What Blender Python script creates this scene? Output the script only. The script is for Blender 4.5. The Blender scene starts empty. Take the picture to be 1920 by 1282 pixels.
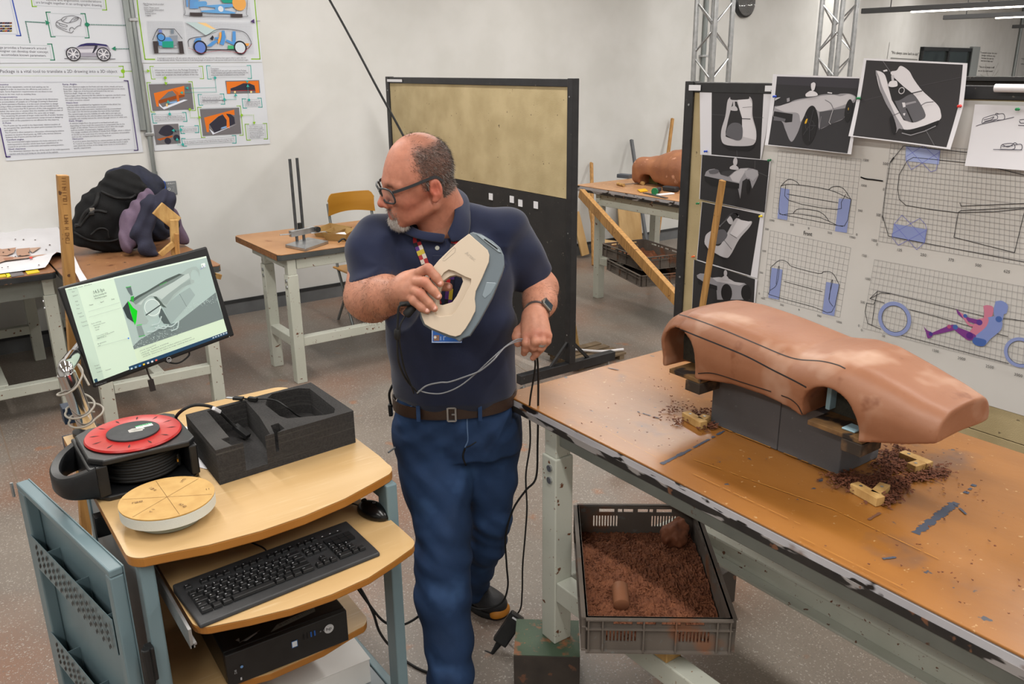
import bpy, bmesh, math, random
import numpy as np
from mathutils import Vector, Matrix
random.seed(7); RNG=np.random.default_rng(7)
PI=math.pi
COL=bpy.context.scene.collection
SC=bpy.context.scene
# ---------------------------------------------------------------- camera (solved from the vanishing points)
CF,CP,CY,CR=1592.121,.315462429,.622604322,-.0105445
CH=1.93
_fw=np.array([math.sin(CY)*math.cos(CP),math.cos(CY)*math.cos(CP),-math.sin(CP)])
_r=np.array([math.cos(CY),-math.sin(CY),0.]); _u=np.cross(_r,_fw)
FW=_fw; RT=math.cos(CR)*_r+math.sin(CR)*_u; UP=-math.sin(CR)*_r+math.cos(CR)*_u
CAM=np.array([0,0,CH])
def ray(x,y): return FW*CF+RT*(x-960)-UP*(y-641)
def onz(x,y,z): d=ray(x,y); return CAM+d*((z-CH)/d[2])
def ony(x,y,Y): d=ray(x,y); return CAM+d*(Y/d[1])
def onx(x,y,X): d=ray(x,y); return CAM+d*(X/d[0])
def atd(x,y,dep): return CAM+ray(x,y)*(dep/CF)
def hat(b,x,y):
    d=ray(x,y); t=(b[0]*d[0]+b[1]*d[1])/(d[0]**2+d[1]**2); return CH+t*d[2]
cam=bpy.data.cameras.new('camera'); co=bpy.data.objects.new('camera',cam); COL.objects.link(co)
m3=Matrix([[RT[i],UP[i],-FW[i]] for i in range(3)])
co.matrix_world=Matrix.Translation(CAM)@m3.to_4x4()
cam.sensor_width=36; cam.lens=36*CF/1920; cam.clip_start=.05; cam.clip_end=100
SC.camera=co
# ---------------------------------------------------------------- materials
MATS={}
def lin(c):
    if isinstance(c,str): c=tuple(int(c[i:i+2],16)/255 for i in (0,2,4))
    return tuple((x/12.92 if x<=.04045 else ((x+.055)/1.055)**2.4) for x in c[:3])+(1,)
def mat(name,col,col2=None,scale=8,stretch=(1,1,1),rough=.5,metal=0,bump=0,bscale=60,spots=(),detail=5,contrast=(.35,.65),spec=.5,emit=0,attr=None,trans=0,sheen=0,coat=0,alpha=1,sss=0,wave=None):
    """procedural surface: base colour broken by stretched noise, optional wear / dirt spots, optional bump"""
    if name in MATS: return MATS[name]
    m=bpy.data.materials.new(name); m.use_nodes=True; MATS[name]=m
    nt=m.node_tree; N=nt.nodes; L=nt.links; b=N['Principled BSDF']
    b.inputs['Roughness'].default_value=rough; b.inputs['Metallic'].default_value=metal
    b.inputs['Specular IOR Level'].default_value=spec
    if trans: b.inputs['Transmission Weight'].default_value=trans
    if sheen: b.inputs['Sheen Weight'].default_value=sheen
    if coat: b.inputs['Coat Weight'].default_value=coat; b.inputs['Coat Roughness'].default_value=.25
    if alpha<1: b.inputs['Alpha'].default_value=alpha
    if sss:
        b.inputs['Subsurface Weight'].default_value=sss; b.inputs['Subsurface Radius'].default_value=(.012,.005,.003); b.inputs['Subsurface Scale'].default_value=1
    tc=N.new('ShaderNodeTexCoord'); mp=N.new('ShaderNodeMapping'); mp.inputs['Scale'].default_value=stretch
    L.new(tc.outputs['Object'],mp.inputs['Vector'])
    def noise(s,d=detail,v=None):
        n=N.new('ShaderNodeTexNoise'); n.inputs['Scale'].default_value=s; n.inputs['Detail'].default_value=d
        L.new(v or mp.outputs['Vector'],n.inputs['Vector']); return n
    def ramp(src,a,bb,c0,c1):
        r=N.new('ShaderNodeValToRGB'); r.color_ramp.elements[0].position=a; r.color_ramp.elements[1].position=bb
        r.color_ramp.elements[0].color=c0; r.color_ramp.elements[1].color=c1; L.new(src,r.inputs['Fac']); return r.outputs['Color']
    cur=None
    if attr:
        a=N.new('ShaderNodeAttribute'); a.attribute_name=attr; cur=a.outputs['Color']
        if col2 is not None:
            mx=N.new('ShaderNodeMix'); mx.data_type='RGBA'; mx.blend_type='MULTIPLY'; mx.inputs['Factor'].default_value=1
            L.new(cur,mx.inputs['A']); L.new(ramp(noise(scale).outputs['Fac'],*contrast,lin(col),lin(col2)),mx.inputs['B']); cur=mx.outputs['Result']
    elif wave:
        w=N.new('ShaderNodeTexWave'); w.inputs['Scale'].default_value=wave[0]; w.inputs['Distortion'].default_value=wave[1]; w.inputs['Detail'].default_value=3; w.bands_direction=wave[2]
        L.new(mp.outputs['Vector'],w.inputs['Vector']); cur=ramp(w.outputs['Fac'],*contrast,lin(col),lin(col2))
    elif col2 is not None:
        cur=ramp(noise(scale).outputs['Fac'],*contrast,lin(col),lin(col2))
    for sp in spots:   # (colour, scale, lo, hi[, stretch])
        v=None
        if len(sp)>4:
            m2=N.new('ShaderNodeMapping'); m2.inputs['Scale'].default_value=sp[4]; L.new(tc.outputs['Object'],m2.inputs['Vector']); v=m2.outputs['Vector']
        f=ramp(noise(sp[1],3,v or tc.outputs['Object']).outputs['Fac'],sp[2],sp[3],(0,0,0,1),(1,1,1,1))
        mx=N.new('ShaderNodeMix'); mx.data_type='RGBA'; L.new(f,mx.inputs['Factor'])
        if cur is None: mx.inputs['A'].default_value=lin(col)
        else: L.new(cur,mx.inputs['A'])
        mx.inputs['B'].default_value=lin(sp[0]); cur=mx.outputs['Result']
    if cur is None: b.inputs['Base Color'].default_value=lin(col)
    else: L.new(cur,b.inputs['Base Color'])
    if emit:
        b.inputs['Emission Strength'].default_value=emit
        if cur is None: b.inputs['Emission Color'].default_value=lin(col)
        else: L.new(cur,b.inputs['Emission Color'])
    if bump:
        bp=N.new('ShaderNodeBump'); bp.inputs['Strength'].default_value=bump; bp.inputs['Distance'].default_value=.01
        L.new(noise(bscale).outputs['Fac'],bp.inputs['Height']); L.new(bp.outputs['Normal'],b.inputs['Normal'])
    return m
# ---------------------------------------------------------------- mesh builder
class MB:
    def __init__(s): s.v=[]; s.f=[]; s.c=[]; s.mi=[]; s.cur=0; s.col=(1,1,1); s.paint=False
    def add(s,vs,fs):
        n=len(s.v); s.v+= [tuple(map(float,p)) for p in vs]
        for f in fs: s.f.append([i+n for i in f]); s.c.append(s.col); s.mi.append(s.cur)
    def box(s,a,b):
        x0,y0,z0=[min(a[i],b[i]) for i in range(3)]; x1,y1,z1=[max(a[i],b[i]) for i in range(3)]
        s.add([(x0,y0,z0),(x1,y0,z0),(x1,y1,z0),(x0,y1,z0),(x0,y0,z1),(x1,y0,z1),(x1,y1,z1),(x0,y1,z1)],
              [(3,2,1,0),(4,5,6,7),(0,1,5,4),(1,2,6,5),(2,3,7,6),(3,0,4,7)])
        return s
    def obox(s,o,ex,ey,ez):
        "box from corner o with edge vectors"
        o,ex,ey,ez=map(np.array,(o,ex,ey,ez)); v=[o,o+ex,o+ex+ey,o+ey]; v+= [p+ez for p in v]
        fs=[(3,2,1,0),(4,5,6,7),(0,1,5,4),(1,2,6,5),(2,3,7,6),(3,0,4,7)]
        if np.dot(np.cross(ex,ey),ez)<0: fs=[f[::-1] for f in fs]
        s.add(v,fs); return s
    def bar(s,p,q,w,h,up=(0,0,1)):
        "rectangular bar from p to q, w across, h along up"
        p=np.array(p,float);q=np.array(q,float);d=q-p; u=np.array(up,float); a=np.cross(d,u)
        if np.linalg.norm(a)<1e-6: a=np.cross(d,(1,0,0))
        a/=np.linalg.norm(a); u=np.cross(a,d); u/=np.linalg.norm(u)
        return s.obox(p-a*w/2-u*h/2,a*w,u*h,d)
    def prism(s,pts,ez,holes=()):
        "planar 3-D outline extruded by ez"
        pts=[np.array(p,float) for p in pts]; ez=np.array(ez,float); n=len(pts)
        nm=sum((np.cross(pts[i]-pts[0],pts[(i+1)%n]-pts[0]) for i in range(n)),np.zeros(3))
        if np.dot(nm,ez)<0: pts=pts[::-1]
        s.add(pts+[p+ez for p in pts],[tuple(range(n))[::-1],tuple(range(n,2*n))]+[(i,(i+1)%n,n+(i+1)%n,n+i) for i in range(n)]); return s
    def rings(s,rs,cap=True,closed=False):
        n=len(rs[0]); vs=[p for r in rs for p in r]; fs=[]
        m=len(rs)
        for j in range(m if closed else m-1):
            k=(j+1)%m
            for i in range(n): fs.append((j*n+i,j*n+(i+1)%n,k*n+(i+1)%n,k*n+i))
        if cap and not closed: fs+= [tuple(range(n))[::-1],tuple(range((m-1)*n,m*n))]
        s.add(vs,fs); return s
    def tube(s,path,r,n=8,cap=True):
        P=[np.array(p,float) for p in path]; m=len(P); R=r if hasattr(r,'__len__') else [r]*m
        T=[]
        for i in range(m):
            t=P[min(i+1,m-1)]-P[max(i-1,0)]; T.append(t/(np.linalg.norm(t)+1e-12))
        a=np.cross(T[0],(0,0,1.)); 
        if np.linalg.norm(a)<1e-3: a=np.cross(T[0],(1.,0,0))
        a/=np.linalg.norm(a); rs=[]
        for i in range(m):
            a=a-T[i]*np.dot(a,T[i]); a/=np.linalg.norm(a)+1e-12; b=np.cross(T[i],a)
            rs.append([P[i]+R[i]*(a*math.cos(t)+b*math.sin(t)) for t in (2*PI*k/n for k in range(n))])
        return s.rings(rs,cap)
    def cyl(s,p,q,r,n=16,r2=None): return s.tube([p,q],[r,r if r2 is None else r2],n)
    def lathe(s,o,prof,n=24,axis=(0,0,1)):
        "prof: list of (radius, height) along axis from o"
        ax=np.array(axis,float); ax/=np.linalg.norm(ax); a=np.cross(ax,(1,0,0)); 
        if np.linalg.norm(a)<.1: a=np.cross(ax,(0,1,0))
        a/=np.linalg.norm(a); b=np.cross(ax,a); o=np.array(o,float)
        rs=[[o+ax*h+max(r,1e-5)*(a*math.cos(2*PI*k/n)+b*math.sin(2*PI*k/n)) for k in range(n)] for r,h in prof]
        return s.rings(rs)
    def ell(s,c,r,n=16,m=10,rot=None):
        c=np.array(c,float); rs=[]
        for j in range(m+1):
            t=-PI/2+PI*j/m; k=max(math.cos(t),.002)
            ring=[]
            for i in range(n):
                v=np.array([r[0]*k*math.cos(2*PI*i/n),r[1]*k*math.sin(2*PI*i/n),r[2]*math.sin(t)])
                ring.append(c+(rot@v if rot is not None else v))
            rs.append(ring)
        return s.rings(rs)
    def grid(s,fn,nu,nv,flip=False,two=0):
        "fn(u,v)->point, u,v in 0..1"
        vs=[fn(i/nu,j/nv) for j in range(nv+1) for i in range(nu+1)]
        fs=[(j*(nu+1)+i,j*(nu+1)+i+1,(j+1)*(nu+1)+i+1,(j+1)*(nu+1)+i) for j in range(nv) for i in range(nu)]
        if flip: fs=[f[::-1] for f in fs]
        s.add(vs,fs); return s
    def build(s,name,ms,parent=None,loc=None,smooth=None,bevel=0,seg=2,solid=0,sub=0,local=False,tri=False):
        """one mesh object; coordinates are world unless local. smooth: angle in degrees"""
        if not isinstance(ms,(list,tuple)): ms=[ms]
        me=bpy.data.meshes.new(name)
        V=np.array(s.v,float).reshape(-1,3)
        o=bpy.data.objects.new(name,me); COL.objects.link(o)
        if parent is not None:
            o.parent=parent
            if not local:
                W=parent.matrix_basis.copy(); pp=parent.parent
                while pp: W=pp.matrix_basis@W; pp=pp.parent
                Wi=np.array(W.inverted()); V=V@Wi[:3,:3].T+Wi[:3,3]
        elif loc is not None:
            o.location=loc
            if not local: V=V-np.array(loc)
        elif not local:
            c=V.mean(0); c[2]=V[:,2].min(); o.location=c; V=V-c
        me.from_pydata([tuple(p) for p in V],[],s.f)
        for m in ms: me.materials.append(m)
        if len(ms)>1: me.polygons.foreach_set('material_index',s.mi)
        if s.paint or any(c!=(1,1,1) for c in s.c):
            at=me.color_attributes.new('Col','FLOAT_COLOR','CORNER'); buf=[]
            for p in me.polygons: buf+=(list(lin(s.c[p.index])))*p.loop_total
            at.data.foreach_set('color',buf)
        if smooth:
            me.polygons.foreach_set('use_smooth',[True]*len(me.polygons)); me.set_sharp_from_angle(angle=math.radians(smooth))
        if solid: md=o.modifiers.new('s','SOLIDIFY'); md.thickness=solid; md.offset=0
        if bevel: md=o.modifiers.new('b','BEVEL'); md.width=bevel; md.segments=seg; md.limit_method='ANGLE'; md.angle_limit=math.radians(40); md.harden_normals=False
        if sub: md=o.modifiers.new('u','SUBSURF'); md.levels=sub; md.render_levels=sub
        me.update(); return o
def tag(o,label=None,cat=None,group=None,kind=None):
    if label: o['label']=label
    if cat: o['category']=cat
    if group: o['group']=group
    if kind: o['kind']=kind
    return o
def thing(name,label,cat,loc=(0,0,0),rz=0,group=None):
    o=bpy.data.objects.new(name,None); COL.objects.link(o); o.location=loc; o.rotation_euler=(0,0,rz); o.empty_display_size=.05
    bpy.context.view_layer.update() if False else None
    o.matrix_basis=Matrix.Translation(loc)@Matrix.Rotation(rz,4,'Z')
    return tag(o,label,cat,group)
def dup(root,label,loc=None,rz=None,group=None):
    "copy a thing with its parts and sub-parts"
    r=root.copy(); COL.objects.link(r); r['label']=label
    if loc is not None: r.location=loc
    if rz is not None: r.rotation_euler=(0,0,rz)
    if group: r['group']=group
    for ch in list(root.children):
        c=ch.copy(); COL.objects.link(c); c.parent=r
        for g in list(ch.children):
            d=g.copy(); COL.objects.link(d); d.parent=c
    return r
def part(name,mb,m,p,**k): return mb.build(name,m,p,**k)
def bez(P,n=12):
    "smooth curve through points (Catmull-Rom)"
    P=[np.array(p,float) for p in P]; Q=[2*P[0]-P[1]]+P+[2*P[-1]-P[-2]]; out=[]
    for i in range(1,len(Q)-2):
        for k in range(n):
            t=k/n; a,b,c,d=Q[i-1],Q[i],Q[i+1],Q[i+2]
            out.append(.5*((2*b)+(c-a)*t+(2*a-5*b+4*c-d)*t*t+(3*b-a-3*c+d)*t**3))
    out.append(P[-1]); return out
def ease(x,a,b): t=min(max((x-a)/(b-a),0),1); return t*t*(3-2*t)
# ---------------------------------------------------------------- flat print on a plane: lines, polygons, lettering
_TX={}
def textmesh(s,bold=False):
    k=(s,bold)
    if k not in _TX:
        cu=bpy.data.curves.new('t','FONT'); cu.body=s; cu.size=1; cu.resolution_u=2; cu.align_x='LEFT'; cu.offset=.012 if bold else 0
        ob=bpy.data.objects.new('t',cu); COL.objects.link(ob)
        dg=bpy.context.evaluated_depsgraph_get(); me=bpy.data.meshes.new_from_object(ob.evaluated_get(dg))
        V=[(v.co.x,v.co.y) for v in me.vertices]; F=[tuple(p.vertices) for p in me.polygons]
        w=max([v[0] for v in V] or [0]); _TX[k]=(V,F,w)
        bpy.data.objects.remove(ob); bpy.data.curves.remove(cu); bpy.data.meshes.remove(me)
    return _TX[k]
class Canvas:
    """print lying on the plane (O,U,V); coordinates in metres along U (right) and V (up); later marks lie a hair above earlier ones"""
    def __init__(s,O,U,V,toward=None):
        s.O=np.array(O,float); s.U=np.array(U,float)/np.linalg.norm(U); V=np.array(V,float); V=V-s.U*np.dot(s.U,V); s.V=V/np.linalg.norm(V)
        s.N=np.cross(s.U,s.V); s.mb=MB(); s.mb.paint=True; s.h=.0003; s.step=.00006
    def px(s,x,y):
        d=ray(x,y); t=np.dot(s.O-CAM,s.N)/np.dot(d,s.N); p=CAM+d*t-s.O; return (np.dot(p,s.U),np.dot(p,s.V))
    def P(s,u,v,h=None): return s.O+s.U*u+s.V*v+s.N*(s.h if h is None else h)
    def _face(s,pts,col):
        s.h+=s.step; s.mb.col=lin2(col)
        a=sum(pts[i][0]*pts[(i+1)%len(pts)][1]-pts[(i+1)%len(pts)][0]*pts[i][1] for i in range(len(pts)))
        if a<0: pts=pts[::-1]
        s.mb.add([s.P(*p) for p in pts],[tuple(range(len(pts)))])
    def poly(s,pts,col,px=True): s._face([s.px(*p) for p in pts] if px else list(pts),col)
    def rect(s,u0,v0,u1,v1,col): s._face([(u0,v0),(u1,v0),(u1,v1),(u0,v1)],col)
    def line(s,pts,w,col,px=True,closed=False):
        Q=[s.px(*p) for p in pts] if px else list(pts)
        if closed: Q=Q+[Q[0]]
        s.h+=s.step; s.mb.col=lin2(col)
        for a,b in zip(Q[:-1],Q[1:]):
            dx,dy=b[0]-a[0],b[1]-a[1]; l=math.hypot(dx,dy)
            if l<1e-7: continue
            nx,ny=-dy/l*w/2,dx/l*w/2; ex,ey=dx/l*w*.35,dy/l*w*.35
            s.mb.add([s.P(a[0]-nx-ex,a[1]-ny-ey),s.P(b[0]-nx+ex,b[1]-ny+ey),s.P(b[0]+nx+ex,b[1]+ny+ey),s.P(a[0]+nx-ex,a[1]+ny-ey)],[(0,1,2,3)])
    def curve(s,pts,w,col,px=True,n=6):
        Q=[s.px(*p) for p in pts] if px else list(pts)
        s.line([tuple(q[:2]) for q in bez([(a,b,0) for a,b in Q],n)],w,col,px=False)
    def blob(s,pts,col,n=6):
        Q=[s.px(*p) for p in pts]; q=bez([(a,b,0) for a,b in Q+[Q[0]]],n)[:-1]; s._face([tuple(p[:2]) for p in q],col)
    def disc(s,u,v,r,col,n=20,r2=None): s._face([(u+r*math.cos(2*PI*k/n),v+(r2 or r)*math.sin(2*PI*k/n)) for k in range(n)],col)
    def ring(s,u,v,r0,r1,col,n=32):
        s.h+=s.step; s.mb.col=lin2(col)
        for k in range(n):
            a,b=2*PI*k/n,2*PI*(k+1)/n
            s.mb.add([s.P(u+r*math.cos(t),v+r*math.sin(t)) for r,t in((r0,a),(r1,a),(r1,b),(r0,b))],[(0,1,2,3)])
    def text(s,t,u,v,size,col,width=None,bold=False,ang=0,center=False):
        "size = cap size in m; width stretches the line to a given length"
        V,F,w=textmesh(t,bold)
        if not V: return
        sx=(width/w if width else size); c,sn=math.cos(ang),math.sin(ang); off=-w*sx/2 if center else 0
        s.h+=s.step; s.mb.col=lin2(col)
        s.mb.add([s.P(u+c*(x*sx+off)-sn*y*size,v+sn*(x*sx+off)+c*y*size) for x,y in V],F)
    def scrib(s,u,v,w,h,col,seed=1,ang=0):
        "a run of tiny strokes standing for lettering too small to read"
        r=random.Random(seed); x=0; c,sn=math.cos(ang),math.sin(ang); f=lambda a,b:(u+c*a-sn*b,v+sn*a+c*b)
        while x<w:
            k=r.choice('IIOLTH-'); g=h*.55
            if k!='-':
                s.line([f(x,0),f(x,h)],h*.16,col,px=False)
                if k in 'OTH': s.line([f(x,h*.95 if k!='H' else h*.5),f(x+g,h*.95 if k!='H' else h*.5)],h*.16,col,px=False)
                if k in 'OL': s.line([f(x,0),f(x+g,0)],h*.16,col,px=False)
                if k in 'OH': s.line([f(x+g,0),f(x+g,h)],h*.16,col,px=False)
            x+=h*.85
    def tpx(s,t,x0,y0,x1,y1,size,col,bold=False):
        "line of lettering from one image point to another along its baseline"
        a=s.px(x0,y0);b=s.px(x1,y1); s.text(t,a[0],a[1],size,col,math.hypot(b[0]-a[0],b[1]-a[1]),bold,math.atan2(b[1]-a[1],b[0]-a[0]))
    def build(s,name,parent,m=None,bend=None,cut=.02,extent=None,**k):
        "bend(u,v)->height out of the plane: the sheet is cut into strips and curled"
        if bend:
            bm=bmesh.new(); me=bpy.data.meshes.new('x'); me.from_pydata(s.mb.v,[],s.mb.f); me.polygons.foreach_set('material_index',list(range(len(s.mb.f)))) if False else None
            bm.from_mesh(me); lay=bm.faces.layers.int.new('ci')
            bm.faces.ensure_lookup_table()
            for i,f in enumerate(bm.faces): f[lay]=i
            u0,v0,u1,v1=extent
            for ax,a,b in((s.U,u0,u1),(s.V,v0,v1)):
                t=a+cut
                while t<b:
                    bmesh.ops.bisect_plane(bm,geom=bm.verts[:]+bm.edges[:]+bm.faces[:],plane_co=Vector(s.O+ax*t),plane_no=Vector(ax)); t+=cut
            bm.verts.index_update(); V=[]
            for v in bm.verts:
                d=np.array(v.co)-s.O; V.append(np.array(v.co)+s.N*bend(np.dot(d,s.U),np.dot(d,s.V)))
            F=[[v.index for v in f.verts] for f in bm.faces]; C=[s.mb.c[f[lay]] for f in bm.faces]; bm.free(); bpy.data.meshes.remove(me)
            s.mb.v=[tuple(p) for p in V]; s.mb.f=F; s.mb.c=C; s.mb.mi=[0]*len(F)
        return s.mb.build(name,m or PRINT,parent,**k)
def lin2(c):
    if isinstance(c,str): return tuple(int(c[i:i+2],16)/255 for i in (0,2,4))
    return tuple(c)
PRINT=mat('printed_ink',(1,1,1),attr='Col',rough=.55,spec=.3)
# ---------------------------------------------------------------- signed distance modelling: one continuous skin from blended limbs
def _n(v): return np.array(v,float)
class SDF:
    """list of primitives blended one after another; each is (fn(P)->d, bbox centre, reach, op, k)"""
    def __init__(s): s.p=[]
    def add(s,fn,op='u',k=.01,b=None): s.p.append((fn,op,k,b)); return s
    def cone(s,a,b,r1,r2,k=.012,op='u'):
        a,b=_n(a),_n(b); ba=b-a; l2=np.dot(ba,ba)+1e-12
        def fn(P):
            t=np.clip(((P-a)@ba)/l2,0,1); return np.linalg.norm(P-a-t[:,None]*ba,axis=1)-(r1+(r2-r1)*t)
        return s.add(fn,op,k,((a+b)/2,math.sqrt(l2)/2+max(r1,r2)))
    def chain(s,pts,rs,k=.012,op='u'):
        for i in range(len(pts)-1): s.cone(pts[i],pts[i+1],rs[i],rs[i+1],k,op)
        return s
    def ell(s,c,r,R=None,k=.012,op='u'):
        c=_n(c); r=_n(r); M=np.eye(3) if R is None else np.array(R,float)   # rows of M: local axes
        def fn(P):
            q=(P-c)@M.T; k0=np.linalg.norm(q/r,axis=1); k1=np.linalg.norm(q/(r*r),axis=1); return k0*(k0-1)/(k1+1e-9)
        return s.add(fn,op,k,(c,max(r)))
    def box(s,c,h,R=None,rad=.005,k=.004,op='u'):
        c=_n(c); h=_n(h)-rad; M=np.eye(3) if R is None else np.array(R,float)
        def fn(P):
            q=np.abs((P-c)@M.T)-h; return np.linalg.norm(np.maximum(q,0),axis=1)+np.minimum(q.max(1),0)-rad
        return s.add(fn,op,k,(c,float(np.linalg.norm(h))+rad))
    def torso(s,rings,k=.02,op='u',p=2.4,axes=(RT,FW)):
        """stack of super-elliptic rings (centre, half width, half depth) joined by smooth interpolation along z"""
        R=sorted(rings,key=lambda r:r[0][2]); z=_n([r[0][2] for r in R]); X=_n([[*r[0][:2],r[1],r[2]] for r in R])
        ax=_n([axes[0][0],axes[0][1]]); ax/=np.linalg.norm(ax); ay=_n([-ax[1],ax[0]])
        def fn(P):
            q=np.clip(P[:,2],z[0],z[-1]); I=[np.interp(q,z,X[:,j]) for j in range(4)]
            dx=P[:,0]-I[0]; dy=P[:,1]-I[1]; a=(dx*ax[0]+dy*ax[1]); b=(dx*ay[0]+dy*ay[1])
            e=(np.abs(a/I[2])**p+np.abs(b/I[3])**p)**(1/p); d=(e-1)*np.minimum(I[2],I[3])
            dz=np.maximum(z[0]-P[:,2],P[:,2]-z[-1]); return np.where(dz>0,np.sqrt(np.maximum(d,0)**2+dz**2),np.maximum(d,dz))
        c=_n([X[:,0].mean(),X[:,1].mean(),(z[0]+z[-1])/2]); return s.add(fn,op,k,(c,float(np.linalg.norm([(z[-1]-z[0])/2+.05,X[:,2].max()+.25]))))
    def eval(s,P,active=None):
        d=np.full(len(P),1e3)
        for i,(fn,op,k,b) in enumerate(s.p):
            if active is not None and not active[i]: continue
            e=fn(P)
            if op=='u':
                h=np.maximum(k-np.abs(d-e),0)/k; d=np.minimum(d,e)-h*h*k*.25
            elif op=='s':
                h=np.maximum(k-np.abs(-d-e),0)/k; d=np.maximum(d,-e)+h*h*k*.25
            elif op=='i':
                h=np.maximum(k-np.abs(d-e),0)/k; d=np.maximum(d,e)+h*h*k*.25
            elif op=='+': d=d+e
        return d
    def mesh(s,vox,lo=None,hi=None,B=14):
        """surface nets on blocks near the surface"""
        if lo is None:
            bb=[b for f,o,k,b in s.p if b is not None and o=='u']
            lo=np.min([c-r for c,r in bb],0); hi=np.max([c+r for c,r in bb],0)
        lo=_n(lo)-vox*2; n=np.ceil((_n(hi)+vox*2-lo)/vox/B).astype(int)
        size=n*B+1; D=np.full(tuple(size),1.0,np.float32)
        g=np.stack(np.meshgrid(*[np.arange(k) for k in n],indexing='ij'),-1).reshape(-1,3)
        cen=lo+(g+.5)*B*vox; rad=B*vox*.87
        d=s.eval(cen); keep=np.abs(d)<rad*2.6+.02
        inside=(~keep)&(d<0)
        loc=np.stack(np.meshgrid(*[np.arange(B+1)]*3,indexing='ij'),-1).reshape(-1,3)
        for i in np.nonzero(inside)[0]:
            a=g[i]*B; D[a[0]:a[0]+B+1,a[1]:a[1]+B+1,a[2]:a[2]+B+1]=-1
        for i in np.nonzero(keep)[0]:
            act=[b is None or o in '+i' or np.linalg.norm(cen[i]-b[0])<b[1]+rad+k+.02 for f,o,k,b in s.p]
            a=g[i]*B; v=s.eval(lo+(a+loc)*vox,act)
            D[a[0]:a[0]+B+1,a[1]:a[1]+B+1,a[2]:a[2]+B+1]=np.clip(v,-1,1).reshape(B+1,B+1,B+1)
        return nets(D,lo,vox)
def nets(D,lo,vox):
    nx,ny,nz=D.shape; S=D<0
    c=[(i,j,k) for i in(0,1) for j in(0,1) for k in(0,1)]
    cnt=sum(S[i:nx-1+i,j:ny-1+j,k:nz-1+k].astype(np.int8) for i,j,k in c)
    cells=np.argwhere((cnt>0)&(cnt<8)); idx=np.full(cnt.shape,-1,np.int32); idx[tuple(cells.T)]=np.arange(len(cells))
    acc=np.zeros((len(cells),3)); num=np.zeros(len(cells))
    for ax in range(3):
        for o1 in(0,1):
            for o2 in(0,1):
                a=np.zeros(3,int); a[(ax+1)%3]=o1; a[(ax+2)%3]=o2; b=a.copy(); b[ax]=1
                A=cells+a; Bc=cells+b; da=D[tuple(A.T)]; db=D[tuple(Bc.T)]; m=(da<0)!=(db<0)
                t=np.where(m,da/(da-db+1e-20),0)[:,None]; acc+=np.where(m[:,None],A+(Bc-A)*t,0); num+=m
    V=lo+(acc/np.maximum(num,1)[:,None])*vox
    F=[]
    for ax in range(3):
        a1,a2=(ax+1)%3,(ax+2)%3
        sl=[slice(None)]*3; sl2=[slice(None)]*3; sl[ax]=slice(0,-1); sl2[ax]=slice(1,None)
        A=S[tuple(sl)]; Bb=S[tuple(sl2)]; e=np.argwhere(A!=Bb)
        e=e[(e[:,a1]>0)&(e[:,a2]>0)]
        e=e[(e[:,a1]<cnt.shape[a1])&(e[:,a2]<cnt.shape[a2])]
        u=np.zeros(3,int);u[a1]=1;w=np.zeros(3,int);w[a2]=1
        q=np.stack([idx[tuple((e-u-w).T)],idx[tuple((e-w).T)],idx[tuple(e.T)],idx[tuple((e-u).T)]],1)
        fl=~A[tuple(e.T)]; q[fl]=q[fl][:,::-1]; F.append(q)
    F=np.concatenate(F); F=F[(F>=0).all(1)]
    return V,F
def smoothmesh(V,F,it=2,lam=.5):
    n=len(V); E=np.concatenate([F[:,[0,1]],F[:,[1,2]],F[:,[2,3]],F[:,[3,0]]]); 
    for _ in range(it):
        s=np.zeros_like(V); c=np.zeros(n)
        np.add.at(s,E[:,0],V[E[:,1]]); np.add.at(c,E[:,0],1); np.add.at(s,E[:,1],V[E[:,0]]); np.add.at(c,E[:,1],1)
        V=V+lam*(s/np.maximum(c,1)[:,None]-V)
    return V
def meshobj(name,V,F,ms,parent=None,loc=None,col=None,smooth=True):
    "numpy mesh (world coordinates) to object; col: per-vertex sRGB colours"
    me=bpy.data.meshes.new(name); o=bpy.data.objects.new(name,me); COL.objects.link(o); V=np.array(V,float)
    if parent is not None:
        o.parent=parent; W=parent.matrix_basis.copy(); pp=parent.parent
        while pp: W=pp.matrix_basis@W; pp=pp.parent
        Wi=np.array(W.inverted()); V=V@Wi[:3,:3].T+Wi[:3,3]
    else:
        if loc is None: loc=V.mean(0); loc[2]=V[:,2].min()
        o.location=loc; o.matrix_basis=Matrix.Translation(loc); V=V-np.array(loc)
    me.vertices.add(len(V)); me.vertices.foreach_set('co',V.ravel())
    nf=len(F); k=F.shape[1]; me.loops.add(nf*k); me.polygons.add(nf)
    me.loops.foreach_set('vertex_index',F.ravel().astype(np.int32)); me.polygons.foreach_set('loop_start',np.arange(0,nf*k,k,dtype=np.int32))
    try: me.polygons.foreach_set('loop_total',np.full(nf,k,dtype=np.int32))
    except Exception: pass
    me.polygons.foreach_set('use_smooth',[smooth]*nf); me.materials.append(ms)
    if col is not None:
        at=me.color_attributes.new('Col','FLOAT_COLOR','POINT'); c=np.array(col,float); c=np.where(c<=.04045,c/12.92,((c+.055)/1.055)**2.4)
        at.data.foreach_set('color',np.concatenate([c,np.ones((len(c),1))],1).ravel().astype(np.float32))
    me.update(); me.validate(); return o
def vnoise(P,s,seed=0):
    "cheap smooth noise in [-1,1] at points P"
    r=np.random.default_rng(seed); out=np.zeros(len(P))
    for i in range(6):
        d=r.normal(size=3); d/=np.linalg.norm(d); out+=np.sin(P@d*s*(.7+.6*r.random())+r.random()*6.28)
    return out/3.2
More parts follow.
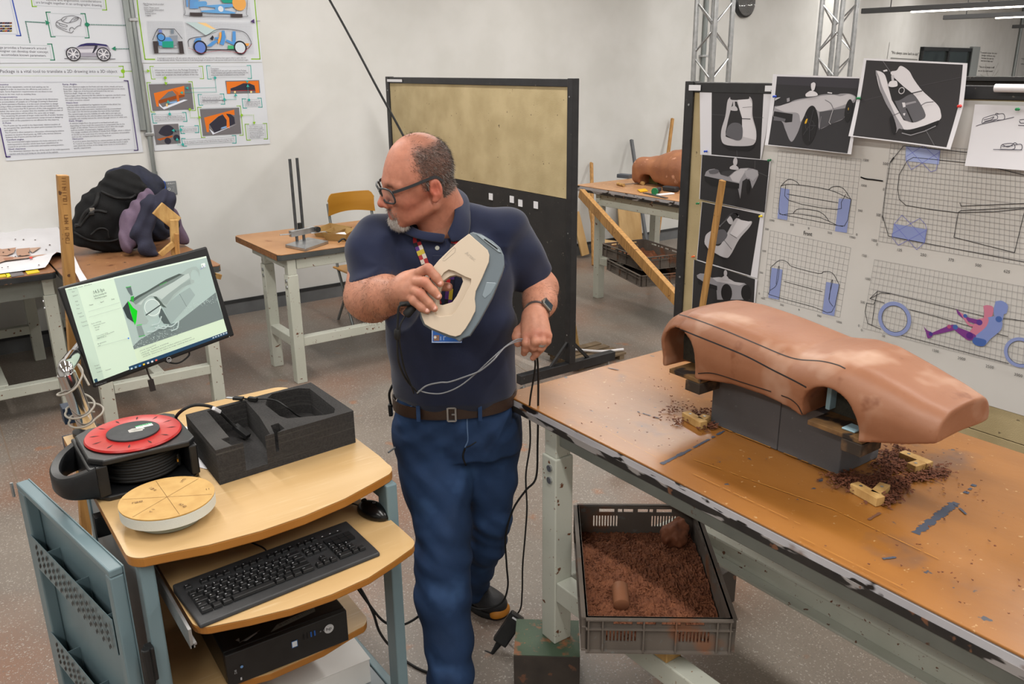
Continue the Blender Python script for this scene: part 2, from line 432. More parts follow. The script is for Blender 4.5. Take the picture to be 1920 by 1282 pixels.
def normals(V,F):
    N=np.zeros_like(V); a=V[F[:,2]]-V[F[:,0]]; b=V[F[:,3]]-V[F[:,1]]; n=np.cross(a,b)
    for j in range(4): np.add.at(N,F[:,j],n)
    return N/(np.linalg.norm(N,axis=1)[:,None]+1e-12)
def strands(name,V,N,sel,num,length,width,direction,parent,m,col=None,jit=.5,seed=3):
    "short hairs standing on a surface: thin bent triangles in one mesh"
    r=np.random.default_rng(seed); ids=np.nonzero(sel)[0]; ids=r.choice(ids,num); P=V[ids]; n=N[ids]
    d=np.array(direction,float); d=d-n*(n@d)[:,None]*.8; d=d+n*.45+r.normal(size=P.shape)*jit; d/=np.linalg.norm(d,axis=1)[:,None]
    L=length*(.6+.8*r.random((num,1))); side=np.cross(d,r.normal(size=P.shape)); side/=np.linalg.norm(side,axis=1)[:,None]+1e-9
    P=P+r.normal(size=P.shape)*.0015-n*.0005
    A=P-side*width/2; Bv=P+side*width/2; C=P+d*L*.55+n*L*.12; E=C+side*width*.35; T=P+d*L
    VV=np.concatenate([A,Bv,E,C,T]); k=np.arange(num)
    F=np.stack([k,k+num,k+2*num,k+3*num],1); F2=np.stack([k+3*num,k+2*num,k+4*num,k+4*num],1)
    me=bpy.data.meshes.new(name); o=bpy.data.objects.new(name,me); COL.objects.link(o); o.parent=parent
    W=parent.matrix_basis.copy(); pp=parent.parent
    while pp: W=pp.matrix_basis@W; pp=pp.parent
    Wi=np.array(W.inverted()); VV=VV@Wi[:3,:3].T+Wi[:3,3]
    me.from_pydata(VV.tolist(),[],F.tolist()+F2[:,:3].tolist()); me.materials.append(m)
    return o
# ---------------------------------------------------------------- surfaces shared by many things
WALLP=mat('wall_paint','d2d2d0','cbcbc8',scale=3,rough=.75,bump=.04,bscale=180,spec=.3)
M_black=mat('black_plastic','161718','1c1d1e',scale=30,rough=.45)
M_blackpaint=mat('black_painted_steel','1a1a1c','242426',scale=14,rough=.45,spots=(('6e675e',55,.70,.76),))
M_dark=mat('dark_rubber','0d0d0e',rough=.7)
M_steelw=mat('cream_painted_steel','b9bcb0','c3c5ba',scale=5,rough=.45,spots=(('6a4026',38,.66,.70),('8b6a4c',90,.70,.76)),bump=.05)
M_steelg=mat('grey_painted_steel','8f938c','9b9e97',scale=6,rough=.5,spots=(('6a4a32',45,.67,.72),))
M_alu=mat('aluminium','b9bbbd','a4a6a8',scale=20,rough=.32,metal=.85)
M_chrome=mat('chrome','d9d9da',rough=.1,metal=1)
M_galv=mat('galvanised_conduit','9aa09e','83898a',scale=25,stretch=(1,1,.1),rough=.4,metal=.6)
M_wood=mat('pine_batten','bd8e50','9b703c',scale=9,stretch=(6,6,.35),rough=.65,bump=.15,bscale=40,spots=(('5a3a1e',30,.68,.72),))
M_palewood=mat('raw_softwood','c8a468','a88048',scale=10,stretch=(3,3,1),rough=.7,bump=.12,bscale=50)
M_ply=mat('pale_plywood','c9a673','b48f5a',scale=5,stretch=(2,2,.4),rough=.65)
M_clay=mat('brown_styling_clay','88593f','94664c',scale=6,rough=.42,bump=.06,bscale=70,spots=(('b3917c',6,.56,.74),('7a4c34',16,.64,.74)),spec=.35)
M_clayd=mat('dark_clay_crumbs','5a3220','74432b',scale=40,rough=.85,bump=.5,bscale=90)
M_white=mat('white_card','e4e3e0','dcdbd8',scale=4,rough=.6)
M_paper=mat('white_paper','dfdde0',rough=.7)
M_brown_top=mat('worn_orange_bench_laminate','9a652c','875622',scale=3,stretch=(2,1,1),coat=.6,rough=.34,spots=(('74543e',7,.60,.75),('3f434c',26,.72,.745),('b08a5c',70,.69,.73)),bump=.05,bscale=30)
# ---------------------------------------------------------------- setting
WY=6.79
CX=9.5
fl=MB(); fl.box((-4,-3,-.05),(26,12,0))
M_floor=mat('speckled_safety_floor','736a62','7f766d',scale=2.2,rough=.42,spots=(('80604e',.9,.46,.68),('8a6650',7,.66,.74),('a39c94',150,.60,.66),('68645e',120,.62,.68)),bump=.03,bscale=200)
tag(fl.build('floor',M_floor),kind='structure')
M_seam=mat('floor_weld_seam','7a6a5c',rough=.5)
seams=MB()
for a,b in (((28,890),(148,1282)),((905,640),(1290,905))):
    p,q=onz(*a,0),onz(*b,0); d=q-p; seams.bar(p-d*.5+(0,0,.0006),q+d*.5+(0,0,.0006),.006,.0008)
tag(seams.build('trim_1',M_seam),kind='structure')
w=MB(); w.box((-4,WY,0),(CX,WY+.2,3.3)); tag(w.build('wall_back',WALLP),kind='structure')
d2=np.array([.969,.247,0]); n2=np.array([.247,-.969,0])
w=MB(); w.obox((CX,WY,0),d2*16,(-.0495,.194,0),(0,0,3.3)); tag(w.build('wall_right',WALLP),kind='structure')
w=MB(); w.box((-4.2,-3,0),(-4,WY+.2,3.3)); tag(w.build('wall_left',WALLP),kind='structure')
w=MB(); w.box((-4.2,-3.2,0),(26,-3,3.3)); tag(w.build('wall_front',WALLP),kind='structure')
M_ceil=mat('ceiling_paint','cfcecb',rough=.9)
w=MB(); w.box((-4.2,-3.2,3.3),(26,12,3.4)); tag(w.build('ceiling',M_ceil),kind='structure')
M_base=mat('dark_skirting','26282a','303234',scale=10,rough=.5)
M_cove=mat('grey_vinyl_upstand','5a5c5e','66686a',scale=6,rough=.5)
b=MB(); b.box((-4,WY-.014,.1),(CX,WY,.125)); tag(b.build('baseboard_back',M_base),kind='structure')
b=MB(); b.box((-4,WY-.01,0),(CX,WY,.1)); tag(b.build('trim_2',M_cove),kind='structure')
b=MB(); b.obox((CX,WY-.002,0),d2*16,n2*.012,(0,0,.12)); tag(b.build('baseboard_right',M_base),kind='structure')
# far doorway in the angled wall
def onwall2(x,y):
    d=ray(x,y); p0=np.array([CX,WY,0]); t=np.dot(p0-CAM,n2)/np.dot(d,n2); return CAM+d*t
M_frame=mat('dark_window_frame','1d1f20',rough=.4)
M_glass=mat('dark_reflecting_glass','2b3433','3a4544',scale=2,rough=.08,spec=.8)
a=onwall2(1726,86); c=onwall2(1818,92); e=onwall2(1832,90)
top=float((a[2]+c[2])/2)
dr=thing('door_1',None,None,tuple(a*[1,1,0])); tag(dr,kind='structure')
ua=float(np.dot(a-[CX,WY,0],d2)); uc=float(np.dot(c-[CX,WY,0],d2)); ue=float(np.dot(e-[CX,WY,0],d2))
def w2(u,z,o=0): return np.array([CX,WY,0])+d2*u+np.array([0,0,z])+n2*o
fr=MB()
for u0,u1,z0,z1 in((ua,uc,top-.06,top),(ua,ua+.06,0,top),(uc-.06,uc,0,top),((ua+uc)/2-.05,(ua+uc)/2+.05,0,top)):
    fr.obox(w2(u0,z0,.0),d2*(u1-u0),n2*.05,(0,0,z1-z0))
part('door_frame',fr,M_frame,dr)
g=MB(); g.obox(w2(ua,0,.0),d2*(uc-ua),n2*.02,(0,0,top)); part('glass_pane',g,M_glass,dr)
rv=MB(); rv.obox(w2(uc,0,.0),d2*(ue-uc),n2*.06,(0,0,top+.03)); part('door_reveal',rv,mat('grey_reveal','8a8f8f',rough=.6),dr)
# vinyl quotations on the angled wall
INK='6b6a68'
def quote(name,label,x0,y0,lines,w,gap,boxed=None):
    o=onwall2(x0,y0); cv=Canvas(o+n2*.002,d2,(0,0,1)); v=0
    for t,sz in lines:
        if t: cv.text(t,0,v,sz,INK,width=w*min(1,len(t)/lines[0][2] if len(lines[0])>2 else 1))
        v-=gap
    if boxed: cv.line([(-.12,.35),(-.12,-1.2)],.02,'8a8a88',px=False)
    ob=cv.build(name,None); tag(ob,label,'wall quotation'); return ob
def quote(name,label,pts,boxed=None,extra=None):
    a=onwall2(*pts[0][1]); cv=Canvas(a+n2*.002,d2,(0,0,1))
    for t,p,q,s in pts: cv.tpx(t,*p,*q,s,INK,bold=True)
    for l in boxed or (): cv.line(l,.018,'7d7d7b')
    for l in extra or (): cv.curve(l,.012,'a5a39e')
    return tag(cv.build(name,None),label,'wall quotation')
quote('wall_quotation','grey vinyl quotation reading We always came back to clay, left of the dark doorway',[('"We always came back to clay"',(1671,101),(1722,104),.060)],boxed=[[(1668,80),(1663,112)],[(1670,109),(1720,112)]])
quote('wall_quotation','grey vinyl quotation of several lines with leaf drawing, right of the dark doorway',
 [('"I would never let you',(1838,100),(1869,101.5),.045),('design without clay',(1840,105),(1866,106.5),.045),('because the eye can',(1840,110),(1863,111.5),.045),('see more than one"',(1839,115),(1862,116.5),.045),('"The art of design is still',(1835,127),(1864,128),.05),('an art by craft made"',(1834,134),(1862,135),.05)],
 extra=[[(1856,150),(1850,135),(1848,120)],[(1857,150),(1864,135),(1872,118)],[(1858,150),(1868,138),(1872,132)],[(1846,150),(1842,142),(1838,140)]],boxed=[[(1826,143),(1846,143.5)]])
quote('wall_quotation','grey vinyl quotation at the right edge of the photo beyond the thin wall pipe',[('"The designer who',(1914,112),(1950,114),.05),('sketches in clay"',(1914,121),(1950,123),.05)],boxed=[[(1913,97),(1905,150)]])
# pipes on the walls
def conduit(label,p,r,z0,z1,clips=()):
    t=thing('wall_conduit',label,'pipe',(p[0],p[1],z0))
    m=MB(); m.cyl((p[0],p[1],z0),(p[0],p[1],z1),r,14); part('pipe',m,M_galv,t,smooth=40)
    for z in clips:
        k=MB(); k.box((p[0]-r*1.9,p[1]-r*1.2,z-.012),(p[0]+r*1.9,p[1]+r*1.2,z+.012)); part('clip',k,M_alu,t,bevel=.004)
    return t
ct=conduit('grey steel conduit running down the white wall between the left and right posters',(1.590,WY-.022),.016,1.17,3.3,(1.47,2.26))
k=MB(); k.box((1.535,WY-.03,1.5),(1.575,WY-.001,3.3)); part('cable_trunking',k,M_galv,ct,bevel=.003)
k=MB(); k.cyl((1.590,WY-.022,1.15),(1.590,WY-.022,1.20),.021,14); part('coupling',k,M_galv,ct,smooth=40)
p=ony(1317,80,WY); conduit('grey conduit on the white wall behind the left lattice truss',(p[0],WY-.03),.026,0.1,3.3,(2.0,))
p=onwall2(1910,60)+n2*.03; conduit('thin grey pipe on the far wall at the right edge',(p[0],p[1]),.035,0.1,3.3)
# socket and little grey sign at the foot of the conduit
s=MB(); s.box((1.585,WY-.035,1.02),(1.655,WY-.001,1.125)); tag(s.build('socket_box',mat('blue_plastic','1f4fae',rough=.4),bevel=.004),'blue socket box on the wall at the foot of the conduit','socket')
t=thing('wall_notice','small grey notice plate beside the blue socket box','sign',(1.70,WY-.006,1.02))
s=MB(); s.box((1.663,WY-.008,1.015),(1.74,WY-.001,1.118)); part('plate',s,mat('grey_plate','75797d',rough=.5),t,bevel=.006)
cv=Canvas((1.663,WY-.0085,1.015),(1,0,0),(0,0,1)); cv.scrib(.010,.082,.058,.008,'e8e8e8',4)
for i in range(4): cv.scrib(.030,.062-.012*i,.034-.004*i,.004,'b5b8ba',i)
cv.ring(.018,.045,.007,.010,'e8e8e8',16); cv.build('lettering',t)
# clock
c=ony(1394,4,WY); c[1]=WY
t=thing('wall_clock','round wall clock with black numerals and dark rim high on the wall beside the truss','clock',tuple(c))
R=.165; m=MB(); m.lathe(c,[(R-.01,.0),(R,.0),(R,.035),(R-.018,.045),(R-.022,.03)],40,(0,-1,0)); part('rim',m,mat('gunmetal_rim','3c3e40',rough=.3,metal=.6),t,smooth=40)
m=MB(); m.cyl(c,c+np.array([0,-.03,0]),R-.014,40); part('dial',m,mat('clock_dial','b5b7b2',rough=.4),t)
cv=Canvas(c+np.array([0,-.031,0]),(1,0,0),(0,0,1))
for i in range(12):
    a=PI/2-2*PI*(i+1)/12; sz=.036 if (i+1)%3==0 else .026
    cv.text(str(i+1),.118*math.cos(a),.118*math.sin(a)-sz*.36,sz,'26282a',center=True,bold=True)
cv.build('numerals',t)
cv=Canvas(c+np.array([0,-.034,0]),(1,0,0),(0,0,1)); cv.line([(0,-.025),(.004,.075)],.010,'111111',px=False); cv.line([(-.012,-.03),(.03,.115)],.007,'111111',px=False); cv.build('hand',t)
m=MB(); m.cyl(c+np.array([0,-.05,0]),c+np.array([0,-.047,0]),R-.02,40); part('glass',m,mat('clear_glass','ffffff',rough=.02,alpha=.08,spec=.8),t)
# lattice trusses standing in front of the wall
def truss(p,label):
    t=thing('lattice_truss',label,'truss',(p[0],p[1],0)); s=.118; cs=[(-s,-s),(s,-s),(s,s),(-s,s)]
    for x,y in cs:
        m=MB(); m.cyl((p[0]+x,p[1]+y,0),(p[0]+x,p[1]+y,3.3),.0245,12); part('main_tube',m,M_alu,t,smooth=40)
    for k in range(4):
        a,b=cs[k],cs[(k+1)%4]; z=0; i=k%2; m=MB()
        while z<3.25:
            q,r=(a,b) if i%2 else (b,a); m.cyl((p[0]+q[0],p[1]+q[1],z+.02),(p[0]+r[0],p[1]+r[1],min(z+.23,3.3)),.008,6); z+=.25; i+=1
        part('lattice_braces',m,M_alu,t,smooth=40)
    m=MB(); m.box((p[0]-.3,p[1]-.3,0),(p[0]+.3,p[1]+.3,.012)); part('base_plate',m,M_alu,t)
truss(atd(1335,100,8.2),'aluminium box truss standing left of the wall clock')
truss(atd(1567,80,8.6),'aluminium box truss rising behind the landscape photo print, right of the clock')
# pendant strip lights of the far bay
M_tube=mat('lit_tube','fff6e8',emit=14)
M_lampg=mat('lamp_housing','4a4b4d',rough=.5)
def pendant(p,q,label,lit0):
    p=np.array(p);q=np.array(q); t=thing('strip_light',label,'lamp',tuple((p+q)/2)); d=q-p
    m=MB(); m.bar(p,q,.07,.055); part('housing',m,M_lampg,t,bevel=.006)
    m=MB(); m.bar(p+d*lit0+(0,0,-.034),q+(0,0,-.034),.05,.012); part('tube',m,M_tube,t)
    for f in(.12,.5,.88):
        h=MB(); h.cyl(p+d*f,(p+d*f)*[1,1,0]+np.array([0,0,3.3]),.006,6); part('suspension_rod',h,M_lampg,t)
a,b=onz(1617,21,2.45),onz(1920,5,2.45); pendant(a,a+(b-a)*1.6,'long grey pendant strip light, nearest and highest in the picture, over the far bay',.21)
a,b=onz(1770,33,2.45),onz(1920,26,2.45); pendant(a,a+(b-a)*2.4,'second grey pendant strip light, just below and behind the nearest one',.28)
a,b=onz(1899,50,2.45),onz(1925,49,2.45); pendant(a,a+(b-a)*5,'farthest pendant strip light, only its dark end showing at the right edge',.2)
# ---------------------------------------------------------------- posters on the back wall
TXT='45434f'; GRN='86b81e'; TEAL='2fa39c'; DGR='1f7d5e'; PUR='3f2b6b'
M_foamboard=mat('foam_board','cfd3da','caced6',scale=2,rough=.5)
def poster(name,label,x0,x1,z0,z1):
    t=thing(name,label,'poster',((x0+x1)/2,WY,z0))
    m=MB(); m.box((x0,WY-.006,z0),(x1,WY-.0005,z1)); part('board',m,M_foamboard,t)
    return t,Canvas((x0,WY-.0062,z0),(1,0,0),(0,0,1))
def T(cv,ox,oy,sc,rows,size,col=TXT,bold=False):
    for t,x0,y0,x1,y1 in rows: cv.tpx(t,ox+x0/sc,oy+y0/sc,ox+x1/sc,oy+y1/sc,size,col,bold)
def gridq(cv,quad,nx,ny,w,col):
    Q=[np.array(cv.px(*q)) for q in quad]
    f=lambda a,b:(1-b)*((1-a)*Q[0]+a*Q[1])+b*((1-a)*Q[3]+a*Q[2])
    for i in range(nx+1): cv.line([tuple(f(i/nx,0)),tuple(f(i/nx,1))],w,col,px=False)
    for j in range(ny+1): cv.line([tuple(f(0,j/ny)),tuple(f(1,j/ny))],w,col,px=False)
def dots(cv,a,b,n,col,r=.004):
    A=np.array(cv.px(*a));B=np.array(cv.px(*b))
    for k in range(n): p=A+(B-A)*k/max(n-1,1); cv.disc(p[0],p[1],r,col,6)
def brk(cv,ox,oy,sc,tl,bl,tr,br,col,w=.006,arm=8):
    "pair of square brackets"
    f=lambda p:(ox+p[0]/sc,oy+p[1]/sc)
    for a,b,s in((tl,bl,1),(tr,br,-1)):
        if a: a,b=f(a),f(b); cv.line([(a[0]+s*arm,a[1]),a,b,(b[0]+s*arm,b[1])],w,col)
    if tl and tr:
        a,b,c,d=f(tl),f(tr),f(br),f(bl); s=.06
        cv.line([(a[0]+4,a[1]+2),(b[0]-4,b[1]+2),(c[0]-4,c[1]-2),(d[0]+4,d[1]-2)],.0015,'9aa6ab',closed=True)
def tri(cv,x,y,r,a,col):
    u,v=cv.px(x,y); cv._face([(u+r*math.cos(a+k*2*PI/3),v+r*math.sin(a+k*2*PI/3)) for k in range(3)],col)
def dot(cv,x,y,r,col): u,v=cv.px(x,y); cv.disc(u,v,r,col,14)
def X(ox,oy,sc,pts): return [(ox+a/sc,oy+b/sc) for a,b in pts]
# lower left: the text poster
t,cv=poster('poster','text poster headed Package is a vital tool to translate a 2D drawing',.648,1.535,1.343,1.970)
cv.tpx('Package is a vital tool to translate a 2D drawing into a 3D object',0,136.5,220,136.5,.030,TXT)
brk(cv,0,0,3.663,None,None,(845,455),(850,530),GRN); cv.line([(0,126),(228,126)],.0015,'a9c47a'); cv.line([(0,142),(230,142.5)],.0015,'a9c47a')
dot(cv,230.5,133.5,.014,GRN); dots(cv,(236,133.5),(246,133.5),5,GRN)
T(cv,0,140,8.014,[('nomics',0,157,128,157),('hropometrics',0,347,262,344),('H Point',40,738,168,735),('Comfort angles',93,988,358,980),('Head clearance',124,1128,386,1120)],.0135,PUR,True)
T(cv,0,140,8.014,[('tudy of how equipment, controls and seating can be',0,192,732,192),('signed in order to maximise the efficiency and comfort of',0,228,770,226),('ople. Some Ergonomic requirements are set down in law',0,264,790,262),('have to be met, such as visibility lines.',0,304,545,302),
 ('the study and collection of data about human body dimensions.',0,382,878,374),('e accomodation of people on a Package Drawing is illustrated',0,418,862,408),('g Anthropometric Manikins. It is the usual convention to design',0,454,872,444),('using a 95th percentile male manikin and a 5th percentile female',0,490,882,476),('manikin. This means that 95 % percent of the male population will be',0,526,945,508),('either the same size or smaller than the manikin and 95% percent of',0,560,945,542),('the female population will be either the same size or larger.',8,594,830,580),('The remaining 5% percent of larger males and 5% of smaller females',20,630,950,610),('will have their ergonomic requirements compromised as designing',25,666,945,646),('around 100% of the population is not efficient for the majority.',32,702,890,682),
 ('The H point (or hip point) is the theoretical, relative location of',50,776,905,754),('an occupants hip: specifically the pivot point between the torso',58,812,928,786),('and upper leg.',66,846,262,838),('The H point is often quoted as a dimension referencing its relative',74,880,962,850),('position to another fixed point, eg. H30 is the vertical distance',80,916,918,886),('between the H point and the heel point.',86,950,634,930),
 ('The recommended angles between the limbs and torso of the',105,1022,938,992),('anthropometric manikin which have been established by',112,1058,880,1028),('research to provide a comfortable and healthy seating position.',118,1092,962,1060),('The dimension between the top of the head of the anthropometric',134,1162,1048,1124),('manikin and the roof lining on the inside of the vehicle.',140,1200,876,1168)],.0125)
T(cv,100,140,8.01,[('Ramp. Angles.',136,154,358,152),('Vision lines',190,432,370,428),('Kerb. Weight.',235,704,448,700),('Hard point',285,974,450,970)],.0135,PUR,True)
T(cv,100,140,8.01,[('These are clearance angles to the front and rear of the wheels and tyres.',145,190,1050,186),('Ramp angle - Angle from wheel front tyre to meet the ground forward of the vehicle.',150,226,1075,220),('Ramp Over - Angle man of the front tyre and forward of the rear tyre.',156,258,905,252),('Departure Angle - Angle rear of the rear wheel.',162,290,700,286),('These angles allow clearance for the vehicle to negotiate standard ramps',168,326,1085,312),('and curbs without damage. For vehicles intended for rough terrain',175,360,1010,348),('the angles would be relaxed.',180,392,545,388),
 ('Viewing angles established by legislation to ensure the driver has',195,466,1010,450),('sufficient vision of the environment around him.',202,500,800,488),('The full range of anthropometric manikins must be accomodated.',208,534,1020,516),('The angle over the bonnet provides the view of the road ahead.',216,566,1000,548),('The upward angle ensures visibility of traffic lights and signs etc.',222,602,1018,582),('Visibility obscured by the vehicles pillars must also be considered',228,636,1040,614),('alongside safe visibility behind the vehicle through mirrors or other aids.',234,672,1110,642),
 ('A vehicles height from the ground is not fixed and will vary',245,740,970,720),('depending on how much the suspension is compressed due to the',250,776,1070,748),('weight of the vehicle. There are variables which affect the weight',256,808,1055,780),('such as number of passengers, luggage and fuel loads.',262,842,930,818),('The design condition of a vehicle is usually Kerb Weight, which is defined',268,876,1155,838),('in the EU as the total mass of a vehicle with all necessary consumables',274,910,1142,872),('such as oils, coolants and fuel plus a 75kg driver.',278,942,875,918),
 ('A point in space described by its relative position on the grid using the',292,1012,1148,976),('X, Y and Z co-ordinates. This term is used to describe a point in space',298,1046,1120,1010),('over which the surface of the design must cover to accomodate a',302,1078,1096,1042),('specific requirement.',306,1112,568,1100)],.0125)
cv.line(X(100,140,8.01,[(1060,88),(1118,92),(1270,1132),(1212,1135)]),.006,PUR); cv.line([(0,154),(239,153.5),(253,279)],.0015,'8c8fa0'); cv.line([(10,291),(253,280)],.0015,'8c8fa0'); cv.line([(0,240),(11.5,294),(19,293.5)],.007,PUR)
cv.build('printed_text',t)
# upper left: the framework poster
t,cv=poster('poster','poster with car sketch and silver concept car, above the text poster',.648,1.535,1.974,2.60)
T(cv,0,0,8,[('vehicle and ergonomic considerations',690,12,1520,40),('are brought together in an orthographic drawing.',538,50,1535,98),('ge provides a framework around',0,728,695,742),('esigner can develop their concept',0,780,725,796),('accomodate known parameters.',20,836,695,850)],.022)
brk(cv,0,0,8,(462,-60),(485,98),(1578,-20),(1600,150),GRN); brk(cv,0,0,8,(690,182),(765,552),(1275,205),(1338,568),DGR); brk(cv,0,0,8,None,None,(775,660),(820,900),DGR)
cv.line(X(0,0,8,[(0,665),(745,685),(770,880),(0,868)]),.0015,'8fa6a2'); cv.line(X(0,0,8,[(185,0),(312,535),(245,532)]),.007,'2a4aa8'); cv.line(X(0,0,8,[(150,0),(265,512),(0,505)]),.0015,'8c98c0')
for y,cs in((342,('1d1a30','6a3020','302040')),(388,('27304a','8a6a20','1d1a30')),(425,('6a2a20','1d1a30','9a8a40')),(460,('202a5a','7a6a20','b05030'))):
    for i in range(5): cv.poly(X(0,0,8,[(i*36,y-8),(i*36+34,y-10),(i*36+36,y+14),(i*36,y+18)]),cs[i%3])
dots(cv,(48,40.5),(83,42.5),14,'2f6f62'); dots(cv,(48,41),(56,79),14,'2f6f62'); dots(cv,(168,46),(234,47.5),22,'2f6f62'); dots(cv,(218,91.5),(240,91.5),8,'2f6f62')
tri(cv,88,42.5,.018,0,DGR); dot(cv,163,46,.014,DGR); tri(cv,214,91,.018,PI,DGR)
S=lambda *p:X(0,0,8,p)
for p in (S((920,290),(960,255),(1080,235),(1180,262),(1215,300),(1200,385)),S((920,290),(935,320),(1030,342),(1100,270),(1180,262)),S((850,320),(920,290)),S((850,320),(835,360),(850,400),(920,440),(1030,485)),S((850,330),(900,350),(1000,380),(985,402),(900,380),(880,350)),S((1040,470),(1050,425),(1085,412),(1110,440)),S((1110,440),(1160,395),(1205,380)),S((1100,300),(1170,270),(1150,305),(1040,340)),S((935,320),(1000,265)),S((840,370),(900,410),(1000,440)),S((1030,485),(1075,490),(1100,460))): cv.curve(p,.0028,'5a5862')
cv.blob(S((990,830),(985,750),(1020,720),(1140,708),(1200,670),(1290,648),(1400,646),(1590,670),(1630,710),(1660,800),(1650,840),(1480,850),(1200,850)),'9d9aa8')
cv.blob(S((1000,760),(1100,735),(1250,740),(1450,735),(1630,760),(1640,790),(1450,790),(1200,790),(1010,800)),'c9c8d2',4)
cv.poly(S((1145,708),(1210,668),(1300,646),(1410,645),(1590,668),(1620,700),(1560,690),(1440,680),(1290,682)),'2b2660')
cv.poly(S((1205,708),(1270,690),(1420,690),(1380,795),(1400,795),(1440,740),(1465,685),(1430,676),(1280,680)),'2a2838')
for x,y in((1097,812),(1550,815)):
    u,v=cv.px(*S((x,y))[0]); cv.disc(u,v,.046,'1b1a20',28); cv.disc(u,v,.037,'6a6a74',24)
    for k in range(7): a=2*PI*k/7; cv.line([(u,v),(u+.037*math.cos(a),v+.037*math.sin(a))],.007,'d5d5dc',px=False)
    cv.ring(u,v,.034,.039,'c5c5cc',24)
cv.line(S((965,878),(1725,884)),.004,'55535c'); cv.build('printed_picture',t)
# upper right: the package drawing poster
t,cv=poster('poster','poster of blue and orange package drawings of a car in three views',1.612,2.503,1.969,2.60)
S=lambda *p:X(260,0,8,p)
cv.line(S((-30,-50),(0,220),(95,890),(240,890)),.008,GRN); cv.line(S((1730,-60),(1740,0),(1820,885),(1692,885)),.008,GRN)
gridq(cv,S((660,-80),(1640,-80),(1690,290),(680,280)),38,14,.0009,'a9aeb8'); gridq(cv,S((120,318),(655,325),(710,805),(170,800)),22,20,.0009,'a2a7b2'); gridq(cv,S((700,330),(1680,345),(1720,805),(745,805)),40,18,.0009,'a2a7b2')
T(cv,260,0,8,[('Main Package Details provided',65,65,370,75),('Theme',75,92,140,92),('Engine / Power source',75,125,300,128),('Power storage (batteries/fuel)',80,155,372,162),('Transmission',85,182,210,182),('Seating Layout',90,210,258,212),('Luggage',100,238,180,240),('A package is created on a 3D axis system referred to as the X axis. For these are reference base support which is again referred',275,880,1600,876),('to the full body vehicle. They are drawn in X axis being length of vehicle or Y axis (across width and in Z axis (vertical) height.',275,912,1640,908)],.014)
cv.curve(S((660,-60),(690,180),(760,235),(1560,250),(1610,200),(1625,0)),.0025,'4a4a55'); cv.curve(S((900,0),(905,80),(950,190),(1100,215),(1400,205)),.0025,'4a4a55'); cv.line(S((1440,0),(1455,190)),.002,'4a4a55')
for p in (S((760,-40),(890,-40),(890,130),(760,130)),S((700,-40),(735,-40),(735,105),(712,105))): cv.poly(p,'5f95d0')
for p in (S((830,30),(1000,20),(1000,90),(830,100)),S((910,85),(1180,70),(1420,60),(1420,100),(1180,120)),S((940,160),(1180,145),(1420,180),(1420,205),(1180,200),(940,180)),S((1140,80),(1260,80),(1280,190),(1150,190))): cv.blob(p,'5f9ed6',3)
cv.poly(S((1210,-30),(1410,-30),(1405,45),(1260,45)),'14977f'); u,v=cv.px(*S((1500,50))[0]); cv.disc(u,v,.052,'e0a354',24); u,v=cv.px(*S((1225,135))[0]); cv.disc(u,v,.020,'d5dbe4',20)
cv.poly(S((760,188),(950,192),(950,248),(765,240)),'3a3234'); cv.poly(S((1372,205),(1550,210),(1550,260),(1378,258)),'3a3234')
# front view
cv.line(S((205,600),(240,510),(285,432),(530,435),(600,520),(645,580)),.004,'3c3c46'); cv.poly(S((290,445),(340,445),(345,500),(300,500)),'6f7fc0'); cv.poly(S((475,445),(520,445),(520,510),(480,505)),'72808e'); cv.poly(S((260,530),(330,510),(400,560),(520,560),(520,640),(350,690),(300,680)),'4f8fd0'); cv.poly(S((440,535),(575,530),(570,640),(560,680),(520,690),(500,600)),'8a919c'); cv.poly(S((345,620),(515,618),(515,715),(350,712)),'14977f')
cv.poly(S((205,618),(280,618),(290,795),(230,800)),'3a3234'); cv.poly(S((588,620),(650,618),(675,800),(605,795)),'3a3234'); cv.line(S((230,798),(675,800)),.004,'3a3234'); cv.line(S((290,620),(300,720),(590,720),(585,620)),.003,'4a4a55')
u,v=cv.px(*S((330,555))[0]); cv.ring(u,v,.023,.029,'151826',28)
# side view
cv.poly(S((700,332),(1000,345),(1150,440),(1180,460),(1000,530)),'b9cdd0'); cv.poly(S((870,338),(1000,345),(1160,445),(1080,432)),'ecc88d')
cv.curve(S((745,700),(740,610),(800,570),(1000,535),(1150,450),(1290,436),(1500,460),(1610,510),(1680,640),(1650,710),(1600,740)),.004,'3c3c46'); cv.poly(S((1000,738),(1430,740),(1430,752),(1000,752)),'24222c')
for p in (S((1240,460),(1280,460),(1300,560),(1270,680),(1210,660),(1240,560)),S((1400,470),(1445,470),(1450,580),(1440,690),(1340,640),(1300,620),(1310,590),(1400,630)),S((850,575),(930,565),(930,620),(820,640)),S((1010,690),(1100,620),(1160,600),(1180,620),(1080,700)),S((1130,560),(1200,560),(1210,590),(1140,590))): cv.poly(p,'4f8fd0')
cv.blob(S((1200,490),(1235,490),(1225,590),(1190,660),(1180,610),(1200,550)),'e39f4a',3); cv.poly(S((1330,680),(1440,690),(1440,735),(1330,735)),'3fae74'); cv.poly(S((1470,640),(1560,650),(1650,650),(1640,690),(1500,685)),'e39f4a'); cv.poly(S((1060,580),(1100,530),(1120,560),(1100,610)),'20202a')
for x,y in((915,712),(1515,715)):
    u,v=cv.px(*S((x,y))[0]); cv.disc(u,v,.044,'5f7fc8' if x<1000 else 'c9d3dd',24); cv.ring(u,v,.039,.050,'1b1a22',36)
cv.line(S((740,718),(930,800),(1200,755),(1560,800),(1690,660)),.0022,'b04050')
tri(cv,473.5,40,.020,PI,'4a3468'); dots(cv,(480,39.5),(486,39.5),4,'4a3468',.003)
cv.build('printed_picture',t)
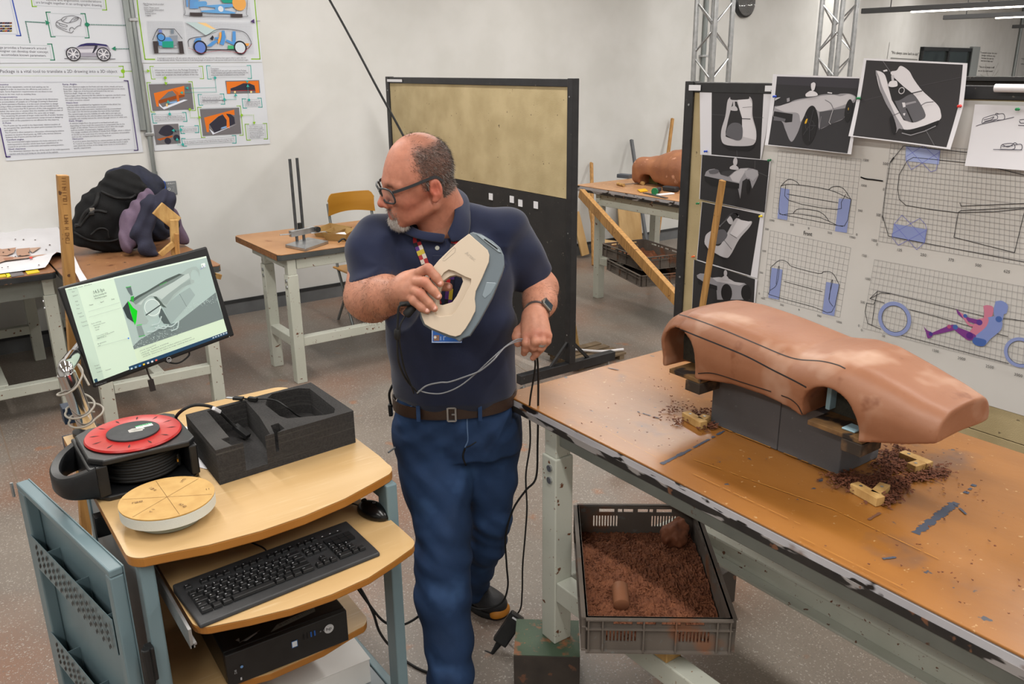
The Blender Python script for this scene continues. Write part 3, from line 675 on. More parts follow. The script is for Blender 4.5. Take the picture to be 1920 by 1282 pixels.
# lower right: the template poster
t,cv=poster('poster','poster of orange and black clay template renderings, right of the conduit',1.617,2.504,1.347,1.963)
S=lambda *p:X(265,115,7.543,p)
def B(tl,bl,tr,br,c): brk(cv,265,115,7.543,tl,bl,tr,br,c,.005,7)
B((120,72),(145,250),(865,70),(882,245),GRN); B((920,62),(940,250),(1545,58),(1558,242),TEAL); B((78,300),(138,718),(718,287),(765,695),GRN); B((800,468),(818,620),(1165,460),(1180,606),TEAL); B((1425,530),(1440,660),(1695,520),(1708,648),TEAL); B((795,650),(850,1075),(1400,630),(1440,1045),GRN); B((148,742),(168,872),(630,722),(645,850),TEAL); B((545,915),(562,1020),(805,908),(812,1006),TEAL); B((568,1090),(590,1198),(1335,1048),(1340,1155),TEAL); B((1465,888),(1490,1112),(1772,876),(1785,1096),GRN)
G='6d6a6e'; O='d9701a'; K='2b2a38'
def img(p): cv.poly(S(*p),G)
img([(104,325),(700,312),(742,675),(158,698)])
cv.poly(S((175,450),(605,345),(612,480),(490,470),(440,415),(380,430),(240,560),(245,640),(215,640)),O); cv.poly(S((245,550),(500,480),(610,470),(610,500),(250,600)),'8d420f'); cv.poly(S((440,390),(520,440),(545,600),(505,560),(490,470)),'c45f12'); cv.poly(S((250,590),(300,650),(600,540),(655,545),(320,680),(255,630)),'d5dbe8'); cv.poly(S((345,600),(370,590),(375,640),(350,640)),'e0c080'); cv.poly(S((370,580),(500,560),(505,580),(400,600)),'7fa8d8')
img([(1186,275),(1665,265),(1680,445),(1210,458)]); cv.poly(S((1200,288),(1655,275),(1668,445),(1615,445),(1600,340),(1530,312),(1450,312),(1380,345),(1260,380),(1255,455),(1215,455)),O); cv.poly(S((1258,385),(1330,360),(1440,310),(1530,312),(1600,345),(1615,420),(1268,420)),K); cv.line(S((1265,418),(1612,408)),.003,'b03030')
for x in(1322,1552): cv.poly(S((x-12,420),(x+12,418),(x+12,446),(x-12,448)),'e6d090')
img([(828,675),(1380,655),(1412,1020),(870,1052)]); cv.poly(S((885,795),(1310,682),(1318,760),(1200,740),(1150,745),(1080,780),(955,890),(955,1000),(925,1000)),O); cv.poly(S((960,890),(1090,780),(1150,755),(1205,830),(1210,905),(1120,940),(1115,990),(1035,1010)),K); cv.poly(S((1200,740),(1260,745),(1312,790),(1325,880),(1250,915)),K); cv.poly(S((1140,735),(1190,735),(1240,800),(1250,950),(1205,935),(1205,830)),O); cv.poly(S((958,950),(1030,1012),(1350,885),(1010,1035)),'d5dbe8'); cv.poly(S((1130,935),(1200,915),(1205,935),(1135,955)),'7fa8d8')
img([(168,898),(520,880),(555,1155),(208,1178)]); cv.blob(S((240,1010),(290,930),(370,900),(440,930),(495,1000),(450,990),(440,1030),(360,1060),(280,1040)),K,4); cv.poly(S((215,1100),(440,1045),(440,1070),(260,1120)),'a8541a')
for x,y in((373,1125),(497,1080)): u,v=cv.px(*S((x,y))[0]); cv.disc(u,v,.024,K,16)
cv.line([(380,116+87/1.2),(424,116+86/1.2)],.003,'55525c')
for a,b,n,c in(((333,240),(338,310),5,GRN),((1040,240),(1058,430),12,TEAL),((1050,370),(690,378),22,TEAL),((1058,432),(600,440),26,TEAL),((1180,538),(1335,535),10,TEAL),((1335,535),(1330,500),3,TEAL),((1500,370),(1515,540),10,TEAL),((680,690),(690,795),6,GRN),((690,795),(800,793),7,GRN),((390,670),(395,740),5,TEAL),((1425,760),(1580,758),9,GRN),((1580,760),(1588,850),6,GRN),((460,972),(545,968),5,TEAL),((505,1120),(510,1178),4,TEAL),((510,1178),(580,1175),5,TEAL),((15,140),(60,138),3,GRN)): dots(cv,*S(a,b),n,c,.0028)
for x,y,a,c in((90,135,0,GRN),(342,310,-PI/2,GRN),(645,376,PI,TEAL),(568,442,PI,TEAL),(1328,478,PI/2,TEAL),(1498,348,PI/2,TEAL),(1490,283,-PI/2,TEAL),(372,572,PI/2,TEAL),(1588,868,-PI/2,GRN),(815,790,0,GRN),(500,1102,PI/2,TEAL),(448,975,PI,TEAL)): tri(cv,*S((x,y))[0],.014,a,c)
for x,y,c in((332,232,GRN),(1036,232,TEAL),(1168,538,TEAL),(1516,545,TEAL),(680,680,GRN),(395,745,TEAL),(1412,760,GRN),(553,966,TEAL),(580,1173,TEAL)): dot(cv,*S((x,y))[0],.010,c)
T(cv,265,115,7.543,[('Information is taken from the Package Drawing to',185,135,800,130),('create the armature required to support the clay',190,168,790,162),('model and establish the initial surfaces of the clay.',196,202,805,196),('Templates',972,115,1090,114),('Templates in X axis and Y axis created from Package.',976,143,1480,138),('These templates give guidance when loading the clay',978,172,1505,166),('and provide check of dimensional accuracy of model.',980,203,1460,196)],.0165)
T(cv,265,115,7.543,[('Wooden blocks to armature which',845,516,1130,508),('stops through openings of',848,540,1100,534),('wheel arches so they can be seen',850,562,1120,556),('when clay model is loaded.',852,586,1085,580),('Foam cut from block and',1465,578,1665,572),('smaller than outer form',1468,602,1670,596),('to take even clay layer.',1470,624,1650,618),
 ('Baseboard shows plan of Package Drawing',190,788,570,776),('to show form of clay. Base board and package',192,812,608,796),('give reference for centre lines of clay surface.',196,838,605,822),('Foam armature fixed to',585,962,775,952),('base board with screws.',588,986,775,974),('It is the representation of those parts which indicates the clay design which emerges through the',600,1140,1300,1096),('block surface and is built to the dimensions supporting the clay.',602,1164,1285,1122),
 ('Clay is applied to the',1515,932,1705,922),('foam armature roughly',1517,958,1715,946),('proud of the surface and',1519,984,1725,972),('cut back to templates.',1521,1010,1710,998),('Once it has been done the',1523,1034,1728,1022),('surface can be refined to',1525,1058,1725,1046),('the final design.',1527,1080,1680,1070)],.0125)
cv.build('printed_picture',t)
# ---------------------------------------------------------------- pinboards on feet
M_hess=mat('beige_pinboard_cloth','a5946e','b6a57f',scale=5,rough=.9,bump=.25,bscale=350,spots=(('6d6048',40,.72,.74),))
M_blk=mat('black_pinboard_cloth','1b1918','24211f',scale=6,rough=.85,bump=.2,bscale=300,spots=(('57504a',40,.70,.74),))
M_label=mat('white_label','d6d6da',rough=.5)
def pinboard(label,X0,y0,y1,split,top=1.852):
    t=thing('pinboard',label,'pinboard',(X0,y0,0)); W=.05
    for nm,y in(('near',y0),('far',y1-W)):
        m=MB(); m.box((X0,y,.11),(X0+W,y+W,top)); part('post',m,M_blackpaint,t,bevel=.003)
        m=MB(); m.box((X0-.38,y+.005,.055),(X0+.40,y+.055,.115)); f=part('foot_bar',m,M_blackpaint,t,bevel=.003)
        for s in(-.34,.36):
            k=MB(); k.cyl((X0+s,y+.03,.0),(X0+s,y+.03,.02),.024,12); k.cyl((X0+s,y+.03,.02),(X0+s,y+.03,.058),.007,8); part('levelling_foot',k,M_alu,f,smooth=40)
        m=MB(); m.bar((X0-.13,y+.03,.11),(X0+.01,y+.03,.25),.018,.018); m.bar((X0+.18,y+.03,.11),(X0+.04,y+.03,.25),.018,.018); part('corner_strut',m,M_blackpaint,t)
    m=MB(); m.box((X0+.004,y0+W,top-.048),(X0+W-.004,y1-W,top-.004)); part('top_rail',m,M_blackpaint,t,bevel=.003)
    m=MB(); m.box((X0+.012,y0+W,split),(X0+.04,y1-W,top-.048)); part('upper_panel',m,M_hess,t)
    m=MB(); m.box((X0+.010,y0+W,.12),(X0+.042,y1-W,split-.004)); part('lower_panel',m,M_blk if split>1 else M_hess,t)
    for y in(y0+.028,y1-.03):
        for z in(.3,.95,1.75):
            k=MB(); k.cyl((X0-.002,y,z),(X0+.002,y,z),.005,8); part('screw',k,M_alu,t)
    return t
b1=pinboard('tall pinboard, beige above and black below, standing behind the man',3.27,3.93,6.22,1.155)
k=MB(); k.box((3.2695,5.95,1.814),(3.2705,6.19,1.833)); part('name_strip',k,M_label,b1)
b2=pinboard('pinboard covered in car photographs and drawings, behind the clay car',2.985,.52,2.795,.662)
k=MB(); k.box((2.984,2.70,1.812),(2.9846,2.77,1.836)); part('tape',k,M_label,b2)
k=MB(); k.box((2.984,2.28,1.815),(2.9846,2.35,1.838)); lp=part('logo_label',k,M_label,b2)
cv=Canvas((2.9838,2.35,1.815),(0,-1,0),(0,0,1)); cv.ring(.045,.014,.004,.007,'c03038',16); cv.rect(.03,.003,.06,.006,'6a6a70'); cv.build('logo',lp)
for i,(x,y) in enumerate(((920.6,368.6),(960,373.7),(976,380.7),(1005,384.3))):
    p=onx(x,y,3.279); m=MB(); m.box((3.276,p[1]-.022,p[2]-.022),(3.2795,p[1]+.022,p[2]+.022))
    tag(m.build('sticky_pad',M_label),('white sticky pad on the black board, the one nearest the man\'s head','white sticky pad on the black board, second from the left','white sticky pad on the black board, third from the left','white sticky pad on the black board, rightmost of the four')[i],'sticky pad','white pads on the black board')
# another board behind with a pale rail
m=MB(); m.box((3.50,-.2,.3),(3.54,1.90,1.852)); t=thing('pinboard','second pinboard mostly hidden behind the photo board at the right edge','pinboard',(3.52,.7,0)); part('panel',m,M_blk,t)
m=MB(); m.box((3.49,-.2,1.8525),(3.55,1.90,1.868)); part('top_rail',m,M_blackpaint,t)
m=MB(); m.box((3.44,.5,0),(3.60,.55,.3)); m2=MB(); m2.box((3.44,1.6,0),(3.60,1.65,.3)); part('foot',m,M_blackpaint,t); part('foot',m2,M_blackpaint,t)
m=MB(); m.tube([(2.972,1.42,1.842),(2.972,.3,1.842)],.013,12); tag(m.build('paper_roll',M_paper,smooth=40),'long pale paper roll lying along the top rail of the photo board','paper roll')
# big package drawing on the board
BX=2.995
t=thing('package_drawing','large gridded line drawing of a roadster pinned across the board behind the clay car','drawing',(BX,1.6,.77))
ya=float(onx(1398,560,BX)[1]); zb=float(onx(1860,761.6,BX)[2])
m=MB(); m.box((BX-.0005,.56,zb),(BX+.0012,ya,1.80)); part('sheet',m,mat('drawing_paper','c9c6c1','cfccc8',scale=2,rough=.7),t)
cv=Canvas((BX-.0006,2.7,0),(0,-1,0),(0,0,1)); cv.h=.0002; cv.step=.00002
GC='8f8d8e'; LC='2c2b2d'; BL='8b97c6'
S=lambda *p:X(1400,260,3.375,p)
gridq(cv,S((200,75),(725,130),(672,605),(160,500)),18,13,.0011,GC); gridq(cv,S((150,580),(660,690),(590,1130),(105,1000)),18,12,.0011,GC)
for q in (S((215,310),(272,320),(258,515),(195,505)),S((585,378),(660,382),(635,595),(560,585)),S((160,815),(228,828),(205,1018),(138,1005)),S((505,905),(585,920),(555,1122),(480,1105))): cv.poly(q,BL)
for q in (S((217,300),(262,258),(310,268),(335,292)),S((217,300),(250,290),(335,292),(520,322),(660,382)),S((520,322),(550,303),(610,312),(660,382)),S((217,300),(208,470),(300,472),(470,500),(620,552),(662,384)),S((248,292),(268,390),(570,448),(600,402),(628,352)),S((258,350),(580,405)),S((296,470),(330,444),(440,455),(490,480),(520,518)),S((210,476),(610,555)),
 S((155,812),(210,768),(262,782),(288,808),(455,852),(490,840),(545,850),(588,925)),S((155,812),(148,960),(160,990),(420,1062),(540,1095),(588,925)),S((148,960),(192,922),(208,818),(200,818),(188,920)),S((548,1060),(522,1015),(545,905),(538,905),(524,1015)),S((237,902),(480,967))): cv.curve(q,.0022,LC,n=3)
T(cv,1400,260,3.375,[('1500',735,140,772,145),('1000',722,300,760,306),('500',705,460,733,464),('0',692,612,702,613),('1000',142,520,176,525),('500',275,548,300,552),('0',388,572,398,574),('500',512,598,540,605),('1000',648,625,688,634),('500',118,576,140,580),('1000',98,714,124,718),('500',82,850,104,855),('0',76,984,84,986),('1000',90,1012,118,1018),('500',212,1054,236,1060),('0',328,1086,337,1088),('500',446,1122,472,1130),('1000',566,1160,602,1170)],.0125,'4a494b'); T(cv,1400,260,3.375,[('Front',360,608,415,616)],.024,'2e2d2f',True)
S=lambda *p:X(1600,260,4.931,p)
gridq(cv,S((350,40),(1640,140),(1640,1180),(235,945)),32,20,.0011,GC)
cv.poly(S((490,70),(808,105),(795,238),(488,205)),'a3b0da'); cv.poly(S((380,785),(683,838),(665,965),(362,910)),BL)
for q in (S((470,65),(1080,128)),S((470,65),(345,215),(300,500),(276,715),(330,900),(1700,1160)),S((500,205),(560,172),(1080,225),(1300,265),(1640,350)),S((500,205),(430,330),(415,460),(430,560),(490,615),(700,650),(960,682),(1300,675),(1640,640)),S((990,592),(1000,622),(1640,595)),S((975,680),(1000,663),(1640,632)),S((975,680),(935,910),(1495,1052),(1600,620)),S((345,215),(375,172),(382,178),(350,220)),S((272,712),(280,758))): cv.line(q,.0022,LC)
for q in (S((500,75),(720,305),(770,290),(805,110)),S((800,125),(540,285),(500,215),(488,160)),S((650,60),(800,200)),S((500,160),(650,65)),S((385,790),(590,1025),(660,960),(683,840)),S((680,845),(420,985),(370,920),(362,880)),S((380,790),(455,705),(520,770),(670,935)),S((362,880),(620,735),(670,790),(683,840))): cv.line(q,.0016,'6f74c4')
cv.curve(S((75,355),(120,370),(190,378),(275,390)),.005,'2e2d2f')
T(cv,1600,260,4.931,[('500',275,240,325,245),('0',275,478,290,480),('500',215,712,255,718),('1000',168,945,222,955),('0',215,985,230,988),('125',405,1035,452,1042),('250',622,1080,678,1088),('375',880,1125,932,1135),('500',1128,1175,1184,1186),('625',1392,1232,1450,1244)],.0145,'3a393b')
S=lambda *p:X(1590,480,4.136,p)
gridq(cv,S((210,25),(1450,250),(1400,880),(118,555)),34,12,.0011,GC)
for q in (S((235,270),(330,288),(840,410),(1080,470),(1240,485),(1400,505)),S((235,270),(215,350),(190,538)),S((235,270),(175,328),(285,360)),S((330,290),(260,285),(175,328)),S((150,362),(205,372),(220,340)),S((150,362),(138,430),(158,520),(260,565)),S((415,610),(1250,830)),S((480,412),(700,470),(960,545),(1245,622))): cv.line(q,.0022,LC)
for x,y,r0,r1 in((365,485,.125,.163),(1340,745,.125,.163)):
    u,v=cv.px(*S((x,y))[0]); a=cv.px(*S((x+102,y))[0]); s=abs(a[0]-u); cv.ring(u,v,s,s*1.3,BL,44); cv.ring(u,v,s*.985,s*1.015,LC,44)
PK='c77a92'; PB='7f8fc6'; PV='7a3a86'; DB='4663a6'
for q,c in ((S((1055,385),(1085,378),(1132,395),(1125,460),(1095,475),(1090,500),(1060,480),(1062,440)),PK),(S((1150,348),(1200,345),(1245,380),(1235,440),(1215,450),(1200,500),(1150,480),(1135,420)),PB),(S((1060,480),(1150,465),(1200,500),(1190,570),(1110,640),(1060,690),(980,670),(985,620),(1050,560)),PB),(S((1000,490),(1090,475),(1080,540),(1000,610),(940,650),(910,620),(960,570)),PK),(S((845,405),(880,440),(930,470),(1040,500),(1030,530),(930,500),(860,450)),PV),(S((870,430),(905,455),(950,520),(1010,530),(970,545),(930,525)),PK),(S((590,535),(615,570),(655,590),(660,620),(625,635),(610,590)),PV),(S((640,600),(780,540),(830,530),(840,560),(800,580),(660,610)),PV),(S((800,535),(870,555),(960,590),(1000,620),(960,650),(920,640),(830,570)),PV),(S((985,625),(1075,650),(1060,695),(1000,690),(970,660)),DB)): cv.blob(q,c,4)
for x,y,r,c in((1175,487,26,DB),(1025,512,24,'5a3a8a'),(838,548,20,DB),(915,462,16,DB),(648,602,16,'4a3a86'),(790,545,16,'b0507a'),(950,615,28,'5a2a7c')):
    u,v=cv.px(*S((x,y))[0]); a=cv.px(*S((x+r,y))[0]); cv.disc(u,v,abs(a[0]-u),c,20)
T(cv,1590,480,4.136,[('1500',110,0,150,8),('1000',135,180,178,188),('500',102,362,136,368),('0',84,545,95,547),('0',105,580,118,582),('500',268,622,292,630),('1500',655,735,708,748),('2000',855,795,915,808),('2500',1072,858,1135,872),('3000',1292,922,1358,938)],.0145,'3a393b')
cv.build('printed_lines',t)
# ---------------------------------------------------------------- photographs pinned to the board
def sheet(name,label,cat,quad,Xp,draw,bend=None,group=None):
    c=[onx(*q,Xp) for q in quad]; yl=max(c[0][1],c[3][1]); O=(Xp,yl,min(c[2][2],c[3][2])-.01)
    t=thing(name,label,cat,O,group=group); cv=Canvas(O,(0,-1,0),(0,0,1)); cv.h=0; cv.step=.00012
    cv.poly(quad,'d6d5da'); draw(cv)
    us=[cv.px(*q) for q in quad]; u0,u1=min(u[0] for u in us)-.01,max(u[0] for u in us)+.01; v0,v1=min(u[1] for u in us)-.01,max(u[1] for u in us)+.01
    if bend:
        b=lambda u,v:bend((u-u0)/(u1-u0),(v-v0)/(v1-v0))
        cv.build('print',t,bend=b,cut=.022,extent=(u0,v0,u1,v1),smooth=60)
    else: cv.build('print',t)
    return t
BG='2b2a2c'; C1='b9b6ba'; C2='8f8d92'; C3='5d5c61'; C4='1d1c1e'; CW='d2cfd3'
S1=lambda *p:X(1300,160,3.125,p)
def d1(cv):
    cv.poly(S1((108,42),(412,42),(392,432),(106,405)),BG); cv.line(S1((108,170),(410,190)),.0015,'4b4a4d'); cv.line(S1((255,380),(258,425)),.0015,'5b5a5d')
    cv.blob(S1((215,68),(228,85),(318,82),(330,66),(346,95),(348,180),(368,260),(368,320),(345,350),(270,356),(190,348),(165,320),(165,260),(188,180),(200,95)),C1,5); cv.poly(S1((260,85),(330,80),(345,110),(340,180),(368,270),(366,320),(290,300),(286,200)),CW)
    cv.poly(S1((232,95),(256,95),(286,190),(286,310),(250,322),(190,300),(190,270),(205,200)),BG); cv.blob(S1((190,290),(205,240),(240,218),(285,235),(286,308),(250,322)),C3,4); cv.poly(S1((168,330),(180,352),(345,360),(366,330),(358,362),(325,385),(205,378),(172,350)),C4)
    cv.blob(S1((222,130),(238,118),(256,130),(258,148),(222,146)),C1,4); cv.poly(S1((234,92),(244,92),(246,120),(234,118)),C1); cv.line(S1((285,195),(335,197)),.003,C4); cv.line(S1((290,130),(345,125)),.0015,C3)
sheet('photo_print','print of a roadster seen from above its nose, topmost of the left column','photo',[(1312,169.5),(1451,171.5),(1427,299),(1313,290)],2.990,d1)
def d2(cv):
    cv.poly(S1((52,406),(447,441),(418,746),(38,666)),BG); cv.line(S1((362,440),(360,500),(440,535)),.0015,'5b5a5d')
    cv.poly(S1((66,530),(75,505),(95,492),(125,488),(150,503),(160,522),(205,535),(240,505),(275,486),(320,483),(352,489),(378,498),(383,525),(368,560),(345,605),(334,560),(312,545),(288,562),(282,610),(275,665),(262,605),(200,582),(110,562),(70,545)),C2); cv.poly(S1((215,532),(245,505),(278,488),(322,486),(300,512),(280,545),(268,570),(230,560)),C1); cv.poly(S1((300,500),(350,491),(378,500),(380,525),(350,560),(330,545),(310,535)),'a3a1a6'); cv.poly(S1((160,522),(205,535),(240,505),(225,497),(170,505)),'39383b'); cv.poly(S1((66,530),(270,575),(268,605),(110,590),(68,560)),C4); cv.blob(S1((310,600),(318,560),(330,550),(334,600),(318,640)),C4,4); cv.blob(S1((90,500),(130,490),(152,500),(140,515),(100,518)),C3,3)
    cv.blob(S1((215,478),(240,465),(264,480),(262,495),(218,490)),C1,4); u,v=cv.px(*S1((247,447))[0]); cv.disc(u,v,.012,C1,14,.018)
sheet('photo_print','dark print of a roadster front, second from the top in the left column','photo',[(1316,289),(1445,301),(1434,400),(1311,373)],2.9885,d2)
def d3(cv):
    cv.poly(S1((52,682),(393,755),(336,1115),(22,1020)),BG)
    cv.blob(S1((65,915),(75,875),(110,850),(125,860),(100,890),(100,920),(150,940),(185,890),(240,790),(265,780),(300,800),(342,796),(330,830),(270,900),(220,990),(190,1010),(120,980),(75,950)),C1,5); cv.poly(S1((262,785),(340,800),(255,890),(215,870)),CW); cv.blob(S1((100,880),(140,850),(180,845),(200,880),(160,925),(110,925)),C3,4); cv.blob(S1((192,780),(215,765),(232,790),(230,812),(210,810)),C1,4); cv.curve(S1((155,825),(190,790),(215,760),(245,748),(265,766)),.006,C2); cv.poly(S1((65,925),(90,960),(160,1000),(200,1015),(180,1020),(110,990),(70,955)),C4); cv.line(S1((180,905),(225,960)),.002,C4); cv.line(S1((215,870),(255,895)),.002,C4)
sheet('photo_print','print of a roadster seen from above with one door raised, third in the left column','photo',[(1316,378),(1433.5,400),(1420,522),(1306,489)],2.990,d3)
def d4(cv):
    cv.poly(S1((5,1020),(362,1135),(352,1330),(-8,1330)),BG)
    cv.poly(S1((20,1112),(40,1101),(70,1103),(110,1127),(150,1122),(200,1127),(240,1150),(300,1158),(326,1180),(332,1210),(328,1255),(140,1255),(135,1185),(30,1150)),C2); cv.poly(S1((110,1127),(150,1124),(205,1130),(245,1152),(300,1162),(270,1172),(200,1160),(140,1150)),C1); cv.poly(S1((20,1125),(60,1150),(140,1175),(140,1200),(30,1165)),C4)
    for x,r in((195,.032),(310,.028)): u,v=cv.px(*S1((x,1215))[0]); cv.disc(u,v,r,C4,20,r*1.3)
    cv.blob(S1((168,1125),(188,1112),(205,1126),(203,1140),(170,1136)),C1,4); u,v=cv.px(*S1((189,1100))[0]); cv.disc(u,v,.010,C1,14,.015)
sheet('photo_print','lowest print of the left column, a low side view half hidden by the clay car','photo',[(1301,487),(1420,524),(1413,590),(1297,590)],2.9885,d4)
S2=lambda *p:X(1430,130,7.54,p)
def d5(cv):
    cv.poly(S2((212,98),(1380,128),(1250,1183),(125,1058)),'2e2d30'); cv.poly(S2((212,98),(1380,128),(1360,270),(205,210)),'3a383e')
    cv.blob(S2((185,520),(330,500),(480,430),(700,390),(880,352),(1060,355),(1120,342),(1250,345),(1330,390),(1310,470),(1250,470),(1190,560),(1170,690),(990,770),(830,840),(810,700),(760,560),(660,580),(580,720),(520,900),(440,1020),(350,850),(300,740),(170,660),(180,560)),C2,5)
    cv.blob(S2((190,540),(400,470),(700,400),(980,360),(1110,380),(1230,350),(1320,400),(1240,470),(1050,540),(830,595),(740,545),(640,600),(560,740),(520,620),(330,600)),C1,4); cv.poly(S2((820,600),(1200,545),(1170,690),(990,770),(830,845)),'4a494d'); cv.poly(S2((185,590),(445,630),(440,740),(350,750),(175,660)),C4); cv.poly(S2((190,660),(350,700),(340,735),(180,720)),C3)
    for x,y,a,b in((690,790,.034,.075),(1235,585,.016,.042)): u,v=cv.px(*S2((x,y))[0]); cv.disc(u,v,a,C4,28,b); cv.ring(u,v,a*.55,a*.6,'3d3c40',24)
    for k in range(5):
        u,v=cv.px(*S2((690,790))[0]); cv.line([(u,v),(u+.028*math.cos(k*1.257),v+.062*math.sin(k*1.257))],.004,'343337',px=False)
    cv.poly(S2((622,740),(640,700),(662,695),(645,760),(620,768)),'d0a428'); cv.poly(S2((1228,545),(1240,535),(1238,575),(1228,575)),'c09a38')
    cv.line(S2((1020,555),(965,745),(990,775)),.002,C1); cv.line(S2((850,665),(830,850)),.0015,C2); cv.curve(S2((900,430),(980,480),(1020,560)),.002,C3)
    cv.blob(S2((622,350),(660,318),(710,300),(780,330),(785,370),(640,385)),CW,5); cv.blob(S2((700,200),(735,182),(762,200),(760,240),(745,290),(715,300),(700,250)),CW,5); cv.poly(S2((360,410),(400,400),(405,450),(365,460)),C2); cv.poly(S2((195,440),(275,395),(200,400)),CW); cv.line(S2((940,328),(995,335)),.004,CW)
sheet('photo_print','print of a roadster with yellow brake calliper sticking up above the board','photo',[(1450.5,139),(1614,144.5),(1603,288.5),(1440.5,271)],2.972,d5,lambda u,v:.022*(1-v)**2*(.6+.8*abs(u-.5))+.004)
S3=lambda *p:X(1590,100,6.41,p)
def d6(cv):
    cv.poly(S3((222,82),(1392,136),(1355,620),(1242,1122),(100,985)),'312f31'); cv.line(S3((425,95),(520,230)),.002,'6a686c'); cv.line(S3((160,575),(420,510)),.0015,'454347'); cv.line(S3((880,390),(1380,285)),.0015,'454347'); cv.line(S3((900,810),(1090,1100)),.002,'6a686c')
    cv.blob(S3((340,205),(400,220),(450,260),(490,360),(530,330),(520,225),(590,205),(640,150),(740,210),(800,310),(900,440),(1000,530),(1100,620),(1140,700),(1130,800),(900,880),(740,915),(650,880),(560,740),(480,600),(400,450),(360,320)),CW,4)
    cv.blob(S3((343,215),(365,300),(400,440),(470,600),(560,745),(610,900),(600,960),(640,900),(700,915),(600,760),(500,560),(420,400),(380,280)),C2,3)
    cv.poly(S3((460,225),(500,225),(560,290),(680,400),(800,490),(900,620),(960,740),(940,780),(810,830),(690,800),(620,690),(540,560),(500,420),(480,340)),'2a292b'); cv.blob(S3((575,570),(640,560),(740,500),(810,500),(900,620),(958,740),(920,790),(810,828),(700,790),(640,700)),C3,4); cv.line(S3((720,665),(800,820)),.005,C4); cv.poly(S3((690,600),(830,570),(840,590),(700,625)),C2); cv.poly(S3((665,590),(700,590),(710,640),(680,650)),CW); cv.poly(S3((680,720),(710,715),(705,745),(690,745)),CW)
    cv.poly(S3((680,905),(740,920),(900,885),(1125,800),(1100,860),(900,940),(760,960),(680,935)),C4); cv.line(S3((680,955),(790,980),(960,930),(1090,870)),.003,C2); cv.blob(S3((520,780),(545,750),(580,830),(600,960),(560,950)),C4,4)
    cv.blob(S3((495,370),(520,335),(590,330),(608,370),(600,395),(545,405),(500,395)),CW,4); cv.poly(S3((528,265),(560,260),(565,330),(535,330)),C1); cv.poly(S3((428,205),(475,192),(485,212),(440,222)),CW); u,v=cv.px(*S3((658,447))[0]); cv.ring(u,v,.009,.012,C1,14); cv.poly(S3((340,205),(355,215),(355,280),(345,260)),C2)
    cv.line(S3((780,480),(905,450)),.003,C4); cv.line(S3((560,745),(640,710)),.002,C3); cv.curve(S3((900,625),(960,590),(1050,580)),.002,C3)
sheet('photo_print','large tilted print of a roadster, highest and rightmost on the board','photo',[(1620,109),(1816,118.5),(1810,200),(1791.5,279),(1597.5,254.5)],2.962,d6,lambda u,v:.030*(1-v)**2*(.5+1.0*abs(u-.45))+.006*u)
S4=lambda *p:X(1700,130,6.41,p)
def d7(cv):
    for q in (S4((915,600),(940,580),(1075,545),(1080,605),(920,650),(915,600)),S4((1085,540),(1165,535),(1175,598),(1090,610)),S4((1065,545),(1080,528),(1110,535)),S4((930,605),(1000,590),(1050,570),(1020,605),(940,625)),S4((840,680),(920,655),(1180,600),(1290,575)),S4((925,640),(1070,600)),
      S4((1145,945),(1165,900),(1290,890),(1305,955),(1145,958)),S4((1310,905),(1390,900),(1395,960),(1305,962)),S4((1170,905),(1230,930),(1290,900)),S4((1290,892),(1315,880),(1340,895)),S4((1060,960),(1400,965)),S4((1165,925),(1290,915)),S4((1365,605),(1420,600)),S4((1360,620),(1375,645),(1430,645)),S4((1350,672),(1430,675))): cv.curve(q,.0022,'55535e',n=4)
sheet('sketch_sheet','white sheet of pencil car sketches held by a green pin','sketch',[(1828,195.5),(1965,200),(1965,322),(1813.5,310)],2.974,d7,lambda u,v:.018*(1-v)**2)
def pin(col,c,label,x,y,Xp):
    p=onx(x,y,Xp); t=thing('push_pin',label,'push pin',tuple(p),group='push pins on the photo board'); k=.9
    m=MB(); m.lathe(p,[(.0055*k,0),(.0058*k,.002),(.0032*k,.004),(.0032*k,.010),(.0052*k,.012),(.0052*k,.015),(.003*k,.016)],14,(-1,0,0)); part('head',m,mat(col+'_pin_plastic',c,rough=.3),t,smooth=50)
    m=MB(); m.cyl(p,p+np.array([.02,0,0]),.0006,6); part('needle',m,M_alu,t)
pin('blue','2448b8','blue push pin below the topmost print of the left column',1325,283.5,2.986); pin('green','1f7a4a','green push pin between the first and second prints of the left column',1444.6,300,2.985); pin('green','1f7a4a','green push pin at the left edge between second and third prints',1310,381,2.985); pin('yellow','d8c020','yellow push pin at the right corner of the print with raised door',1428,405,2.985); pin('orange','d86028','orange push pin at the lower left of the raised door print',1301.6,480.6,2.985)
pin('blue','2448b8','blue push pin on the left edge of the yellow calliper print',1454.5,180.8,2.963); pin('green','1f7a4a','green push pin between the two prints that stick up above the board',1611.7,184,2.955); pin('red','d02a24','red push pin on the right edge of the large tilted print',1801,198.8,2.948); pin('green','1f7a4a','green push pin holding the pencil sketches',1909.8,204.6,2.962)
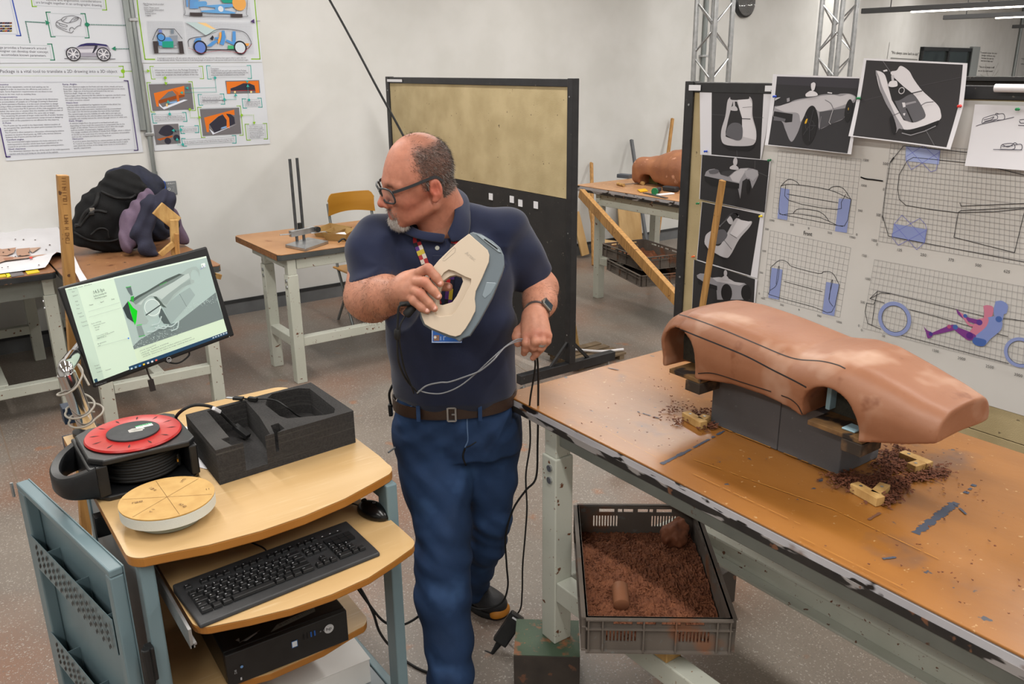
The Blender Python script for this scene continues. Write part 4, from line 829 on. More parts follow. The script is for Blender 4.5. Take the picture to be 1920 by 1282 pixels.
# ---------------------------------------------------------------- workbenches
M_edge=mat('worn_white_edging','a9a7ac','b8b6ba',scale=6,rough=.5,spots=(('1b1613',9,.60,.63,(1,1,2)),('6a4a30',7,.62,.67,(1,1,2)),('1a1614',40,.68,.71,(1,.3,3))))
M_edgelow=mat('black_worn_edging','191615','2a2522',scale=12,rough=.6,spots=(('8f8a88',16,.58,.62,(1,.5,2)),('6a4630',22,.64,.68)))
M_edged=mat('dark_worn_edging','3b3f40','4a4c4b',scale=9,rough=.6,spots=(('7a5a3a',20,.62,.66),))
M_chip=mat('raw_chipboard_edge','8d5f35','6d4526',scale=60,rough=.8)
M_darksteel=mat('dark_grey_steel','6f726c','7a7d76',scale=8,rough=.5,spots=(('5a3c28',24,.68,.72),))  # darker grey steel for the bench aprons
def leg(p,t,z0,z1,s=.068,split=None,m=None):
    m=m or M_steelw; sp=split or z1-.1; x,y=p
    b=MB(); b.box((x,y,z0),(x+s,y+s,sp)); L=part('leg',b,m,t,bevel=.004)
    b=MB(); b.box((x+.006,y+.006,sp),(x+s-.006,y+s-.006,z1)); part('leg_extension',b,m,L,bevel=.003)
    for z in(sp-.035,sp-.075):
        b=MB(); b.cyl((x-.006,y+s*.4,z),(x+.002,y+s*.4,z),.011,8); part('bolt',b,M_alu,L)
    return L
def workbench(label,x0,x1,y0,y1,h,top,edge,th=.045,z0=0,legs=(),rails=(),mat_l=None,loc=None,rz=0):
    t=thing('workbench',label,'workbench',((x0+x1)/2,(y0+y1)/2,0),rz)
    L=MB(); L.prism([(x0+.02,y0,h-.006),(x1-.02,y0,h-.006),(x1,y0+.02,h-.006),(x1,y1-.02,h-.006),(x1-.02,y1,h-.006),(x0+.02,y1,h-.006),(x0,y1-.02,h-.006),(x0,y0+.02,h-.006)],(0,0,.006)); tp=part('top_surface',L,top,t,bevel=.002)
    L=MB(); L.prism([(x0+.02,y0+.001,h-th),(x1-.02,y0+.001,h-th),(x1-.001,y0+.02,h-th),(x1-.001,y1-.02,h-th),(x1-.02,y1-.001,h-th),(x0+.02,y1-.001,h-th),(x0+.001,y1-.02,h-th),(x0+.001,y0+.02,h-th)],(0,0,th-.0065)); part('edging',L,edge,t,bevel=.003)
    if edge is M_edge:
        r=MB(); r.box((x0-.0006,y0+.03,h-th),(x0+.002,y1-.03,h-th*.58)); part('worn_edge_strip',r,M_edgelow,t)
    for p in legs: leg(p,t,z0,h-th-.001,m=mat_l)
    for nm,a,b,m in rails:
        r=MB(); r.box(a,b); part(nm,r,m or mat_l or M_steelw,t,bevel=.004)
    return t,tp
# main bench under the clay car
TX0,TX1,TY1,TH=1.427,2.262,2.035,.95
mb,mtop=workbench('large brown topped steel bench carrying the clay car, standing on riser blocks',TX0,TX1,-.62,TY1,TH,M_brown_top,M_edge,z0=.15,
 legs=[(1.446,1.796),(2.150,1.80),(1.446,-.45),(2.150,-.45)],
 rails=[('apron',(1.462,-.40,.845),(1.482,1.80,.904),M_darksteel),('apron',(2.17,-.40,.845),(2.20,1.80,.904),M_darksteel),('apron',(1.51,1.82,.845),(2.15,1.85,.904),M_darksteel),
 ('end_rail',(1.514,1.80,.31),(2.15,1.862,.38),None),('side_rail',(1.45,-.38,.31),(1.512,1.796,.38),None),('end_rail',(1.514,-.45,.31),(2.15,-.39,.38),None)])
r=MB(); r.box((2.04,-.38,.385),(2.10,1.80,.395)); r.box((2.03,-.38,.30),(2.115,1.80,.31)); r.box((2.07,-.38,.31),(2.08,1.80,.385)); part('channel_rail',r,M_steelw,mb,bevel=.002)
cv=Canvas((0,0,TH+.0002),(1,0,0),(0,1,0)); cv.step=.00002
def rough_strip(a,b,w,col,n=14,seed=1,gap=.0):
    r=random.Random(seed); A=np.array(cv.px(*a));B=np.array(cv.px(*b)); d=(B-A)/np.linalg.norm(B-A); nn=np.array([-d[1],d[0]])
    for k in range(n):
        if r.random()<gap: continue
        p=A+(B-A)*k/n; q=A+(B-A)*(k+1)/n; w0,w1=w*(.5+.6*r.random()),w*(.5+.6*r.random())
        cv._face([tuple(p-nn*w0),tuple(q-nn*w1),tuple(q+nn*w1*(.5+.5*r.random())),tuple(p+nn*w0)],col)
TC='454b59'
rough_strip((1716,1000),(1792,942),.012,TC,22,3); rough_strip((1792,942),(1834,902),.006,TC,12,4,.4); rough_strip((1240,870),(1290,845),.007,TC,12,5); rough_strip((1290,845),(1358,808),.005,TC,14,6,.25); rough_strip((1640,912),(1668,902),.008,TC,5,7); rough_strip((1655,1048),(1680,1045),.004,TC,4,8); rough_strip((1195,772),(1236,785),.003,TC,8,9,.3); rough_strip((1140,690),(1160,694),.004,'6d6a70',4,10); rough_strip((1628,975),(1650,962),.004,'6b4a3a',5,11); rough_strip((1790,945),(1812,965),.004,TC,5,12,.2)
for a,b,w in(((1300,862),(1560,955),.0035),((1560,955),(1760,1050),.003),((1300,890),(1500,985),.002),((1345,800),(1600,905),.006),((1120,800),(1230,860),.002),((1500,1010),(1700,1110),.002)): rough_strip(a,b,w*.45,'ad7836',40,int(w*1e5)+a[0],.15)
r=random.Random(5)
for k in range(150):
    x,y=r.uniform(1100,1900),r.uniform(720,1180); u,v=cv.px(x,y)
    if TX0+.02<u<TX1-.02 and v<TY1-.03:
        s=r.uniform(.001,.0035); a=r.uniform(0,6.3); cv._face([(u+s*math.cos(a+j*1.5)*r.uniform(.6,1.4),v+s*math.sin(a+j*1.5)) for j in range(4)],r.choice(['5a3826','6d452c','4a4a52','70523a']))
cv.build('paint_marks',mtop)
# riser block and second one under the hidden leg
t=thing('riser_block','dark wooden riser block with green painted top under the nearest bench leg','riser block',(1.45,1.84,0),-.6806)
m=MB(); m.box((-.105,-.092,.0),(.105,.092,.148)); part('block',m,mat('dark_stained_block','37312d','443c36',scale=12,rough=.7,spots=(('6a4a38',20,.66,.7),)),t,local=True,bevel=.003)
m=MB(); m.box((-.105,-.092,.1482),(.105,.092,.1499)); part('green_top',m,mat('worn_green_paint','3f5240','4a5c46',scale=10,rough=.6,spots=(('8a5a3c',16,.55,.62),('86603f',70,.66,.7))),t,local=True)
for x,y in((2.18,1.83),(1.48,-.42),(2.18,-.42)):
    m=MB(); m.box((x-.09,y-.09,0),(x+.09,y+.09,.1499)); o=m.build('riser_block',MATS['dark_stained_block'],bevel=.003); tag(o,{2.18:'dark riser block under the far leg of the car bench',1.48:'dark riser block under the near front leg of the car bench'}.get(x) if y>0 or x<2 else 'dark riser block under the near back leg of the car bench','riser block')
# crate of clay chips sitting on the bench rails
for k,(a,b) in enumerate((((1.452,1.32,.381),(1.510,1.60,.438)),((1.60,1.802,.381),(1.72,1.860,.438)))):
    m=MB(); m.box(a,b); tag(m.build('wooden_batten',M_palewood,bevel=.002),('wooden packing batten on the side rail under the clay crate','wooden packing batten on the end rail under the clay crate')[k],'batten')
M_crate=mat('grey_brown_crate_plastic','5f5750','6b625a',scale=7,rough=.6,spots=(('7c5640',9,.58,.70),('6b6a68',40,.64,.70)))
def crate_mesh(L=.6,Wd=.385,Hh=.105):
    "open ventilated tray: local, origin at the centre of its base"
    P={}
    b=MB(); b.box((-Wd/2+.006,-L/2+.006,0),(Wd/2-.006,L/2-.006,.005)); P['floor_panel']=b
    for nm,ax,s,ln,pos in(('end_wall',0,1,Wd,L/2),('end_wall',0,-1,Wd,L/2),('side_wall',1,1,L,Wd/2),('side_wall',1,-1,L,Wd/2)):
        b=MB()
        def bx(u0,u1,z0,z1,o0=0,o1=.005,b=b,ax=ax,s=s,pos=pos):
            p0,p1=s*(pos-o1),s*(pos-o0)
            b.box((u0,p0,z0),(u1,p1,z1)) if ax==0 else b.box((p0,u0,z0),(p1,u1,z1))
        h=ln/2
        # wall with two groups of slots and a row of hand holes
        groups=[(-h*.72,-h*.28),(h*.28,h*.72)] if ax==0 else [(-h*.8,-h*.5),(-h*.15,h*.15),(h*.5,h*.8)]
        bx(-h,h,0,Hh*.28); bx(-h,h,Hh*.66,Hh*.78); e=-h
        for g0,g1 in groups:
            bx(e,g0,Hh*.28,Hh*.66); n=9
            for k in range(n): u=g0+(g1-g0)*k/n; bx(u+(g1-g0)/n*.5,u+(g1-g0)/n,Hh*.28,Hh*.66)
            e=g1
        bx(e,h,Hh*.28,Hh*.66); e=-h
        for c in ((-h*.62,-h*.36,),(-h*.30,-h*.04),(h*.04,h*.30),(h*.36,h*.62)): bx(e,c[0],Hh*.78,Hh*.90); e=c[1]
        bx(e,h,Hh*.78,Hh*.90); bx(-h,h,Hh*.90,Hh,0,.005)
        bx(-h-.0,h+.0,Hh-.004,Hh,-.012,.006)       # rim
        for u in [(-h+.005),(-h*.78),(-h*.22),(h*.22),(h*.78),(h-.008)]: bx(u,u+.004,.0,Hh-.004,-.011,.001)
        bx(-h,h,.0,.004,-.011,.001); bx(-h,h,Hh*.68,Hh*.71,-.010,.001)
        P.setdefault(nm,[]).append(b)
    return P
def crate(name,label,loc,rz,group=None,m=None,**k):
    t=thing(name,label,'crate',loc,rz,group)
    for nm,b in crate_mesh(**k).items():
        for q in (b if isinstance(b,list) else [b]): part(nm,q,m or M_crate,t,local=True)
    return t
CR=(1.598,1.556,.4385); CRZ=-.66
ck=crate('plastic_crate','grey plastic crate of clay chips sticking out below the car bench',CR,CRZ)
cR=Matrix.Translation(CR)@Matrix.Rotation(CRZ,4,'Z')
def crl(x,y,z): return np.array(cR@Vector((x,y,z)))
hn=lambda x,y:.018+.016*math.exp(-((x-.02)**2+(y+.08)**2)/.02)+.012*math.exp(-((x+.05)**2+(y-.1)**2)/.012)+.014*math.exp(-((x-.1)**2+(y-.05)**2)/.02)
N=90; b=MB(); rr=np.random.default_rng(4).random((N+1,N+1))
b.grid(lambda u,v:crl((u-.5)*.366,(v-.5)*.58,max(.006,(hn((u-.5)*.366,(v-.5)*.58)*(.85+.32*rr[int(v*N),int(u*N)])-.004*math.sin(u*23)*math.sin(v*31)-.010*(abs(v-.93)<.07)))),N,N)
r=random.Random(9)
for k in range(2200):
    x,y=r.uniform(-.175,.175),r.uniform(-.275,.25); s=r.uniform(.0015,.006); c=crl(x,y,hn(x,y)*.95+.002)
    R3=np.array(Matrix.Rotation(r.uniform(0,6.3),3,(r.random(),r.random(),r.random()+.1)))
    b.obox(c,R3@np.array([s*r.uniform(.6,2.2),0,0]),R3@np.array([0,s,0]),R3@np.array([0,0,s*.5]))
M_chips=mat('loose_clay_chips','74452e','8c573a',scale=30,rough=.85,bump=.5,bscale=120)
tag(b.build('clay_chips',M_chips),'loose brown clay scrapings filling the crate below the bench','clay chips',kind='stuff')
c=crl(-.085,-.13,.055); d=np.array([.028,.036,.012]); d/=np.linalg.norm(d)
m=MB(); m.lathe(c-d*.036,[(.018,0),(.0225,.003),(.0235,.02),(.024,.068),(.021,.072)],22,d); tag(m.build('clay_plug',M_clay,smooth=45),'short brown clay cylinder lying on the chips in the crate','clay lump')
s=SDF(); s.ell(crl(.115,.19,.06),(.042,.05,.034)); s.ell(crl(.10,.17,.075),(.03,.028,.03)); s.ell(crl(.135,.21,.08),(.022,.03,.03)); s.add(lambda P:.005*vnoise(P,120,3)+.004*vnoise(P,260,5),'+')
V,F=s.mesh(.005); meshobj('clay_lump',V,F,mat('dark_clay_lump','74432c','8c5538',scale=9,rough=.7,bump=.2,bscale=60)); tag(bpy.data.objects['clay_lump'],'rough torn lump of clay in the far corner of the crate','clay lump')
# middle bench with height gauge
M_mid_top=mat('orange_bench_laminate','ab8058','9c7048',scale=4,rough=.45,spots=(('8a5a34',8,.66,.72),('d09a62',60,.7,.74)))
t,_=workbench('orange topped steel bench with height gauge behind the man, left of him',1.80,2.98,4.92,5.72,.85,M_mid_top,M_edged,th=.04,
 legs=[(1.852,4.935),(1.852,5.34),(2.84,4.935),(2.84,5.60)],
 rails=[('apron',(1.92,4.95,.74),(2.84,4.98,.808),None),('apron',(1.87,5.0,.74),(1.90,5.6,.808),None),('side_rail',(1.92,4.94,.24),(2.84,5.00,.30),None),('end_rail',(1.855,5.0,.24),(1.915,5.34,.30),None)])
b=MB(); b.box((1.799,4.95,.81),(1.80,5.70,.843)); part('chipboard_edge',b,M_chip,t)
# left benches
M_dull_top=mat('dull_orange_bench_laminate','8f6644','7f5538',scale=3.5,rough=.45,spots=(('5e3a24',7,.60,.68),('3b2a20',18,.68,.72),('c39468',50,.70,.74)))
workbench('brown bench against the wall carrying the backpack, behind the monitor',.655,1.44,4.87,6.66,.85,M_dull_top,M_edged,th=.04,
 legs=[(.71,4.90),(1.315,4.90),(.71,6.5),(1.315,6.5)],rails=[('end_rail',(.78,4.905,.20),(1.315,4.965,.255),None),('end_rail',(.78,6.5,.20),(1.315,6.56,.255),None),('centre_rail',(1.01,4.965,.20),(1.07,6.5,.255),None),('apron',(.75,4.92,.74),(1.34,4.95,.808),None)])
workbench('dark edged bench at the far left covered by a large clay stained paper',-.75,.645,5.29,6.72,.85,M_dull_top,mat('black_bench_edge','1d1f22','2a2c2e',scale=14,rough=.5,spots=(('7a5a44',30,.68,.72),)),th=.04,
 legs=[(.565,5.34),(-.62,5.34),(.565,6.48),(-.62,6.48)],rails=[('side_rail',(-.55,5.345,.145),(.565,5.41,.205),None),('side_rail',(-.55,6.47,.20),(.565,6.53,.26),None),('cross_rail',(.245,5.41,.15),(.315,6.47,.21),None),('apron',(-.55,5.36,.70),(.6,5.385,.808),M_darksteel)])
# bench under the far clay model, right of the first pinboard
M_far_top=mat('far_bench_laminate','b58a64','a0754e',scale=3,rough=.45,spots=(('8a5a38',7,.6,.68),('d9ab80',30,.66,.7)))
far,_=workbench('steel bench with rough clay car model beyond the pinboards',4.72,5.55,3.2,5.62,.95,M_far_top,M_edge,th=.05,
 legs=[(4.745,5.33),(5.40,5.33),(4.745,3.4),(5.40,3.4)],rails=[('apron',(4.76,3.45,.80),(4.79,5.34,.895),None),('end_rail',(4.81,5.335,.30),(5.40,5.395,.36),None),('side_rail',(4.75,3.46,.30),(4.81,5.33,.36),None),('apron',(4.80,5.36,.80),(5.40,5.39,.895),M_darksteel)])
# ---------------------------------------------------------------- computer trolley
M_beech=mat('beech_laminate','c9a878','bf9c6a',scale=3,stretch=(.6,5,1),rough=.4,contrast=(.3,.7),spots=(('cdb083',30,.60,.74,(.25,3,1)),))
M_beechedge=mat('amber_edge_banding','a8702e','9c6426',scale=5,rough=.4)
M_blue=mat('blue_grey_enamel','6c8188','748a91',scale=3,rough=.4)
M_blued=mat('pale_grey_enamel','8b9296','858c90',scale=3,rough=.45)
def smooth_outline(P,n=6): return [tuple(p) for p in bez(P+[P[0]],n)[:-1]]
def board(name,pts,z0,z1,t,m=M_beech,me=M_beechedge,r=.004):
    b=MB(); b.prism([(x,y,z1-.0015) for x,y in pts],(0,0,.0015)); p=part(name,b,m,t)
    b=MB(); b.prism([(x,y,z0) for x,y in pts],(0,0,z1-.0016-z0)); part('edge_band',b,me,p,bevel=.003)
    return p
def arc(cx,cy,r,a0,a1,n=6): return [(cx+r*math.cos(math.radians(a0+(a1-a0)*k/n)),cy+r*math.sin(math.radians(a0+(a1-a0)*k/n))) for k in range(n+1)]
tr=thing('computer_trolley','beech topped computer trolley with blue grey steel frame in the left foreground','trolley',(.62,2.2,0))
front=[(.345,1.830),(.43,1.808),(.55,1.796),(.66,1.801),(.78,1.822),(.87,1.852)]
board('worktop',[(.266,2.68),(.266,1.895)]+arc(.316,1.887,.05,190,245)+front+arc(.905,1.922,.055,-60,10)+[(.964,1.99)]+arc(.915,2.64,.05,0,90)+[(.33,2.69)],.859,.885,tr)
board('keyboard_tray',[(.352,2.42),(.352,1.75)]+arc(.398,1.732,.046,190,250)+[(.46,1.665),(.55,1.645),(.65,1.640),(.75,1.650),(.83,1.676)]+arc(.876,1.742,.046,-60,5)+[(.923,1.80),(.923,2.42)],.734,.755,tr)
board('computer_shelf',[(.325,2.5),(.325,1.96),(.40,1.89),(.55,1.855),(.70,1.86),(.79,1.882)]+arc(.808,1.932,.05,-60,10)+[(.86,2.0),(.872,2.5)],.415,.438,tr)
for s,(xa,xb) in(('l',(.285,.318)),('r',(.915,.948))):
    for y in(1.86,2.52):
        b=MB(); b.box((xa,y,.10),(xb,y+.055,.859)); part('frame_post',b,M_blue,tr,bevel=.004)
    b=MB(); b.box((xa+.004,1.90,.11),(xb-.004,2.54,.16)); part('side_rail',b,M_blue,tr,bevel=.003)
    b=MB(); b.box((xa+.004,1.90,.80),(xb-.004,2.54,.858)); part('side_rail',b,M_blue,tr,bevel=.003)
    for y in(1.93,2.50):
        x=(xa+xb)/2; b=MB(); b.cyl((x-.012,y,.035),(x+.012,y,.035),.035,20); b.box((x-.02,y-.012,.05),(x+.02,y+.012,.10)); c=part('castor',b,M_dark,tr,smooth=40)
        b=MB(); b.cyl((x,y,.085),(x,y,.112),.018,12); part('swivel',b,M_alu,c,smooth=40)
b=MB(); b.box((.318,1.905,.125),(.915,1.93,.16)); b.box((.318,2.52,.125),(.915,2.545,.16)); part('cross_rail',b,M_blue,tr,bevel=.003)
b=MB(); b.box((.318,1.93,.150),(.915,2.52,.158)); part('base_shelf',b,M_blued,tr)
b=MB(); b.box((.290,1.92,.162),(.296,2.52,.80)); part('side_panel',b,M_blued,tr)
b=MB(); b.box((.302,2.545,.162),(.93,2.551,.80)); part('back_panel',b,M_blued,tr)
for x,yy in((.345,1.69),(.925,1.86)):
    b=MB(); b.box((x-.008,yy,.716),(x,2.4,.724)); b.box((x-.010,yy,.716),(x-.003,2.4,.733 if x>.9 else .765)); b.box((x-.004,yy,.722),(x+.004,2.4,.727)); part('drawer_runner',b,M_alu,tr)
for z in(.60,.28):
    b=MB(); b.box((.268,1.845,z-.045),(.287,1.875,z+.045)); b.cyl((.268,1.845,z-.05),(.268,1.845,z+.05),.011,10); part('hinge',b,M_black,tr,bevel=.003)
b=MB(); b.box((.252,2.19,.78),(.286,2.22,.84)); part('latch',b,M_black,tr,bevel=.003)
# open door lying back along the left side, with perforated trays
p0=np.array([.262,1.905,0]); p1=np.array([.150,2.53,0]); du=(p1-p0); DL=np.linalg.norm(du); du/=DL; dn=np.array([-du[1],du[0],0]); 
if dn[0]>0: dn=-dn
def dp(u,z,n=0): return p0+du*u+np.array([0,0,z])+dn*n
D0,D1=.13,.845
b=MB(); b.obox(dp(0,D0,0),du*DL,dn*.003,(0,0,D1-D0)); dr=part('door',b,M_blue,tr)
for a,l,h in(((0,D1-.02,0),du*DL,(0,0,.02)),((0,D0,0),du*DL,(0,0,.02))): b=MB(); b.obox(dp(a[0],a[1],.003),l,dn*.032,h); part('door_lip',b,M_blue,dr,bevel=.004)
for u in(0,DL-.055): b=MB(); b.obox(dp(u,D0+.02,.003),du*(.03 if u==0 else .055),dn*.032,(0,0,D1-D0-.04)); part('door_stile',b,M_blue,dr,bevel=.004)
b=MB(); b.cyl(dp(DL-.02,D1-.03,.05),dp(DL-.02,D1+.012,.05),.004,8); part('lock_rod',b,M_alu,dr)
for z0,z1 in((.60,.70),(.28,.38)):
    b=MB(); b.obox(dp(.032,z0,.0355),du*(DL-.075),dn*.0015,(0,0,z1-z0)); pl=part('perforated_tray',b,M_blue,dr)
    b=MB(); b.obox(dp(.032,z0,.004),du*(DL-.09),dn*.031,(0,0,.0015)); 
    for u in(.06,.26,.46): b.obox(dp(u,z0,.004),du*.0015,dn*.031,(0,0,z1-z0))
    part('tray_bracket',b,M_blue,pl)
    cv=Canvas(dp(DL-.06,z0,.0375),-du,(0,0,1)); 
    if np.dot(cv.N,dn)<0: cv.N=-cv.N
    n=13
    for k in range(n):
        for j in range(4):
            u=.025+(DL-.14)*k/(n-1); v=.018+.020*j; a=math.radians(62)
            for o in(-.0045,.0045):
                uu,vv=u+o,v+o*.9; cv.disc(uu,vv,.0046,'15181a',8,.0066)
    cv.build('slots',pl)
# ---------------------------------------------------------------- keyboard
M_key=mat('black_keycap','101113','141517',scale=40,rough=.5)
M_kb=mat('black_keyboard_case','27282a','2d2e30',scale=30,rough=.42,bump=.05,bscale=900)
kb=thing('keyboard','black full size keyboard on the pulled out tray','keyboard',(.36,1.690,.7555),math.radians(3.2))
def kl(x,y,z): return (x,y,z)
KW,KD=.458,.176
b=MB(); b.rings([[(x,0,0),(x,KD,0),(x,KD,.024),(x,KD*.75,.021),(x,.03,.013),(x,.004,.010)] for x in(0,KW)]); part('case',b,M_kb,kb,local=True,bevel=.004,seg=3)
rows=[]; U=.0185; yb=.030
def zt(y): return .0125+.010*(y/KD)
keys=[]
def row(y,spec,x=.016):
    for w,l in spec:
        if l is not None: keys.append((x+.0006,y+.0006,w*U-.0012,U-.0016,l))
        x+=w*U
row(yb,[(1.5,'Ctrl'),(1.2,'win'),(1.3,'Alt'),(5.6,''),(1.3,'AltGr'),(1.2,'win'),(1.2,'menu'),(1.7,'Ctrl')])
row(yb+U,[(1.3,'shift'),(1,'|')]+[(1,c) for c in 'ZXCVBNM,./']+[(2.7,'shift')])
row(yb+2*U,[(1.75,'caps')]+[(1,c) for c in "ASDFGHJKL;'#"]+[(1.25,'')])
row(yb+3*U,[(1.5,'tab')]+[(1,c) for c in 'QWERTYUIOP[]']+[(1.5,'enter')])
row(yb+4*U,[(1,c) for c in '`1234567890-=']+[(2,'back')])
yf=yb+5.55*U
row(yf,[(1,'Esc'),(1,None)]+[(1,'F%d'%i) for i in range(1,5)]+[(.5,None)]+[(1,'F%d'%i) for i in range(5,9)]+[(.5,None)]+[(1,'F%d'%i) for i in range(9,13)])
x2=.016+15.35*U
row(yf,[(1,'Prt'),(1,'Scr'),(1,'Brk')],x2); row(yb+4*U,[(1,'Ins'),(1,'Hm'),(1,'Pg')],x2); row(yb+3*U,[(1,'Del'),(1,'End'),(1,'Pg')],x2); row(yb+U,[(1,None),(1,'^'),(1,None)],x2); row(yb,[(1,'<'),(1,'v'),(1,'>')],x2)
x3=x2+3.3*U
for j,s in enumerate(('',"123","456","789","N/*")):
    row(yb+j*U,[(2,'0'),(1,'.'),(1,'')] if j==0 else [(1,c) for c in s]+([(1,'+')] if j in(3,) else [(1,'-')] if j==4 else []),x3)
cvk=Canvas((0,0,.0302),(1,0,0),(0,1,0)); cvk.h=0
proto={}
for i,(x,y,w,d,l) in enumerate(keys[:99]):
    z=zt(y); k=round(w,4)
    b=MB(); hw,hd=w/2,d/2; tw,td=hw-.0022,hd-.002
    b.rings([[(-hw,-hd,0),(hw,-hd,0),(hw,hd,0),(-hw,hd,0)],[(-tw,-td,.0075),(tw,-td,.0075),(tw,td+.0008,.0078),(-tw,td+.0008,.0078)]])
    if k in proto:
        o=proto[k].copy(); COL.objects.link(o); o.location=(x+hw,y+hd,z)
    else:
        o=b.build('key',M_key,kb,local=True,bevel=.0008,seg=1); o.location=(x+hw,y+hd,z); proto[k]=o
    if l and len(l)<=5 and l not in('win','menu'):
        sz=.0062 if len(l)==1 else .0036
        V,Fc,wd=textmesh(l,False)
        if V: cvk.mb.col=(.82,.83,.85); zz=z+.0081-.0302; cvk.mb.add([cvk.O+cvk.U*(x+.004+a*sz)+cvk.V*(y+d-.004-sz*.7+bb*sz)+np.array([0,0,zz+.0001]) for a,bb in V],Fc)
cvk.mb.build('key_legends',PRINT,kb,local=True)
rest=MB()
for x,y,w,d,l in keys[99:]: rest.box((x,y,zt(y)),(x+w,y+d,zt(y)+.0076))
if rest.v: tag(rest.build('keys',M_key,kb,local=True),kind='stuff')
b=MB(); b.box((x3+.004,yf+.004,.0225),(x3+.062,yf+.008,.0229)); part('indicator_strip',b,M_black,kb,local=True)
cvl=Canvas((0,0,.0),(1,0,0),(0,1,0)); 
for k in range(3): cvl.mb.col=(.8,.8,.82); cvl.mb.add([(x3+.008+k*.022+dx,yf+.010+dy,.0233) for dx,dy in((0,0),(.004,0),(.004,.003),(0,.003))],[(0,1,2,3)])
cvl.mb.build('indicator_marks',PRINT,kb,local=True)
m=MB(); k0=np.array(kb.matrix_basis@Vector((.235,KD+.001,.012))); m.tube(bez([k0,k0+[.0,.03,.002],k0+[-.02,.12,-.008],k0+[-.05,.26,-.008],k0+[-.05,.45,-.008]],8),.0022,8); part('cable',m,M_dark,kb,smooth=60)
# mouse
s=SDF(); c=np.array([.898,1.915,.757]); a=math.radians(105); R=np.array([[math.cos(a),math.sin(a),0],[-math.sin(a),math.cos(a),0],[0,0,1]])
s.ell(c+[0,0,.004],(.057,.031,.033),R); s.add(lambda P:c[2]-P[:,2],'i',.003)
V,F=s.mesh(.0022); ms=thing('mouse','black computer mouse at the right of the keyboard tray','mouse',tuple(c))
meshobj('shell',V,F,mat('gloss_black_plastic','0c0c0d',rough=.25),ms)
ax=R[0]; 
m=MB(); m.cyl(c+ax*.034-R[1]*.004+[0,0,.026],c+ax*.034+R[1]*.004+[0,0,.026],.010,14); part('scroll_wheel',m,M_dark,ms,smooth=40)
m=MB(); m.tube(bez([c+ax*.055+[0,0,.006],c+ax*.085+[0,0,.003],c+ax*.13+[-.02,0,.003],c+ax*.3+[-.06,0,.003]],8),.0018,8); part('cable',m,M_dark,ms,smooth=60)
cv=Canvas(c+R[0]*-.006+np.array([0,0,.0372]),-R[1],R[0]); cv.ring(0,0,.003,.0042,'8a8c90',16); cv.build('emblem',ms)
# ---------------------------------------------------------------- desktop computer and white carton under it
pc=thing('desktop_computer','black small form desktop computer lying on the middle shelf','computer',(.60,1.87,.4385),math.radians(-1.5))
b=MB(); b.box((-.155,.004,0),(.172,.36,.098)); part('casing',b,mat('black_case_steel','0d0d0e','121213',scale=20,rough=.3),pc,local=True,bevel=.004)
b=MB(); b.box((-.155,-.012,.001),(.172,.004,.097)); fp=part('front_bezel',b,M_black,pc,local=True,bevel=.003)
for k in range(9):
    b=MB(); b.box((-.14,-.0128,.012+.0085*k),(.168,-.012,.0145+.0085*k)); part('grille_rib',b,M_dark,fp).parent=fp
cvp=Canvas((0,-.0135,0),(1,0,0),(0,0,1)); cvp.h=0
cvp.disc(.118,.062,.0135,'c3c5c8',24); cvp.text('hp',.1095,.0585,.0125,'17181a',width=.016,bold=True)
cvp.rect(.014,.046,.030,.066,'4a79b8'); cvp.rect(.0155,.048,.0285,.064,'dfe5ea'); cvp.scrib(.018,.0535,.009,.0035,'8fb0d8',2)
for k,cc in enumerate(('1a1a1c','1a1a1c','2b5fae','2b5fae')): cvp.rect(.046+.010*k,.058,.050+.010*k,.074,cc)
cvp.rect(.092,.062,.096,.066,'777a80'); cvp.rect(.102,.062,.106,.066,'777a80'); cvp.disc(-.118,.050,.004,'6f9ad0',10); cvp.rect(-.125,.012,-.121,.020,'b9bbbf'); cvp.text('Z240',-.132,.036,.008,'b9bbbf',width=.012,ang=PI/2)
cvp.mb.build('badges',PRINT,fp,local=True)
cvp=Canvas((0,0,.0986),(1,0,0),(0,1,0)); cvp.h=0; r=random.Random(3)
cvp.poly([(-.03,.012),(.10,.03),(.105,.05),(-.005,.034)],'6f7470',px=False); cvp.scrib(.0,.024,.095,.0065,'3a3d3c',7,.14)
cvp.poly([(-.10,.015),(-.06,.03),(-.058,.027),(-.092,.012)],'8d9092',px=False); cvp.poly([(-.115,.03),(-.104,.034),(-.108,.018)],'8d9092',px=False); cvp.line([(-.11,.014),(-.05,.034)],.0012,'9a9da0',px=False)
cvp.mb.build('torn_stickers',PRINT,pc,local=True)
bx_=thing('cardboard_box','white flat cardboard carton on the lowest shelf of the trolley','box',(.66,2.12,.1585),math.radians(-2))
b=MB(); b.box((-.22,-.13,0),(.23,.22,.082)); part('box_body',b,M_white,bx_,local=True,bevel=.003)
b=MB(); b.box((-.222,-.132,.0825),(.232,.222,.085)); part('lid',b,M_white,bx_,local=True,bevel=.001)
b=MB(); b.prism([(.02,-.1335,.083),(.14,-.1335,.083),(.13,-.1335,.05),(.11,-.1335,.042),(.05,-.1335,.042),(.03,-.1335,.05)],(0,.0012,0)); part('tuck_flap',b,M_white,bx_,local=True)
